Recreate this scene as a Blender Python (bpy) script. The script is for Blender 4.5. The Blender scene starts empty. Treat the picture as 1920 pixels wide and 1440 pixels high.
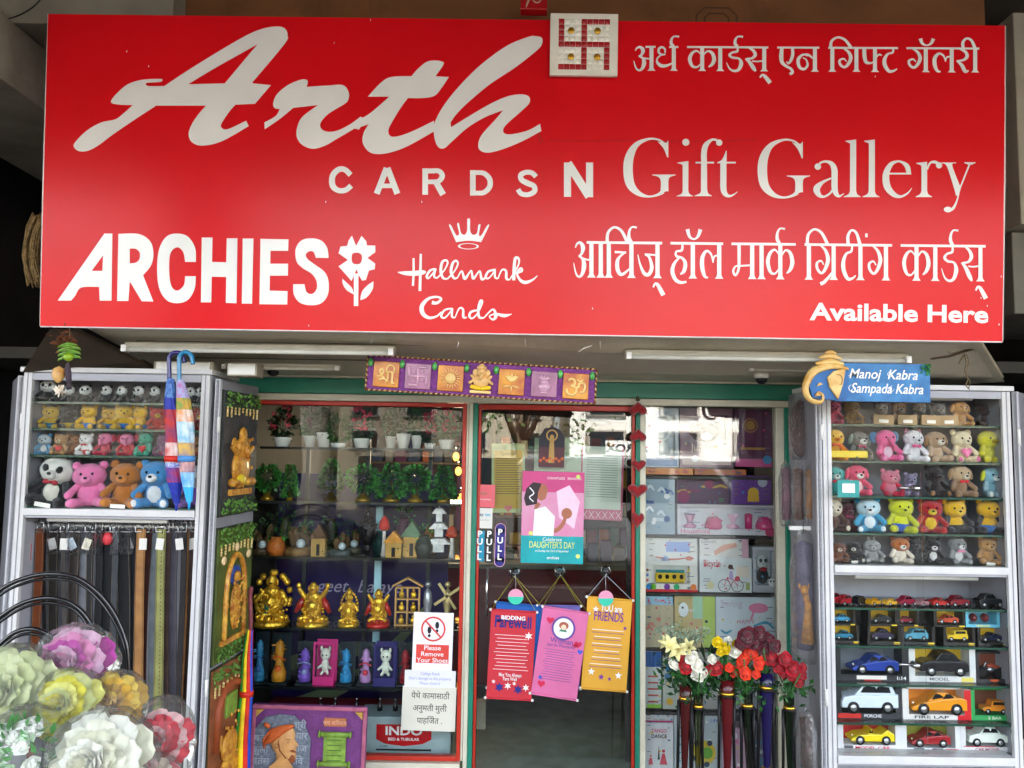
import bpy, math, random
from math import radians, sin, cos, pi, tan
from mathutils import Vector, Matrix

# ---------------------------------------------------------------- camera, sky, sun, exposure
SC = bpy.context.scene
COL = SC.collection
FPX = 1493.0
PITCH, ROLL = radians(4.8), radians(0.86)
RM = Matrix.Rotation(pi / 2 + PITCH, 3, 'X') @ Matrix.Rotation(ROLL, 3, 'Z')
CAM = Vector((0, 0, 1.6))
cam = bpy.data.cameras.new('camera')
cam.sensor_width = 36; cam.lens = FPX / 1920 * 36; cam.clip_start = .05; cam.clip_end = 400
co = bpy.data.objects.new('camera', cam); COL.objects.link(co)
co.matrix_world = Matrix.Translation(CAM) @ RM.to_4x4()
SC.camera = co

W = bpy.data.worlds.new('World'); SC.world = W; W.use_nodes = True
wn = W.node_tree.nodes; wl = W.node_tree.links
sky = wn.new('ShaderNodeTexSky'); sky.sky_type = 'NISHITA'; sky.sun_disc = False
SUN_EL, SUN_AZ = radians(56), radians(25)
sky.sun_elevation = SUN_EL; sky.sun_rotation = SUN_AZ; sky.dust_density = 3.0; sky.air_density = 1.0; sky.ozone_density = 1.0
hsv = wn.new('ShaderNodeHueSaturation'); hsv.inputs['Saturation'].default_value = .45
wl.new(sky.outputs[0], hsv.inputs['Color']); wl.new(hsv.outputs[0], wn['Background'].inputs[0]); wn['Background'].inputs[1].default_value = 0.15
sun = bpy.data.lights.new('sun', 'SUN'); sun.energy = 4.5; sun.angle = radians(.6); sun.color = (1, .95, .88)
so = bpy.data.objects.new('sun', sun); COL.objects.link(so)
sd = Vector((sin(SUN_AZ) * cos(SUN_EL), cos(SUN_AZ) * cos(SUN_EL), sin(SUN_EL)))
so.rotation_euler = sd.to_track_quat('Z', 'Y').to_euler()
SC.view_settings.view_transform = 'Standard'; SC.view_settings.look = 'None'
SC.view_settings.exposure = 3.9; SC.view_settings.gamma = 1
SC.cycles.use_denoising = True
SC.cycles.max_bounces = 8; SC.cycles.diffuse_bounces = 4; SC.cycles.glossy_bounces = 3
SC.cycles.transparent_max_bounces = 16; SC.cycles.transmission_bounces = 4
SC.cycles.sample_clamp_indirect = 6; SC.cycles.caustics_reflective = False; SC.cycles.caustics_refractive = False

# ---------------------------------------------------------------- helpers
def ray(px, py):
    return RM @ Vector(((px - 960) / FPX, -(py - 720) / FPX, -1))
def at(px, py, Y):
    d = ray(px, py); return CAM + d * (Y / d.y)
def k(Y):            # metres per photo pixel at that distance
    return Y / FPX
def lin(c):
    c /= 255.0
    return c / 12.92 if c <= .04045 else ((c + .055) / 1.055) ** 2.4
def rgb(h):
    if isinstance(h, str): return tuple(lin(int(h[i:i + 2], 16)) for i in (0, 2, 4)) + (1,)
    return tuple(h) + (1,)

_m = {}
def M(name, col, rough=.5, metal=0, var=.10, scale=9, bump=0, bscale=90, sheen=0, coat=0, spec=.35, emit=0, dirt=0, col2=None):
    key = (name, str(col), rough, metal, str(col2))
    if key in _m: return _m[key]
    m = bpy.data.materials.new(name); m.use_nodes = True
    nt = m.node_tree; n = nt.nodes; l = nt.links; p = n['Principled BSDF']
    c = rgb(col)
    tc = n.new('ShaderNodeTexCoord')
    nz = n.new('ShaderNodeTexNoise'); nz.inputs['Scale'].default_value = scale; nz.inputs['Detail'].default_value = 4
    l.new(tc.outputs['Object'], nz.inputs['Vector'])
    cr = n.new('ShaderNodeValToRGB'); cr.color_ramp.elements[0].position = .32; cr.color_ramp.elements[1].position = .68
    a = tuple(min(1, x * (1 - var)) for x in c[:3]) + (1,); b = tuple(min(1, x * (1 + var)) for x in c[:3]) + (1,)
    if col2: b = rgb(col2)
    cr.color_ramp.elements[0].color = a; cr.color_ramp.elements[1].color = b
    l.new(nz.outputs['Fac'], cr.inputs[0]); out = cr.outputs[0]
    if dirt:
        n2 = n.new('ShaderNodeTexNoise'); n2.inputs['Scale'].default_value = 3.1; n2.inputs['Detail'].default_value = 9; n2.inputs['Roughness'].default_value = .7
        l.new(tc.outputs['Object'], n2.inputs['Vector'])
        r2 = n.new('ShaderNodeValToRGB'); r2.color_ramp.elements[0].position = .5; r2.color_ramp.elements[1].position = .72
        l.new(n2.outputs['Fac'], r2.inputs[0])
        mx = n.new('ShaderNodeMixRGB'); mx.blend_type = 'MULTIPLY'; mx.inputs[2].default_value = (1 - dirt, 1 - dirt * 1.05, 1 - dirt * 1.2, 1)
        l.new(r2.outputs[0], mx.inputs[0]); l.new(out, mx.inputs[1]); out = mx.outputs[0]
    l.new(out, p.inputs['Base Color'])
    p.inputs['Roughness'].default_value = rough; p.inputs['Metallic'].default_value = metal
    p.inputs['Specular IOR Level'].default_value = spec
    if sheen: p.inputs['Sheen Weight'].default_value = sheen; p.inputs['Sheen Roughness'].default_value = .5
    if coat: p.inputs['Coat Weight'].default_value = coat; p.inputs['Coat Roughness'].default_value = .08
    if emit: l.new(out, p.inputs['Emission Color']); p.inputs['Emission Strength'].default_value = emit
    if bump:
        nb = n.new('ShaderNodeTexNoise'); nb.inputs['Scale'].default_value = bscale; nb.inputs['Detail'].default_value = 3
        l.new(tc.outputs['Object'], nb.inputs['Vector'])
        bp = n.new('ShaderNodeBump'); bp.inputs['Strength'].default_value = bump; bp.inputs['Distance'].default_value = .01
        l.new(nb.outputs['Fac'], bp.inputs['Height']); l.new(bp.outputs[0], p.inputs['Normal'])
    _m[key] = m
    return m

def glassmat(name, tint=(.93, .97, .95), rough=.0, bump=0, bscale=20, ior=1.45, gain=1.0, haze=0):
    if name in _m: return _m[name]
    m = bpy.data.materials.new(name); m.use_nodes = True; nt = m.node_tree; n = nt.nodes; l = nt.links
    n.remove(n['Principled BSDF'])
    t = n.new('ShaderNodeBsdfTransparent'); t.inputs[0].default_value = tint + (1,)
    g = n.new('ShaderNodeBsdfGlossy'); g.inputs['Roughness'].default_value = rough
    f = n.new('ShaderNodeFresnel'); f.inputs[0].default_value = ior
    mx = n.new('ShaderNodeMixShader'); l.new(f.outputs[0], mx.inputs[0]); l.new(t.outputs[0], mx.inputs[1]); l.new(g.outputs[0], mx.inputs[2])
    if bump:
        tc = n.new('ShaderNodeTexCoord'); nb = n.new('ShaderNodeTexNoise'); nb.inputs['Scale'].default_value = bscale
        nb.inputs['Detail'].default_value = 4; nb.inputs['Distortion'].default_value = 1.5
        l.new(tc.outputs['Object'], nb.inputs[0]); bp = n.new('ShaderNodeBump'); bp.inputs['Strength'].default_value = bump; bp.inputs['Distance'].default_value = .02
        l.new(nb.outputs['Fac'], bp.inputs['Height']); l.new(bp.outputs[0], g.inputs['Normal']); l.new(bp.outputs[0], f.inputs['Normal'])
    if gain != 1:
        ml = n.new('ShaderNodeMath'); ml.operation = 'MULTIPLY'; ml.inputs[1].default_value = gain; l.new(f.outputs[0], ml.inputs[0]); l.new(ml.outputs[0], mx.inputs[0])
    out = mx.outputs[0]
    if haze:
        df = n.new('ShaderNodeBsdfDiffuse'); df.inputs[0].default_value = (.8, .8, .78, 1); m2 = n.new('ShaderNodeMixShader'); m2.inputs[0].default_value = haze
        l.new(out, m2.inputs[1]); l.new(df.outputs[0], m2.inputs[2]); out = m2.outputs[0]
    l.new(out, n['Material Output'].inputs[0]); _m[name] = m
    return m

m_case = None
_tx = {}
def text_geo(body, off):
    kk = (body, off)
    if kk not in _tx:
        c = bpy.data.curves.new('t', 'FONT'); c.body = body; c.size = 1; c.offset = off; c.resolution_u = 3
        o = bpy.data.objects.new('t', c); COL.objects.link(o)
        me = bpy.data.meshes.new_from_object(o)
        vs = [v.co.copy() for v in me.vertices]; fs = [tuple(p.vertices) for p in me.polygons]
        bpy.data.objects.remove(o); bpy.data.curves.remove(c); bpy.data.meshes.remove(me)
        _tx[kk] = (vs, fs)
    return _tx[kk]

def smoothpath(pts, n=4):
    """Catmull-Rom through tuples of any length."""
    P = [tuple(p) for p in pts]
    if len(P) < 3: return P
    Q = [P[0]] + P + [P[-1]]; out = []
    for i in range(1, len(Q) - 2):
        for j in range(n):
            t = j / n; r = []
            for a, b, c, d in zip(Q[i - 1], Q[i], Q[i + 1], Q[i + 2]):
                r.append(.5 * ((2 * b) + (-a + c) * t + (2 * a - 5 * b + 4 * c - d) * t * t + (-a + 3 * b - 3 * c + d) * t ** 3))
            out.append(tuple(r))
    out.append(P[-1])
    return out

class G:
    """Collects geometry for ONE mesh object."""
    def __init__(s, m=None):
        s.v = []; s.f = []; s.fi = []; s.sm = []; s.mats = []; s.i = 0; s.T = None; s.lv = 0
        if m: s.use(m)
    def use(s, m):
        if m not in s.mats: s.mats.append(m)
        s.i = s.mats.index(m); return s
    def add(s, vs, fs, sm=False):
        b = len(s.v)
        for v in vs:
            v = Vector(v); s.v.append(s.T @ v if s.T else v)
        for f in fs: s.f.append(tuple(b + i for i in f)); s.fi.append(s.i); s.sm.append(sm)
        return s
    def box(s, c, d, rot=None):
        x, y, z = c; a, b, e = (q / 2 for q in d)
        vs = [Vector((i * a, j * b, q * e)) for i in (-1, 1) for j in (-1, 1) for q in (-1, 1)]
        if rot: R = Matrix.Rotation(rot[1], 3, rot[0]); vs = [R @ v for v in vs]
        vs = [v + Vector(c) for v in vs]
        return s.add(vs, [(0, 1, 3, 2), (4, 6, 7, 5), (0, 4, 5, 1), (2, 3, 7, 6), (0, 2, 6, 4), (1, 5, 7, 3)])
    def ell(s, c, r, seg=12, ring=8, R=None, jit=0, rnd=None):
        if not hasattr(r, '__len__'): r = (r, r, r)
        vs = []
        for i in range(ring + 1):
            a = pi * i / ring
            for j in range(seg):
                b = 2 * pi * j / seg; q = 1 + (rnd.uniform(-jit, jit) if rnd and 0 < i < ring else 0)
                v = Vector((r[0] * sin(a) * cos(b) * q, r[1] * sin(a) * sin(b) * q, r[2] * cos(a) * q))
                if R: v = R @ v
                vs.append(v + Vector(c))
        fs = [(i * seg + j, (i + 1) * seg + j, (i + 1) * seg + (j + 1) % seg, i * seg + (j + 1) % seg) for i in range(ring) for j in range(seg)]
        return s.add(vs, fs, True)
    def tube(s, pts, r, seg=8, cap=True, sq=1.0):
        P = [Vector(p[:3]) for p in pts]; n = len(P)
        rr = list(r) if hasattr(r, '__len__') else [r] * n
        vs = []; up = None
        for i in range(n):
            t = (P[min(i + 1, n - 1)] - P[max(i - 1, 0)]).normalized()
            if up is None: up = t.orthogonal().normalized()
            up = (up - t * up.dot(t)); up = up.normalized() if up.length > 1e-6 else t.orthogonal().normalized()
            sd_ = t.cross(up)
            for j in range(seg):
                a = 2 * pi * j / seg; vs.append(P[i] + up * cos(a) * rr[i] + sd_ * sin(a) * rr[i] * sq)
        fs = [(i * seg + j, i * seg + (j + 1) % seg, (i + 1) * seg + (j + 1) % seg, (i + 1) * seg + j) for i in range(n - 1) for j in range(seg)]
        if cap: fs += [tuple(range(seg))[::-1], tuple((n - 1) * seg + j for j in range(seg))]
        return s.add(vs, fs, True)
    def lathe(s, prof, c=(0, 0, 0), seg=16, axis='Z', wob=None):
        vs = []
        for r, z in prof:
            for j in range(seg):
                a = 2 * pi * j / seg; q = r * (wob(a, z) if wob else 1)
                v = (q * cos(a), q * sin(a), z)
                if axis == 'Y': v = (q * cos(a), z, q * sin(a))
                if axis == 'X': v = (z, q * cos(a), q * sin(a))
                vs.append(Vector(v) + Vector(c))
        n = len(prof)
        fs = [(i * seg + j, i * seg + (j + 1) % seg, (i + 1) * seg + (j + 1) % seg, (i + 1) * seg + j) for i in range(n - 1) for j in range(seg)]
        if prof[0][0] > 1e-5: fs.append(tuple(range(seg))[::-1])
        if prof[-1][0] > 1e-5: fs.append(tuple((n - 1) * seg + j for j in range(seg)))
        return s.add(vs, fs, True)
    def prism(s, pts, y0, y1, sm=False):
        """outline in x,z pushed from y0 (front) to y1."""
        n = len(pts)
        vs = [(x, y0, z) for x, z in pts] + [(x, y1, z) for x, z in pts]
        fs = [tuple(range(n)), tuple(range(2 * n - 1, n - 1, -1))] + [(i, i + n, (i + 1) % n + n, (i + 1) % n) for i in range(n)]
        return s.add(vs, fs, sm)
    # flat print, in the plane of the panel: u right, v up, h proud of it (towards -y)
    def poly(s, pts, h=.001):
        return s.add([(x, -h, z) for x, z in pts], [tuple(range(len(pts)))])
    def rect(s, u0, v0, u1, v1, h=.001):
        return s.poly([(u0, v0), (u1, v0), (u1, v1), (u0, v1)], h)
    def disc(s, u, v, r, h=.001, n=14, ry=None):
        return s.poly([(u + r * cos(2 * pi * i / n), v + (ry or r) * sin(2 * pi * i / n)) for i in range(n)], h)
    def ring(s, u, v, r, w, h=.001, n=20, ry=None):
        q = (ry or r) / r; vs = []
        for rr in (r - w / 2, r + w / 2): vs += [(u + rr * cos(2 * pi * i / n), -h, v + q * rr * sin(2 * pi * i / n)) for i in range(n)]
        return s.add(vs, [(i, (i + 1) % n, (i + 1) % n + n, i + n) for i in range(n)])
    def star(s, u, v, r, h=.001, n=5, q=.45):
        return s.poly([(u + (r if i % 2 == 0 else r * q) * sin(pi * i / n), v + (r if i % 2 == 0 else r * q) * cos(pi * i / n)) for i in range(2 * n)], h)
    def heart(s, u, v, r, h=.001):
        return s.poly([(u + r * .0625 * 16 * sin(t) ** 3, v + r * .0625 * (13 * cos(t) - 5 * cos(2 * t) - 2 * cos(3 * t) - cos(4 * t))) for t in [2 * pi * i / 22 for i in range(22)]], h)
    def stroke(s, pts, h=.001, sm=True, n=4, dz=.00025):
        """brush stroke: (u, v, width). Every stroke lies a hair above the last one, rising along itself, so none share a plane."""
        Q = smoothpath(pts, n) if sm else [tuple(p) for p in pts]
        s.lv = (s.lv + 1) % 7; h0 = h + s.lv * dz
        vs = []; L = len(Q)
        for i, (u, v, w) in enumerate(Q):
            a = Q[max(i - 1, 0)]; b = Q[min(i + 1, L - 1)]
            tx, ty = b[0] - a[0], b[1] - a[1]; d = math.hypot(tx, ty) or 1; nx, ny = -ty / d * w / 2, tx / d * w / 2
            hh = h0 + dz * .8 * i / L
            vs += [(u + nx, -hh, v + ny), (u - nx, -hh, v - ny)]
        s.add(vs, [(2 * i, 2 * i + 1, 2 * i + 3, 2 * i + 2) for i in range(L - 1)])
        return s
    def text(s, body, u, v, size, h=.001, off=.0, sx=1, al='C', rot=0, fit=None, sh=0):
        vs, fs = text_geo(body, off)
        if not vs: return s
        x0 = min(q.x for q in vs); x1 = max(q.x for q in vs)
        if fit: sx = fit / ((x1 - x0) * size)
        d = -(x0 + x1) / 2 if al == 'C' else (-x0 if al == 'L' else -x1)
        c, sn = cos(rot), sin(rot); out = []
        for q in vs:
            x = (q.x + d + q.y * sh) * size * sx; y = q.y * size
            out.append((u + x * c - y * sn, -h, v + x * sn + y * c))
        return s.add(out, fs)
    def leaf(s, c, d, L, w, roll=0., fold=.15):
        d = Vector(d).normalized(); sd_ = d.orthogonal().normalized(); sd_.rotate(Matrix.Rotation(roll, 3, d)); nn = d.cross(sd_)
        c = Vector(c)
        return s.add([c, c + d * L * .5 + sd_ * w / 2 + nn * w * fold, c + d * L, c + d * L * .5 - sd_ * w / 2 + nn * w * fold, c + d * L * .5], [(0, 1, 4), (1, 2, 4), (2, 3, 4), (3, 0, 4)], True)
    def obj(s, name, parent=None, loc=None, bevel=0, sub=0, disp=0, **tags):
        me = bpy.data.meshes.new(name); me.from_pydata([tuple(v) for v in s.v], [], s.f)
        for m in s.mats: me.materials.append(m)
        me.polygons.foreach_set('material_index', s.fi); me.polygons.foreach_set('use_smooth', s.sm)
        me.update()
        o = bpy.data.objects.new(name, me); COL.objects.link(o)
        if parent: o.parent = parent
        if loc is not None: o.location = loc
        if bevel:
            b = o.modifiers.new('bevel', 'BEVEL'); b.width = bevel; b.segments = 2; b.limit_method = 'ANGLE'
        for a, b in tags.items(): o[a] = b
        return o

def E(name, label, cat, loc=(0, 0, 0), group=None, rz=0, ry=0, rx=0):
    o = bpy.data.objects.new(name, None); COL.objects.link(o); o.empty_display_size = .05
    o.location = loc; o.rotation_euler = (rx, ry, rz); o['label'] = label; o['category'] = cat
    if group: o['group'] = group
    return o
def T(o, label, cat, group=None):
    o['label'] = label; o['category'] = cat
    if group: o['group'] = group
    return o
def S(o): o['kind'] = 'structure'; return o
def dup(root, loc, label=None, rz=None, ry=None, scale=None, group=None):
    kids = {}
    for c in bpy.data.objects: 
        if c.parent: kids.setdefault(c.parent.name, []).append(c)
    def cp(o, par):
        c = o.copy(); COL.objects.link(c)
        if par: c.parent = par
        for q in kids.get(o.name, []): cp(q, c)
        return c
    r = cp(root, None); r.location = loc
    if label: r['label'] = label
    if rz is not None: r.rotation_euler.z = rz
    if ry is not None: r.rotation_euler.y = ry
    if scale is not None: r.scale = (scale,) * 3
    if group: r['group'] = group
    return r
RND = random.Random(7)

# ---------------------------------------------------------------- materials shared
m_white = M('white_paint', 'CDCBCA', .35, var=.04, dirt=.12)
m_grey = M('grey_laminate', '8B8A90', .4, var=.05, dirt=.15)
m_lgrey = M('pale_grey_laminate', 'A5A5AC', .38, var=.04, dirt=.12)
m_beige = M('beige_panel', 'A39A86', .45, var=.08, scale=3, dirt=.25)
m_brown = M('brown_board', '7E5230', .7, var=.12, scale=4, dirt=.3)
m_conc = M('concrete', '7A756A', .85, var=.15, scale=5, bump=.3, dirt=.35)
m_dark = M('dark_wall', '2A2628', .8, var=.25, scale=3, dirt=.3)
m_green = M('teal_green_paint', '1F7A62', .4, var=.08, dirt=.2)
m_red = M('red_trim_paint', 'B8301F', .4, var=.08, dirt=.2)
m_cream = M('cream_paint', 'CFC9B4', .45, var=.06, dirt=.25)
m_glass = glassmat('window_glass', (.97, .985, .975), ior=1.28)
m_case = glassmat('cabinet_glass', (.98, .99, .985), ior=1.18)
m_dglass = glassmat('door_glass', (.96, .98, .97), ior=1.55)
m_shelf = glassmat('shelf_glass', (.86, .95, .90), rough=.02)
m_black = M('black_plastic', '121214', .35)
m_wprint = M('white_print', 'F2F0EE', .25, var=.02, coat=.3)
m_steel = M('steel', 'C0C0C0', .25, 1)
m_plasticw = M('white_plastic', 'E8E6E0', .4, var=.03)
# ================================================================ SETTING: street behind the camera, arcade, walls
YD, YC, YS = 4.1, 3.5, 3.1
FL = -0.10                                   # shop plinth height
def xw(px, Y): return at(px, 760, Y).x
def zw(py, Y, px=960): return at(px, py, Y).z

g = G(M('pavement_tiles', '524E47', .8, var=.15, scale=3, bump=.2, dirt=.3))
g.box((0, 1.2, -.40), (60, 9.0, .1)); S(g.obj('pavement'))
g = G(M('asphalt', '3C3A38', .9, var=.15, scale=4, bump=.4))
g.box((0, -16, -.60), (200, 25, .2)); S(g.obj('road'))
g = G(m_conc); g.box((0, -3.42, -.425), (60, .2, .17)); S(g.obj('kerb'))
g = G(M('earth', '7C7262', .9)); g.box((0, 20, -.9), (400, 400, .3)); S(g.obj('ground'))
g = G(M('plinth_stone', '7A8C80', .5, var=.2)); g.box((0, 5.9, FL - .15), (7.6, 4.6, .3)); S(g.obj('shop_plinth'))
# arcade ceiling and its front beam (above and behind the camera's view)
g = G(M('arcade_ceiling', '3E382E', .8, var=.15, scale=2, dirt=.3)); g.box((0, 3.0, 3.72), (14, 6.4, .16)); S(g.obj('ceiling'))
g = G(m_conc); g.box((0, -.2, 3.40), (14, .35, .48)); T(g.obj('shading_beam'), 'unseen concrete beam at the arcade edge, lowered to shade the sign', 'beam')  # out of view; its height is set to darken the sign top
g = G(m_conc); g.box((0, 4.6, 6.9), (24, 9.9, 6.1)); T(g.obj('shading_storeys'), 'unseen concrete upper storeys added over the arcade to block the sun', 'building')  # unseen mass added so the near street falls in shadow
# side walls and beams that show past the sign
g = G(m_dark); g.box((-3.15, 5.4, 1.7), (.2, 4.6, 3.5)); S(g.obj('wall_left'))
g = G(M('dim_plaster', '8A8478', .85, var=.2, scale=3, dirt=.3)); g.box((-2.31, 5.2, 3.16), (.56, 4.6, .26), ); S(g.obj('wall_beam_left', bevel=.004))
g = G(M('dim_plaster', '8A8478', .85)); g.box((-2.6, 5.3, 3.45), (2.4, 4.4, .3)); S(g.obj('ceiling_slab_left'))
zc = 3.29
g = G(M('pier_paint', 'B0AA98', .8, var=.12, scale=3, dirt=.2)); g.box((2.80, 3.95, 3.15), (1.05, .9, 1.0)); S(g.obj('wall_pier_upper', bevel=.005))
g = G(M('pier_paint_shaded', '7A766C', .85, var=.15, scale=3, dirt=.3)); g.box((2.82, 4.0, 2.45), (1.05, .8, .38)); S(g.obj('wall_pier_middle', bevel=.005))  # same pier, its shade put into a darker paint colour
g = G(m_dark); g.box((3.15, 5.4, 1.7), (.2, 4.6, 3.5)); S(g.obj('wall_right'))
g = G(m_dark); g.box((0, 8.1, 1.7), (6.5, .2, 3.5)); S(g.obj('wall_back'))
g = G(m_conc); g.box((-2.55, -.35, 1.52), (.45, .45, 3.74)); T(g.obj('shading_column', bevel=.01), 'unseen square concrete column added to shade one end of the sign', 'column')  # unseen, added to shade the left part of the sign
# far side of the street: it lights the arcade and shows in the shop glass
def far_building(x0, x1, y, h, col, label, n, m, seed):
    r = random.Random(seed)
    b = E('street_building', label, 'building', ((x0 + x1) / 2, y, -.5)); w = x1 - x0
    gm = M('facade_' + col, col, .85, var=.08, dirt=.2)
    g = G(gm); g.box((0, -3, h / 2), (w, 6, h)); g.obj('wall', b)
    gw = M('dark_pane', '20262B', .15); gf = M('facade_trim', 'A8A298', .6)
    for i in range(n):
        for j in range(m):
            cx = -w / 2 + w * (i + .5) / n; cz = 1.9 + (h - 2.2) * (j + .5) / m
            a = G(gf); a.box((cx, .04, cz), (w / n * .55, .08, (h - 2.2) / m * .6)); fo = a.obj('window', b)
            a = G(gw); a.box((cx, .09, cz), (w / n * .45, .03, (h - 2.2) / m * .5)); a.obj('pane', fo)
    a = G(gw); a.box((0, .05, 1.0), (w * .8, .1, 1.7)); a.obj('shopfront', b)
    a = G(gf); a.box((0, .2, h + .1), (w + .3, .5, .2)); a.obj('cornice', b)
far_building(-19, -6.5, -19, 5.0, '8E897E', 'grey rendered building across the street', 5, 2, 1)
far_building(-6, 1.5, -19.5, 4.4, '9E9684', 'cream two storey building across the street', 4, 2, 2)
far_building(2, 9.5, -19, 4.6, 'E6E4DC', 'bright white building across the street', 3, 2, 3)
far_building(10, 22, -20, 5.6, '8A8072', 'tall tan building across the street', 5, 3, 4)
def tree(x, y, h, seed, label):
    r = random.Random(seed); t = E('street_tree', label, 'tree', (x, y, -.5), 'street trees')
    g = G(M('bark', '5B4C3C', .9, bump=.5)); g.tube([(0, 0, -.1), (.05, 0, h * .3), (-.05, .1, h * .55)], [.16, .12, .08]); 
    for i in range(5):
        a = i * 1.3; g.tube([(0, 0, h * .4), (cos(a) * .5, sin(a) * .5, h * .6), (cos(a) * 1.1, sin(a) * 1.0, h * .75)], [.07, .05, .02], 6)
    g.obj('trunk', t)
    g = G(M('tree_leaves', '3E5A24', .6, var=.3, scale=2))
    for c in range(26):
        cc = Vector((r.gauss(0, .8), r.gauss(0, .7), h * .72 + r.gauss(0, .55)))
        for i in range(55):
            g.leaf(cc + Vector((r.gauss(0, .25), r.gauss(0, .25), r.gauss(0, .22))), (r.uniform(-1, 1), r.uniform(-1, 1), r.uniform(-.8, .6)), .13, .07, r.uniform(0, 6))
    g.obj('crown', t)
xb = E('copy_shop_sign', 'white street sign board with black XEROX lettering across the road', 'sign', (3.95, -18.85, 1.75), rz=pi)
g = G(M('sign_white', 'ECECE8', .4)); g.box((0, .03, 0), (1.5, .05, .5)); g.obj('board', xb)
g = G(M('print_black', '15151A', .5)); g.text('XEROX', 0, -.12, .36, .002, .03, 1.2); g.obj('lettering', xb)
tree(.2, -8.5, 5.2, 5, 'leafy street tree on the kerb opposite the shop door')
tree(-5.5, -9, 6, 6, 'taller leafy street tree beside the grey building')
def van():
    v = E('parked_van', 'white panel van parked along the road', 'van', (2.35, -5.6, -.5))
    pw = M('van_white', 'F0F1F2', .25, coat=.5)
    g = G(pw); pts = [(-2.2, .35), (2.1, .35), (2.25, .6), (2.2, 1.05), (1.55, 1.25), (.95, 1.95), (.7, 2.02), (-2.1, 2.02), (-2.22, 1.9)]
    g.prism(pts, -.85, .85); g.obj('body', v, bevel=.05)
    gl = M('van_glass', '1A1F24', .08); g = G(gl); g.prism([(.35, 1.3), (1.4, 1.3), (.92, 1.85), (.35, 1.85)], .851, .87); g.obj('window', v)
    g = G(gl); g.prism([(-.9, 1.3), (.2, 1.3), (.2, 1.85), (-.9, 1.85)], .851, .87); g.obj('window', v)
    for x in (-1.45, 1.45):
        for y in (-.8, .8):
            g = G(m_black); g.lathe([(0, -.1), (.33, -.1), (.35, -.05), (.35, .05), (.33, .1), (0, .1)], (x, y, .33), 20, 'Y'); w = g.obj('wheel', v)
            g = G(m_steel); g.lathe([(0, -.115), (.19, -.11), (.19, .11), (0, .115)], (x, y, .33), 14, 'Y'); g.obj('rim', w)
van()

# ================================================================ SHOP SIGN
so_ = at(960, 626, YS)
TILT = radians(4.0)
sgn = E('shop_sign', 'long glossy red shop sign with white English and Hindi lettering above the shop', 'sign', so_, rx=TILT)
_n = Vector((0, -cos(TILT), -sin(TILT))); _v = Vector((0, -sin(TILT), cos(TILT)))
def sg(px, py):
    d = ray(px, py); t = _n.dot(so_ - CAM) / _n.dot(d); q = CAM + d * t - so_
    return (q.x, q.dot(_v))
KS = 3.1 / FPX
c4 = [sg(75, 611), sg(1880, 640), sg(1885, 48), sg(90, 26)]
m_sign = M('red_flex_film', (.74, .006, .012), .24, var=.06, scale=1.2, spec=.2, coat=.04, bump=.05, bscale=2.5)
[n for n in m_sign.node_tree.nodes if n.type == 'BSDF_PRINCIPLED'][0].inputs['Coat Roughness'].default_value = .16
g = G(m_sign); g.prism(c4, 0, .055); g.obj('board', sgn)
g = G(m_wprint)
E4 = [c4[0], c4[1], c4[2], c4[3]]
for a, b in ((0, 3), (1, 2)):
    (u0, v0), (u1, v1) = E4[a], E4[b]
    g.tube([(u0, .004, v0), ((u0 + u1) / 2 + (.003 if a else -.003), .004, (v0 + v1) / 2), (u1, .004, v1)], .0045, 5)
g.tube([(c4[0][0], .004, c4[0][1] - .002), (c4[1][0], .004, c4[1][1] - .002)], .0035, 5)
g.obj('edge_trim', sgn)

def closed(pts, n=5):
    """closed outline, Catmull-Rom except at corners (third value true)."""
    N = len(pts); out = []
    for i in range(N):
        p1, p2 = pts[i], pts[(i + 1) % N]
        if len(p1) > 2 and len(p2) > 2: out.append(p1[:2]); continue
        p0 = pts[i - 1] if len(p1) == 2 else p1; p3 = pts[(i + 2) % N] if len(p2) == 2 else p2
        for j in range(n):
            t = j / n
            out.append(tuple(.5 * (2 * b + (c - a) * t + (2 * a - 5 * b + 4 * c - d) * t * t + (3 * b - a - 3 * c + d) * t ** 3) for a, b, c, d in zip(p0[:2], p1[:2], p2[:2], p3[:2])))
    return out
def fill(g, loops, h=.002):
    c = bpy.data.curves.new('f', 'CURVE'); c.dimensions = '2D'; c.fill_mode = 'BOTH'
    for L in loops:
        s = c.splines.new('POLY'); s.points.add(len(L) - 1); s.use_cyclic_u = True
        for p, q in zip(s.points, L): p.co = (q[0], q[1], 0, 1)
    o = bpy.data.objects.new('f', c); COL.objects.link(o); me = bpy.data.meshes.new_from_object(o)
    g.add([(v.co.x, -h, v.co.y) for v in me.vertices], [tuple(p.vertices) for p in me.polygons])
    bpy.data.objects.remove(o); bpy.data.curves.remove(c); bpy.data.meshes.remove(me)
def mp(pts, ox, oy, s):
    out = []
    for p in pts:
        u, v = sg(ox + p[0] / s, oy + p[1] / s)
        out.append((u, v) + ((p[2] / s * KS,) if len(p) > 2 else ()))
    return out
def mpc(pts, ox, oy, s): return [sg(ox + p[0] / s, oy + p[1] / s) + ((1,) if len(p) > 2 else ()) for p in pts]
def F_(g, loops, ox, oy, s, h=.002): fill(g, [closed(mpc(L, ox, oy, s)) for L in loops], h)
def ST(g, ss, ox, oy, s, sm=True):
    for q in ss: g.stroke(mp(q, ox, oy, s), .002, sm, 6)
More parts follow.
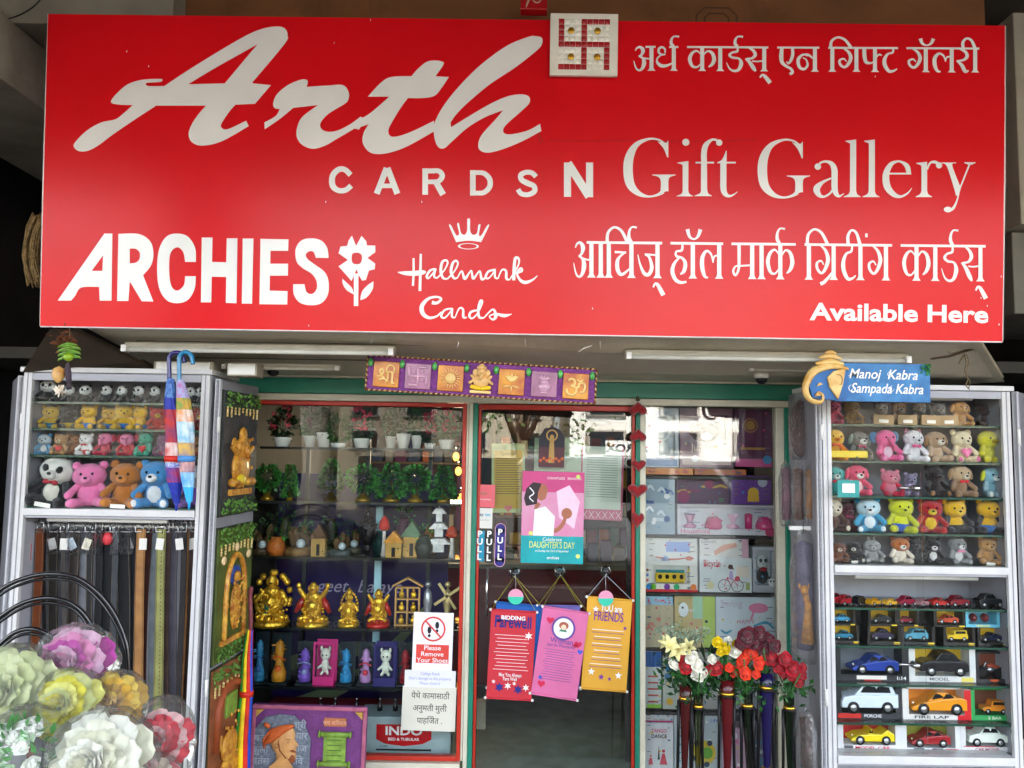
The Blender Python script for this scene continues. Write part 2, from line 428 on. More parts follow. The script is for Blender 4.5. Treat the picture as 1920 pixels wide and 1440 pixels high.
# --- big script word
g = G(m_wprint)
F_(g, [[(1560,150),(1605,163),(1618,200),(1600,250),(1420,465,1),(1425,470,1),(1525,480,1),(1435,585,1),(1325,590,1),(1290,630),(1245,700),(1255,725),(1290,725),(1385,680,1),(1400,710,1),(1250,795),(1140,820),(1080,800),(1062,755),(1080,700),(1120,640),(1160,595,1),(880,595,1),(780,660),(640,755),(560,815),(500,848),(450,852),(418,830),(425,800),(490,735),(570,690),(650,672),(700,635),(748,592,1),(680,590),(632,582),(628,565),(660,525),(720,475),(800,450),(900,445),(915,452),(900,462),(830,467),(822,475),(840,485),(925,485,1),(1100,370),(1350,220),(1470,165)],
      [(1450,250,1),(1265,470,1),(1060,475,1),(1200,390)]], 0, 0, 3)
F_(g, [[(-12,690,1),(50,655),(75,615,1),(45,608),(38,580),(60,530),(120,480),(190,450),(225,450),(232,465),(225,490,1),(350,482),(430,480),(462,520),(460,560),(440,585),(350,640),(305,690),(308,725),(345,742),(400,735),(470,700),(528,658,1),(560,668,1),(520,730,1),(495,724,1),(400,780),(330,820),(260,838),(200,815),(170,770),(175,710),(205,655),(290,592,1),(150,608,1),(75,670),(-10,728,1)]], 500, 0, 3, .0024)
F_(g, [[(815,430,1),(850,390),(900,350),(950,342),(992,350),(992,370),(950,430,1),(1025,435,1),(985,495),(945,540),(880,553),(795,553,1),(760,600),(710,680),(685,735),(700,768),(750,765),(830,735),(942,680,1),(946,738,1),(800,820),(700,858),(620,868),(570,850),(540,800),(548,745),(575,700,1),(510,722,1),(525,672,1),(580,640),(640,590),(690,545,1),(570,545,1),(640,470),(700,435)]], 500, 0, 3, .0028)
F_(g, [[(1470,210),(1510,205),(1548,215),(1548,250),(1520,285),(1400,380),(1250,480),(1120,590),(1058,655,1),(1035,690,1),(1038,717,1),(1130,660),(1250,590),(1350,545),(1430,532),(1475,545),(1478,580),(1440,620),(1350,700),(1330,735),(1345,755),(1390,755),(1470,735),(1538,698,1),(1545,738,1),(1440,795),(1330,840),(1250,860),(1205,850),(1190,820),(1210,760),(1290,670),(1330,622,1),(1230,660),(1130,720),(1040,800),(1000,835),(970,832),(950,800),(940,740),(950,680),(1000,590),(1080,490),(1200,370),(1350,260)]], 500, 0, 3, .0032)
g.obj('lettering', sgn)
# --- CARDS N
g = G(m_wprint)
ST(g, [[(473,985,30),(440,955,30),(405,955,32),(372,990,33),(372,1045,34),(405,1072,30),(445,1070,30),(476,1045,30)],
       [(1515,995,28),(1493,974,28),(1460,970,28),(1430,985,30),(1434,1012,30),(1465,1030,32),(1503,1048,30),(1505,1078,30),(1470,1096,28),(1432,1090,28),(1414,1066,28)],
       [(930,962,28),(970,964,28),(988,990,30),(968,1020,28),(925,1024,26)], [(1180,972,26),(1222,976,28),(1254,1008,30),(1254,1052,30),(1222,1084,28),(1180,1087,26)]], 500, 0, 3)
ST(g, [[(620,1091,34),(676,946,34)], [(736,1091,34),(680,946,34)], [(640,1046,26),(715,1046,26)], [(892,948,32),(892,1096,32)], [(880,962,28),(945,963,28)], [(880,1024,26),(945,1024,26)],
       [(950,1022,32),(993,1096,36)], [(1160,958,32),(1160,1101,32)], [(1150,972,26),(1190,972,26)], [(1150,1087,26),(1190,1087,26)],
       [(1692,915,40),(1692,1108,40)], [(1816,915,40),(1816,1110,40)], [(1694,918,46),(1814,1107,46)]], 500, 0, 3, False)
g.obj('lettering', sgn)
# --- Gift Gallery
g = G(m_wprint); SC_ = 5.333
Gs = [[(522,215,14),(450,172,18),(350,166,24),(230,222,54),(162,340,88),(146,480,96),(170,620,86),(250,708,52),(350,740,22),(440,724,26),(495,690,46)]]
def serifG(dx, dy):
    ST(g, [[(a + dx, b + dy, c) for a, b, c in Gs[0]]], 1150, 230, SC_)
    F_(g, [[(548+dx,180+dy,1),(548+dx,350+dy,1),(536+dx,350+dy,1),(500+dx,262+dy),(440+dx,190+dy,1),(520+dx,205+dy)]], 1150, 230, SC_, .0045)
    F_(g, [[(388+dx,522+dy,1),(622+dx,522+dy,1),(618+dx,530+dy,1),(565+dx,548+dy),(549+dx,585+dy),(549+dx,690+dy,1),(530+dx,688+dy,1),(468+dx,715+dy,1),(472+dx,590+dy),(445+dx,545+dy),(388+dx,530+dy,1)]], 1150, 230, SC_, .005)
serifG(0, 0); serifG(1342, 10)
def blob(x, y, r, ox, h=.0052, ry=None):
    u, v = sg(ox + x / SC_, 230 + y / SC_); g.disc(u, v, r / SC_ * KS, h, 16, (ry or r) / SC_ * KS)
blob(722, 200, 36, 1150)
F_(g, [[(640,400,1),(750,385,1),(748,680,1),(760,712),(795,733,1),(795,738,1),(632,738,1),(632,733,1),(680,712),(692,680,1),(692,450),(682,420),(640,407,1)]], 1150, 230, SC_, .002)
ST(g, [[(905,700,62),(905,560,62),(905,400,60),(905,300,58),(925,225,52),(985,173,24),(1035,178,22)], [(1098,395,62),(1098,560,62),(1098,650,62),(1112,708,52),(1155,736,28),(1200,722,14),(1238,693,6)]], 1150, 230, SC_)
blob(1055, 204, 32, 1150)
F_(g, [[(875,670,1),(935,670,1),(945,710),(982,733,1),(982,738,1),(808,738,1),(808,733,1),(862,710)]], 1150, 230, SC_, .0054)
ST(g, [[(820,402,17),(1005,402,17)], [(1110,402,17),(1222,402,17)]], 1150, 230, SC_, False)
F_(g, [[(1035,402,1),(1085,370),(1122,285,1),(1130,285,1),(1128,410,1),(1035,410,1)]], 1150, 230, SC_, .0058)
ST(g, [[(285,440,30),(312,402,22),(365,390,24),(420,412,46),(448,470,62),(450,560,62),(450,650,62),(466,712,48),(500,736,24),(545,708,6)], [(418,556,14),(330,598,32),(272,660,68),(292,720,48),(342,742,22),(400,712,20),(428,675,20)],
       [(1192,512,44),(1175,440,50),(1125,398,26),(1075,390,22),(1010,422,46),(964,520,66),(976,640,70),(1040,718,52),(1110,741,26),(1180,706,16),(1222,655,5)],
       [(1372,470,20),(1405,405,20),(1450,396,30),(1480,410,30)], [(1800,412,16),(1745,550,16),(1700,665,16),(1675,770,16),(1640,850,26),(1600,880,30)]], 1480, 230, SC_)
blob(280, 443, 33, 1480); blob(1490, 430, 32, 1480); blob(1578, 872, 42, 1480, .0056, 29)
for dx in (0, 187):
    F_(g, [[(560+dx,183,1),(666+dx,170,1),(666+dx,680,1),(676+dx,715),(712+dx,740,1),(712+dx,746,1),(542+dx,746,1),(542+dx,740,1),(590+dx,715),(604+dx,680,1),(606+dx,250),(598+dx,208),(560+dx,190,1)]], 1480, 230, SC_, .002)
F_(g, [[(1268,404,1),(1375,393,1),(1375,680,1),(1386,715),(1425,740,1),(1425,746,1),(1260,746,1),(1260,740,1),(1304,715),(1318,680,1),(1318,470),(1310,428),(1268,412,1)]], 1480, 230, SC_, .0022)
F_(g, [[(1518,400,1),(1664,400,1),(1664,408,1),(1626,432),(1710,650,1),(1690,725),(1662,730,1),(1650,680,1),(1572,440),(1518,408,1)]], 1480, 230, SC_, .0026)
F_(g, [[(1742,400,1),(1852,400,1),(1852,408,1),(1812,425,1),(1782,425,1),(1742,408,1)]], 1480, 230, SC_, .0060)
ST(g, [[(985,512,17),(1214,512,17)]], 1480, 230, SC_, False)
g.obj('lettering', sgn)
# --- ARCHIES and flower
g = G(m_wprint)
for L in ([[(195,735,1),(545,232,1),(605,232,1),(598,735,1),(510,735,1),(505,632,1),(400,632),(355,648),(325,700),(295,735,1)],[(450,512,1),(530,512,1),(535,395,1)]],
          [[(650,235,1),(800,235),(888,290),(912,380),(895,470),(835,545,1),(912,742,1),(825,740,1),(735,590,1),(725,738,1),(640,738,1)],[(735,345,1),(780,347),(809,375),(808,422),(780,450),(735,455,1)]],
          [[(1230,445,1),(1225,340),(1170,255),(1090,232),(1010,255),(955,350),(940,500),(955,640),(1010,730),(1090,755),(1170,730),(1220,650),(1230,552,1),(1150,552,1),(1140,620),(1090,660),(1045,620),(1030,500),(1040,380),(1090,335),(1135,370),(1150,445,1)]],
          [[(1275,262,1),(1355,262,1),(1352,445,1),(1458,448,1),(1462,268,1),(1542,268,1),(1535,755,1),(1455,752,1),(1458,558,1),(1350,556,1),(1345,748,1),(1268,748,1)]],
          [[(1582,270,1),(1662,270,1),(1652,758,1),(1575,757,1)]],
          [[(1715,272,1),(1925,276,1),(1922,362,1),(1790,362,1),(1788,458,1),(1922,458,1),(1920,548,1),(1786,548,1),(1783,660,1),(1918,664,1),(1915,764,1),(1707,762,1)]],
          [[(2225,415,1),(2215,340),(2170,285),(2095,268),(2020,285),(1978,350),(1985,440),(2030,490),(2100,535),(2135,590),(2135,650),(2100,685),(2060,670),(2045,612,1),(1960,612,1),(1965,690),(2010,750),(2090,770),(2170,755),(2220,690),(2225,590),(2195,520),(2130,470),(2070,425),(2055,390),(2080,366),(2112,370),(2130,414,1)]]):
    F_(g, L, 60, 380, 4)
F_(g, [[(640,248,1),(672,325,1),(712,250,1),(748,290,1),(752,322,1),(815,322,1),(815,372,1),(757,415,1),(815,458,1),(810,500,1),(768,510,1),(745,580,1),(717,585,1),(692,545,1),(675,500,1),(637,588,1),(600,545,1),(540,478,1),(610,430,1),(540,380,1),(555,330,1),(605,325,1),(615,285,1)],[(640,395),(655,378),(695,378),(715,400),(712,440),(695,460),(658,460),(640,440)]], 500, 380, 4)
F_(g, [[(655,532,1),(690,532,1),(688,776,1),(655,776,1)]], 500, 380, 4, .003)
F_(g, [[(802,590,1),(795,650),(750,712),(702,732,1),(715,670),(755,622)], [(568,570,1),(600,600),(640,640),(656,690,1),(600,655),(572,610)]], 500, 380, 4)
g.obj('lettering', sgn)
# --- crown and script words
g = G(m_wprint)
F_(g, [[(785,402,1),(703,212),(725,205),(785,318),(820,300),(797,195),(818,182),(838,285),(880,316),(912,270),(915,140),(932,125),(948,140),(950,270),(985,316),(1030,292),(1045,205),(1070,200),(1052,312),(1080,322),(1145,212),(1170,212),(1078,402,1),(930,385)]], 730, 390, 6.26)
u, v = sg(730 + 928 / 6.26, 390 + 450 / 6.26); g.ring(u, v, 112 / 6.26 * KS, 24 / 6.26 * KS, .002, 24, 33 / 6.26 * KS)
ST(g, [[(285,590,24),(285,760,26),(278,915,26)],[(370,540,26),(365,760,30),(360,975,34)],[(100,755,6),(180,765,45),(300,768,60),(400,755,50),(430,745,10)],
 [(540,715,20),(480,735,26),(440,800,28),(460,825,22),(510,770,16),(545,715,20),(525,800,26),(560,825,18)],[(560,825,18),(640,740,16),(685,650,20),(665,615,24),(620,640,30),(605,740,34),(630,820,28),(680,835,20)],
 [(680,835,20),(760,750,16),(805,660,20),(785,620,24),(745,650,30),(725,750,34),(760,825,28),(800,820,18)],[(800,820,16),(850,740,18),(885,830,34),(940,760,18),(965,740,20),(985,830,30),(1040,760,18),(1065,745,20),(1085,835,32),(1130,820,16)],
 [(1230,725,22),(1160,750,26),(1130,815,28),(1165,825,20),(1215,770,16),(1240,720,20),(1240,810,26),(1275,830,18)],[(1275,830,16),(1320,730,18),(1370,740,28),(1375,830,30),(1420,840,14)],
 [(1420,830,16),(1510,680,18),(1520,600,26),(1480,590,34),(1465,700,36),(1460,850,38)],[(1470,780,14),(1540,710,26),(1555,740,26),(1500,775,22),(1540,850,34),(1600,875,40),(1680,845,24),(1738,795,8)],
 [(500,1110,44),(560,1115,34),(610,1070,26),(560,1045,26),(460,1065,34),(385,1150,50),(395,1240,50),(470,1290,34),(560,1270,22),(610,1220,14)],
 [(730,1180,18),(650,1200,24),(610,1270,26),(650,1290,20),(710,1230,16),(740,1180,20),(735,1270,26),(770,1290,16)],[(770,1290,14),(820,1180,18),(865,1190,26),(870,1280,28),(910,1285,14)],
 [(1030,1200,20),(960,1220,28),(940,1270,28),(975,1295,20),(1040,1230,16),(1090,1110,24),(1070,1090,26),(1045,1180,28),(1055,1280,30),(1110,1290,18)],
 [(1110,1290,14),(1215,1190,22),(1250,1270,40),(1215,1310,24),(1175,1270,14),(1250,1245,24),(1350,1265,40),(1438,1245,6)]], 730, 390, 6.26)
g.obj('lettering', sgn)
# --- Devanagari, drawn letter by letter
DV = dict(
 a=[[(14,28,8),(28,8,14),(52,2,20),(72,25,30),(62,58,18),(40,70,10)],[(40,70,10),(70,85,20),(80,118,32),(68,158,24),(45,176,16),(20,160,12),(2,105,5)],[(60,78,10),(100,88,12),(128,88,12)]],
 th=[[(66,45,10),(66,18,14),(45,2,16),(22,14,18),(20,42,18),(45,58,14),(70,54,10)],[(45,58,8),(22,72,12),(6,95,12),(12,122,22),(40,142,26),(80,140,20),(120,122,10)]],
 reph=[[(0,-4,22),(-18,-25,24),(-16,-58,18),(4,-80,12),(40,-78,15)]],
 k=[[(100,52,8),(70,28,14),(35,45,22),(17,90,28),(35,140,22),(70,150,14),(100,124,8)],[(118,60,10),(150,30,14),(185,45,24),(200,90,30),(185,128,24),(158,148,10)]],
 d=[[(85,2,14),(82,30,18),(45,40,16),(25,60,20),(50,78,18),(95,85,16),(112,120,30),(95,165,24),(60,178,18),(25,160,12),(2,115,5)]],
 s=[[(40,2,12),(75,25,22),(88,55,26),(65,80,18),(25,85,14)],[(14,84,12),(45,110,26),(75,155,30),(92,178,12)],[(65,102,10),(100,105,12),(150,100,12)]],
 vir=[[(-32,226,12),(-18,208,16),(0,212,24),(24,240,30),(44,266,32)]],
 e=[[(28,0,26),(22,60,32),(28,110,28),(60,140,20),(95,160,20),(105,185,24),(85,200,20)],[(105,0,22),(108,50,24),(95,95,22),(75,120,14),(62,105,8)]],
 n=[[(95,60,12),(55,52,16),(20,90,26),(30,145,24),(65,160,18),(90,130,18),(80,90,12),(55,75,8)],[(60,50,12),(100,55,18),(146,95,8)]],
 i=[[(-12,-2,24),(-5,-50,20),(40,-78,16),(95,-60,20),(140,-2,24)]],
 g=[[(40,2,10),(80,30,22),(98,75,28),(80,120,24),(50,145,18),(20,125,20),(15,95,18),(45,82,12),(66,102,8)]],
 ph=[[(20,0,30),(22,60,30),(35,105,26),(70,112,14),(98,98,8)],[(108,70,12),(130,48,14),(152,55,10)]],
 t=[[(88,2,14),(82,32,16),(45,45,18),(22,85,28),(25,130,30),(55,172,24),(90,170,16),(115,155,8)]],
 cand=[[(-45,-72,28),(-30,-35,20),(5,-22,12),(35,-38,20),(52,-72,28)]],
 l=[[(100,98,8),(85,55,14),(50,38,18),(20,70,28),(18,120,30),(35,165,22),(62,175,10)],[(98,95,10),(110,65,12),(146,60,10)]],
 r=[[(35,2,12),(78,25,22),(90,58,26),(65,85,18),(22,92,12)],[(12,90,12),(50,125,26),(75,170,28),(102,165,8)]],
 I=[[(-90,-2,24),(-92,-45,22),(-65,-75,16),(-28,-60,20),(-2,-2,26)]],
 c=[[(5,48,16),(90,50,14)],[(80,50,14),(45,70,16),(25,95,26),(28,140,28),(60,162,22),(128,125,8)]],
 j=[[(8,60,6),(25,110,14),(55,155,24),(90,160,26),(112,125,26),(95,75,18),(65,60,12)],[(60,58,14),(155,62,12)]],
 h=[[(88,2,14),(82,35,18),(42,42,14),(42,65,18),(85,75,18),(108,100,26),(100,140,26),(72,158,10)],[(62,74,12),(25,105,22),(12,145,28),(35,185,26),(75,200,22),(118,196,14)]],
 m=[[(52,0,24),(52,80,22),(48,130,18),(25,160,16),(8,140,16),(25,115,12),(60,112,12),(150,108,12)]],
 slash=[[(-100,200,26),(-70,190,24),(-20,150,16),(0,125,8)]], dot=[[(-8,-50,26),(2,-50,28),(10,-50,26)]])
STEM = {'a': 135, 'th': 132, 'k': 110, 's': 155, 'n': 145, 'g': 140, 'ph': 100, 'l': 145, 'c': 130, 'j': 155, 'm': 150}
def dv_line(items, ox, y0, slope, sy, bars):
    g = G(m_wprint)
    def Q(x, y, w=None):
        px = ox + x / 4; py = y0 + slope * (px - 1187) + y / 4 * sy
        u, v = sg(px, py); return (u, v, (w or 10) / 4 * KS * (1 + (sy - 1) * .12))
    for b0, b1 in bars: g.stroke([Q(b0, 0, 15 * (1 + (sy - 1) * .5)), Q(b1, 0, 15 * (1 + (sy - 1) * .5))], .002, False)
    def stem(x): g.stroke([Q(x, 0, 30), Q(x, 158, 30), Q(x, 168, 38), Q(x, 179, 62)], .002, False)
    for name, x in items:
        if name == '|': stem(x); continue
        for s_ in DV[name]: g.stroke([Q(x + a, b, w) for a, b, w in s_], .002, True, 5)
        if name in STEM: stem(x + STEM[name])
    g.obj('lettering', sgn)
dv_line([('a',750),('th',920),('reph',1052),('k',1155),('|',1400),('d',1445),('reph',1530),('s',1575),('vir',1730),
         ('e',1835),('n',1965),('|',2240),('i',2240),('g',2280),('ph',2460),('t',2610),('g',2800),('cand',2945),('l',2990),('r',3160),('|',3310),('I',3310)],
        1000, 88.2, .0055, 1.0, [(840,915),(1018,1086),(1152,1760),(1828,2142),(2210,2732),(2795,3340)])
dv_line([('a',540),('|',745),('|',805),('i',805),('c',845),('reph',975),('j',1015),('vir',1170),('h',1270),('|',1435),('cand',1440),('l',1487),
         ('m',1730),('|',1950),('k',1980),('reph',2085),('|',2305),('i',2305),('g',2350),('slash',2490),('t',2540),('|',2690),('I',2690),('dot',2735),('g',2742),
         ('k',3000),('|',3252),('d',3297),('reph',3385),('s',3434),('vir',3588)],
        940, 455.5, .0100, 1.47, [(640,1205),(1268,1662),(1725,2206),(2272,2928),(2992,3628)])
g = G(m_wprint)
u, v = sg(1685, 602); w_ = (1853 - 1515) * KS
vs, _f = text_geo('Available Here', .028); ww = max(q.x for q in vs) - min(q.x for q in vs)
sz = 45 * KS; g.text('Available Here', u, v, sz, .002, .028, w_ / (ww * sz), rot=-radians(.1))
g.obj('lettering', sgn)
g = G(M('film_crease', '7A1418', .4))
g.stroke([sg(*p) + (.0012,) for p in ((1030, 264), (1100, 265), (1180, 264), (1300, 266), (1420, 262))], .0012)
for L in (((1010, 246), (1016, 262), (1020, 268)), ((1008, 250), (1013, 270))): g.stroke([sg(*p) + (.002,) for p in L], .0013)
g.obj('crease', sgn, kind='stuff')
g = G(m_wprint)                                            # chips in the red film
for px, py in ((237,98),(278,126),(626,82),(694,39),(790,1380/3-80),(610,380),(1850,575),(1838,560),(1876,520),(1872,610),(578,612),(1110,580),(1640,145)):
    u, v = sg(px, py); g.poly([(u, v), (u + .004, v + .001), (u + .003, v + .006), (u + .001, v + .007)], .0012)
g.obj('chip', sgn, kind='stuff')

# brown board above the sign, holding the printed mark
bb = E('timber_board', 'brown painted board above the red shop sign with a faint printed mark', 'board', (0, 3.2, 3.25))
g = G(m_brown); x0, x1 = xw(100, 3.2), xw(1877, 3.2); g.box(((x0 + x1) / 2, .03, .17), (x1 - x0, .03, .5)); g.obj('panel', bb)
g = G(M('faint_print', '5B3A22', .7))
pc = at(1345, 35, 3.2); g.T = Matrix.Translation((pc.x, .014, pc.z - 3.25))
for w_, h_ in ((.085, .055), (.05, .03)): g.stroke([(-w_, -h_, .008), (-w_, h_ * .4, .008), (-w_ * .6, h_, .008), (w_ * .6, h_, .008), (w_, h_ * .4, .008), (w_, -h_, .008)], .001, False)
g.obj('printed_mark', bb)
g = G(m_brown); g.box((xw(671, 3.2), .012, .17), (.006, .01, .5)); g.obj('joint_strip', bb)

# raised tile with the auspicious cross
tl = at(1095, 84, 2.99)
st = E('blessing_plaque', 'white square plaque with red studded hooked cross fixed over the sign edge', 'plaque', tl, rx=TILT)
s_ = k(2.99); hw, hh = 66 * s_, 61 * s_
g = G(M('ivory_plastic', 'F2EEE2', .4, var=.05, dirt=.1)); g.box((0, .006, 0), (2 * hw, .02, 2 * hh)); g.obj('backing', st, bevel=.003)
a = 50 * s_; cell = 2 * a / 9
swa = ["100011111", "100010000", "100010000", "100010000", "111111111", "000010001", "000010001", "000010001", "111110001"]
mr = M('red_stud', 'A80812', .4, coat=.1); mw_ = M('ivory_stud', 'F4F0E4', .35, coat=.2)
gr, gw_ = G(mr), G(mw_)
for j in range(9):
    for i in range(9):
        gg = gr if swa[j][i] == '1' else gw_
        cx, cz = -a + (i + .5) * cell, a - (j + .5) * cell; h = cell / 2 * .97; d = .003
        gg.add([(cx - h, -.004, cz - h), (cx + h, -.004, cz - h), (cx + h, -.004, cz + h), (cx - h, -.004, cz + h), (cx, -.004 - d, cz)], [(0, 1, 4), (1, 2, 4), (2, 3, 4), (3, 0, 4)])
gr.obj('red_studs', st, kind='stuff'); gw_.obj('ivory_studs', st, kind='stuff')
for i in (-1, 1):
    for j in (-1, 1): gg = G(M('gold_metal', 'D9A93A', .3, .9)); gg.ell((i * 2.3 * cell, -.010, j * 2.3 * cell), (cell * .6, .003, cell * .6), 10, 6); gg.obj('gold_boss', st)
# small red picture box on the beam
pb = at(1001, 2, 2.97); bx = E('picture_box', 'small red framed picture fixed beside the white plaque above the sign', 'picture', pb)
g = G(M('red_box', 'A8141C', .3)); g.box((0, .02, .01), (52 * s_, .05, 46 * s_)); g.obj('frame', bx, bevel=.003)
g = G(M('sepia_print', 'C9B7A0', .4)); g.stroke([(-.03, -.03, .004), (-.02, .0, .008), (.0, .03, .006)], .007); g.ring(.012, .005, .015, .005, .0065); g.disc(.012, .008, .008, .0075); g.obj('print', bx)

# ================================================================ SOFFIT between sign and cabinets
sf = E('soffit_panel', 'sloping beige panel under the sign above the shop front', 'panel', (0, 0, 0))
m_sof = M('soffit_beige', 'D6CDB8', .5, var=.07, scale=2, dirt=.25)
g = G(m_sof)
A0, A1 = at(152, 619, 3.13), at(1832, 641, 3.13)
B0, B1 = at(300, 690, 3.86), at(1884, 712, 3.6)
zt = zw(705, 3.9)
P_ = [(A0.x, 3.13, A0.z + .02), (A1.x, 3.13, A1.z + .02), (B1.x, 3.60, B1.z - .01), (B1.x, 4.02, zt), (-1.75, 4.02, zt), (-1.75, 3.62, zt + .06)]
g.add(P_, [(0, 1, 2, 3, 4, 5)]); g.add([(p[0], p[1], p[2] + .02) for p in P_], [(5, 4, 3, 2, 1, 0)]); g.obj('panel', sf)
g = G(M('soffit_seam', '4E493E', .7))
for Y, f_ in ((3.36, .0), (3.66, 1)):
    t = (Y - 3.13) / (4.02 - 3.13); z = (A0.z + .02) * (1 - t) + zt * t
    g.box((.05, Y, z - .002), (3.3, .004, .004))
g.obj('joint', sf)
# dark cardboard at the end of the soffit
cb = E('cardboard_sheet', 'dark brown cardboard sheet lying on top of the white toy cabinet', 'cardboard', (0, 0, 0))
g = G(M('dark_cardboard', '55473A', .9, var=.15, scale=3, bump=.2, dirt=.3))
q = [at(90, 622, 3.10), at(146, 622, 3.12), at(228, 662, 3.35), at(284, 690, 3.58), at(284, 700, 3.58), at(42, 698, 3.48)]
g.add([tuple(v) for v in q], [(0, 1, 2, 3, 4, 5)]); g.add([(v.x, v.y + .012, v.z + .012) for v in q], [(5, 4, 3, 2, 1, 0)]); g.obj('sheet', cb)
# tube lights
def tubelight(x0, x1, y, Y, label, t=14):
    a, b = at(x0, y, Y), at(x1, y + (x1 - x0) * .015, Y); L = (b - a).length
    r = E('tube_light', label, 'light fitting', (a + b) / 2, 'unlit tube lights under the soffit')
    w = t * k(Y)
    g = G(M('fitting_enamel', 'B9B5A6', .4, dirt=.2)); g.box((0, .02, w * .15), (L, .05, w)); g.obj('batten', r, bevel=.004)
    g = G(M('tube_glass', 'CBC9BE', .15)); g.tube([(-L / 2 + .02, -.02, -w * .45), (L / 2 - .02, -.02, -w * .45)], w * .32, 10); g.obj('tube', r)
    g = G(m_plasticw)
    for i in (-1, 1): g.box((i * (L / 2 - .012), -.018, -w * .3), (.02, .04, w * .9))
    g.obj('end_cap', r)
    return r
tubelight(234, 740, 650, 3.33, 'long unlit tube light above the two umbrellas')
tubelight(1172, 1702, 664, 3.33, 'long unlit tube light above the toy box window')
tubelight(420, 640, 686, 3.62, 'short unlit tube light behind the junction box', 9)
tubelight(1400, 1640, 690, 3.62, 'short unlit tube light behind the blue name board', 9)
def jbox(px0, px1, py0, py1, Y, label):
    a, b = at(px0, py1, Y), at(px1, py0, Y); c = (a + b) / 2
    r = E('junction_box', label, 'electrical box', c); g = G(m_beige); g.box((0, .05, 0), (b.x - a.x, .1, b.z - a.z)); g.obj('case', r, bevel=.004)
    g = G(m_plasticw); g.box((0, -.003, 0), ((b.x - a.x) * .9, .006, (b.z - a.z) * .8)); g.obj('cover', r, bevel=.002)
jbox(425, 482, 680, 705, 3.5, 'cream junction box under the soffit beside the folded cabinet door')
jbox(287, 400, 678, 699, 3.5, 'wide cream trunking box on top of the toy cabinet')
for px, py, lb in ((512, 697, 'small black camera dome hanging over the green header'), (1428, 712, 'small black camera dome beside the blue name board')):
    c = at(px, py, 3.7); r = E('security_camera', lb, 'camera', c)
    g = G(m_black); g.ell((0, 0, 0), (.028, .028, .022)); g.obj('dome', r)
    g = G(m_plasticw); g.lathe([(.02, .0), (.034, .012), (.034, .03), (0, .03)], (0, 0, 0), 14); g.obj('mount', r)
for i, (px, py, dx, dy) in enumerate(((1085, 660, 18, -14), (984, 636, 2, 14), (1125, 640, 1, 14), (860, 640, -2, 14), (700, 633, -5, 12))):
    a = at(px, py, 3.2); g = G(m_plasticw); g.tube([a, a + Vector((dx * .001, 0, -dy * .001)), a + Vector((dx * .003, .01, -dy * .002))], .0015, 5)
    T(g.obj('cable_tie'), ['pale cable tie sticking up behind the purple plaque', 'white cable tie end under the sign', 'short white tie end above the purple plaque', 'thin pale tie end under the crown mark', 'curled tie end near the long tube light'][i], 'cable tie')

g = G(m_black); P_ = [at(-30, 40, 3.05), at(20, 34, 3.05), at(55, 18, 3.05), at(75, 0, 3.05), at(100, -30, 3.05)]
g.tube(smoothpath([tuple(p) for p in P_]), .003, 6); T(g.obj('loose_cable'), 'loose black cable looping past the top corner of the sign', 'cable')
c = at(76, 470, 3.35); r = E('straw_bundle', 'pale brown straw bundle peeping out behind the sign edge', 'bundle', c)
g = G(M('straw', '8A7048', .9, var=.4, scale=60, bump=.8)); rr = random.Random(2)
for i in range(90): a = rr.uniform(-.6, .6); b_ = rr.uniform(-.03, .03); L_ = rr.uniform(.12, .16); g.tube([(a * .05 - .034 * (1 - t * t) + rr.uniform(-.004, .004), b_, t * L_) for t in (-1, -.6, -.2, .2, .6, 1)], .003, 4)
g.obj('straw', r, kind='stuff')
# ================================================================ SHOP FRONT (frame, glass, door) and interior
def X4(px, py=1000, Y=YD): return at(px, py, Y).x
def Z4(px, py, Y=YD): return at(px, py, Y).z
sfr = E('shop_facade', 'glazed shop front with green header and cream and red frames', 'shop front', (0, YD, 0))
ZB = -.095
def bar(name, x0, x1, z0, z1, m, y0=-.03, y1=.03, par=None):
    g = G(m); g.box(((x0 + x1) / 2, (y0 + y1) / 2, (z0 + z1) / 2), (x1 - x0, y1 - y0, z1 - z0)); return g.obj(name, par or sfr, bevel=.003)
ZH0, ZH1 = Z4(960, 744), Z4(960, 716)        # header
xa, xm, xn, xr, xs = X4(466), X4(876), X4(886), X4(1196), X4(1472)
bar('header', X4(430), X4(1530), ZH0, ZH1, m_green, -.05, .05)
bar('head_rail', X4(430), X4(1530), ZH1 + .002, ZH1 + .035, m_cream, -.06, .04)
bar('frame_rail', xa - .02, X4(1478), ZH0 - .036, ZH0 - .002, m_cream, -.035, .03)
ZT = ZH0 - .038
bar('post', X4(876), X4(884), ZB, ZT, m_cream, -.03, .03)
bar('post', X4(884.3), X4(893), ZB, ZT, m_green, -.036, .03)
bar('post', X4(1190), X4(1198), ZB, ZT, m_green, -.036, .03)
bar('post', X4(1198.3), X4(1209), ZB, ZT, m_cream, -.03, .03)
bar('post', X4(1454), X4(1469), ZB, ZT, m_cream, -.03, .03)
bar('post', X4(1469.3), X4(1478), ZB, ZT, m_green, -.036, .03)
bar('post', X4(1478.3), X4(1540), ZB, ZH1, m_grey, .02, .06)
ZS = Z4(700, 1422)                           # sill of the left window
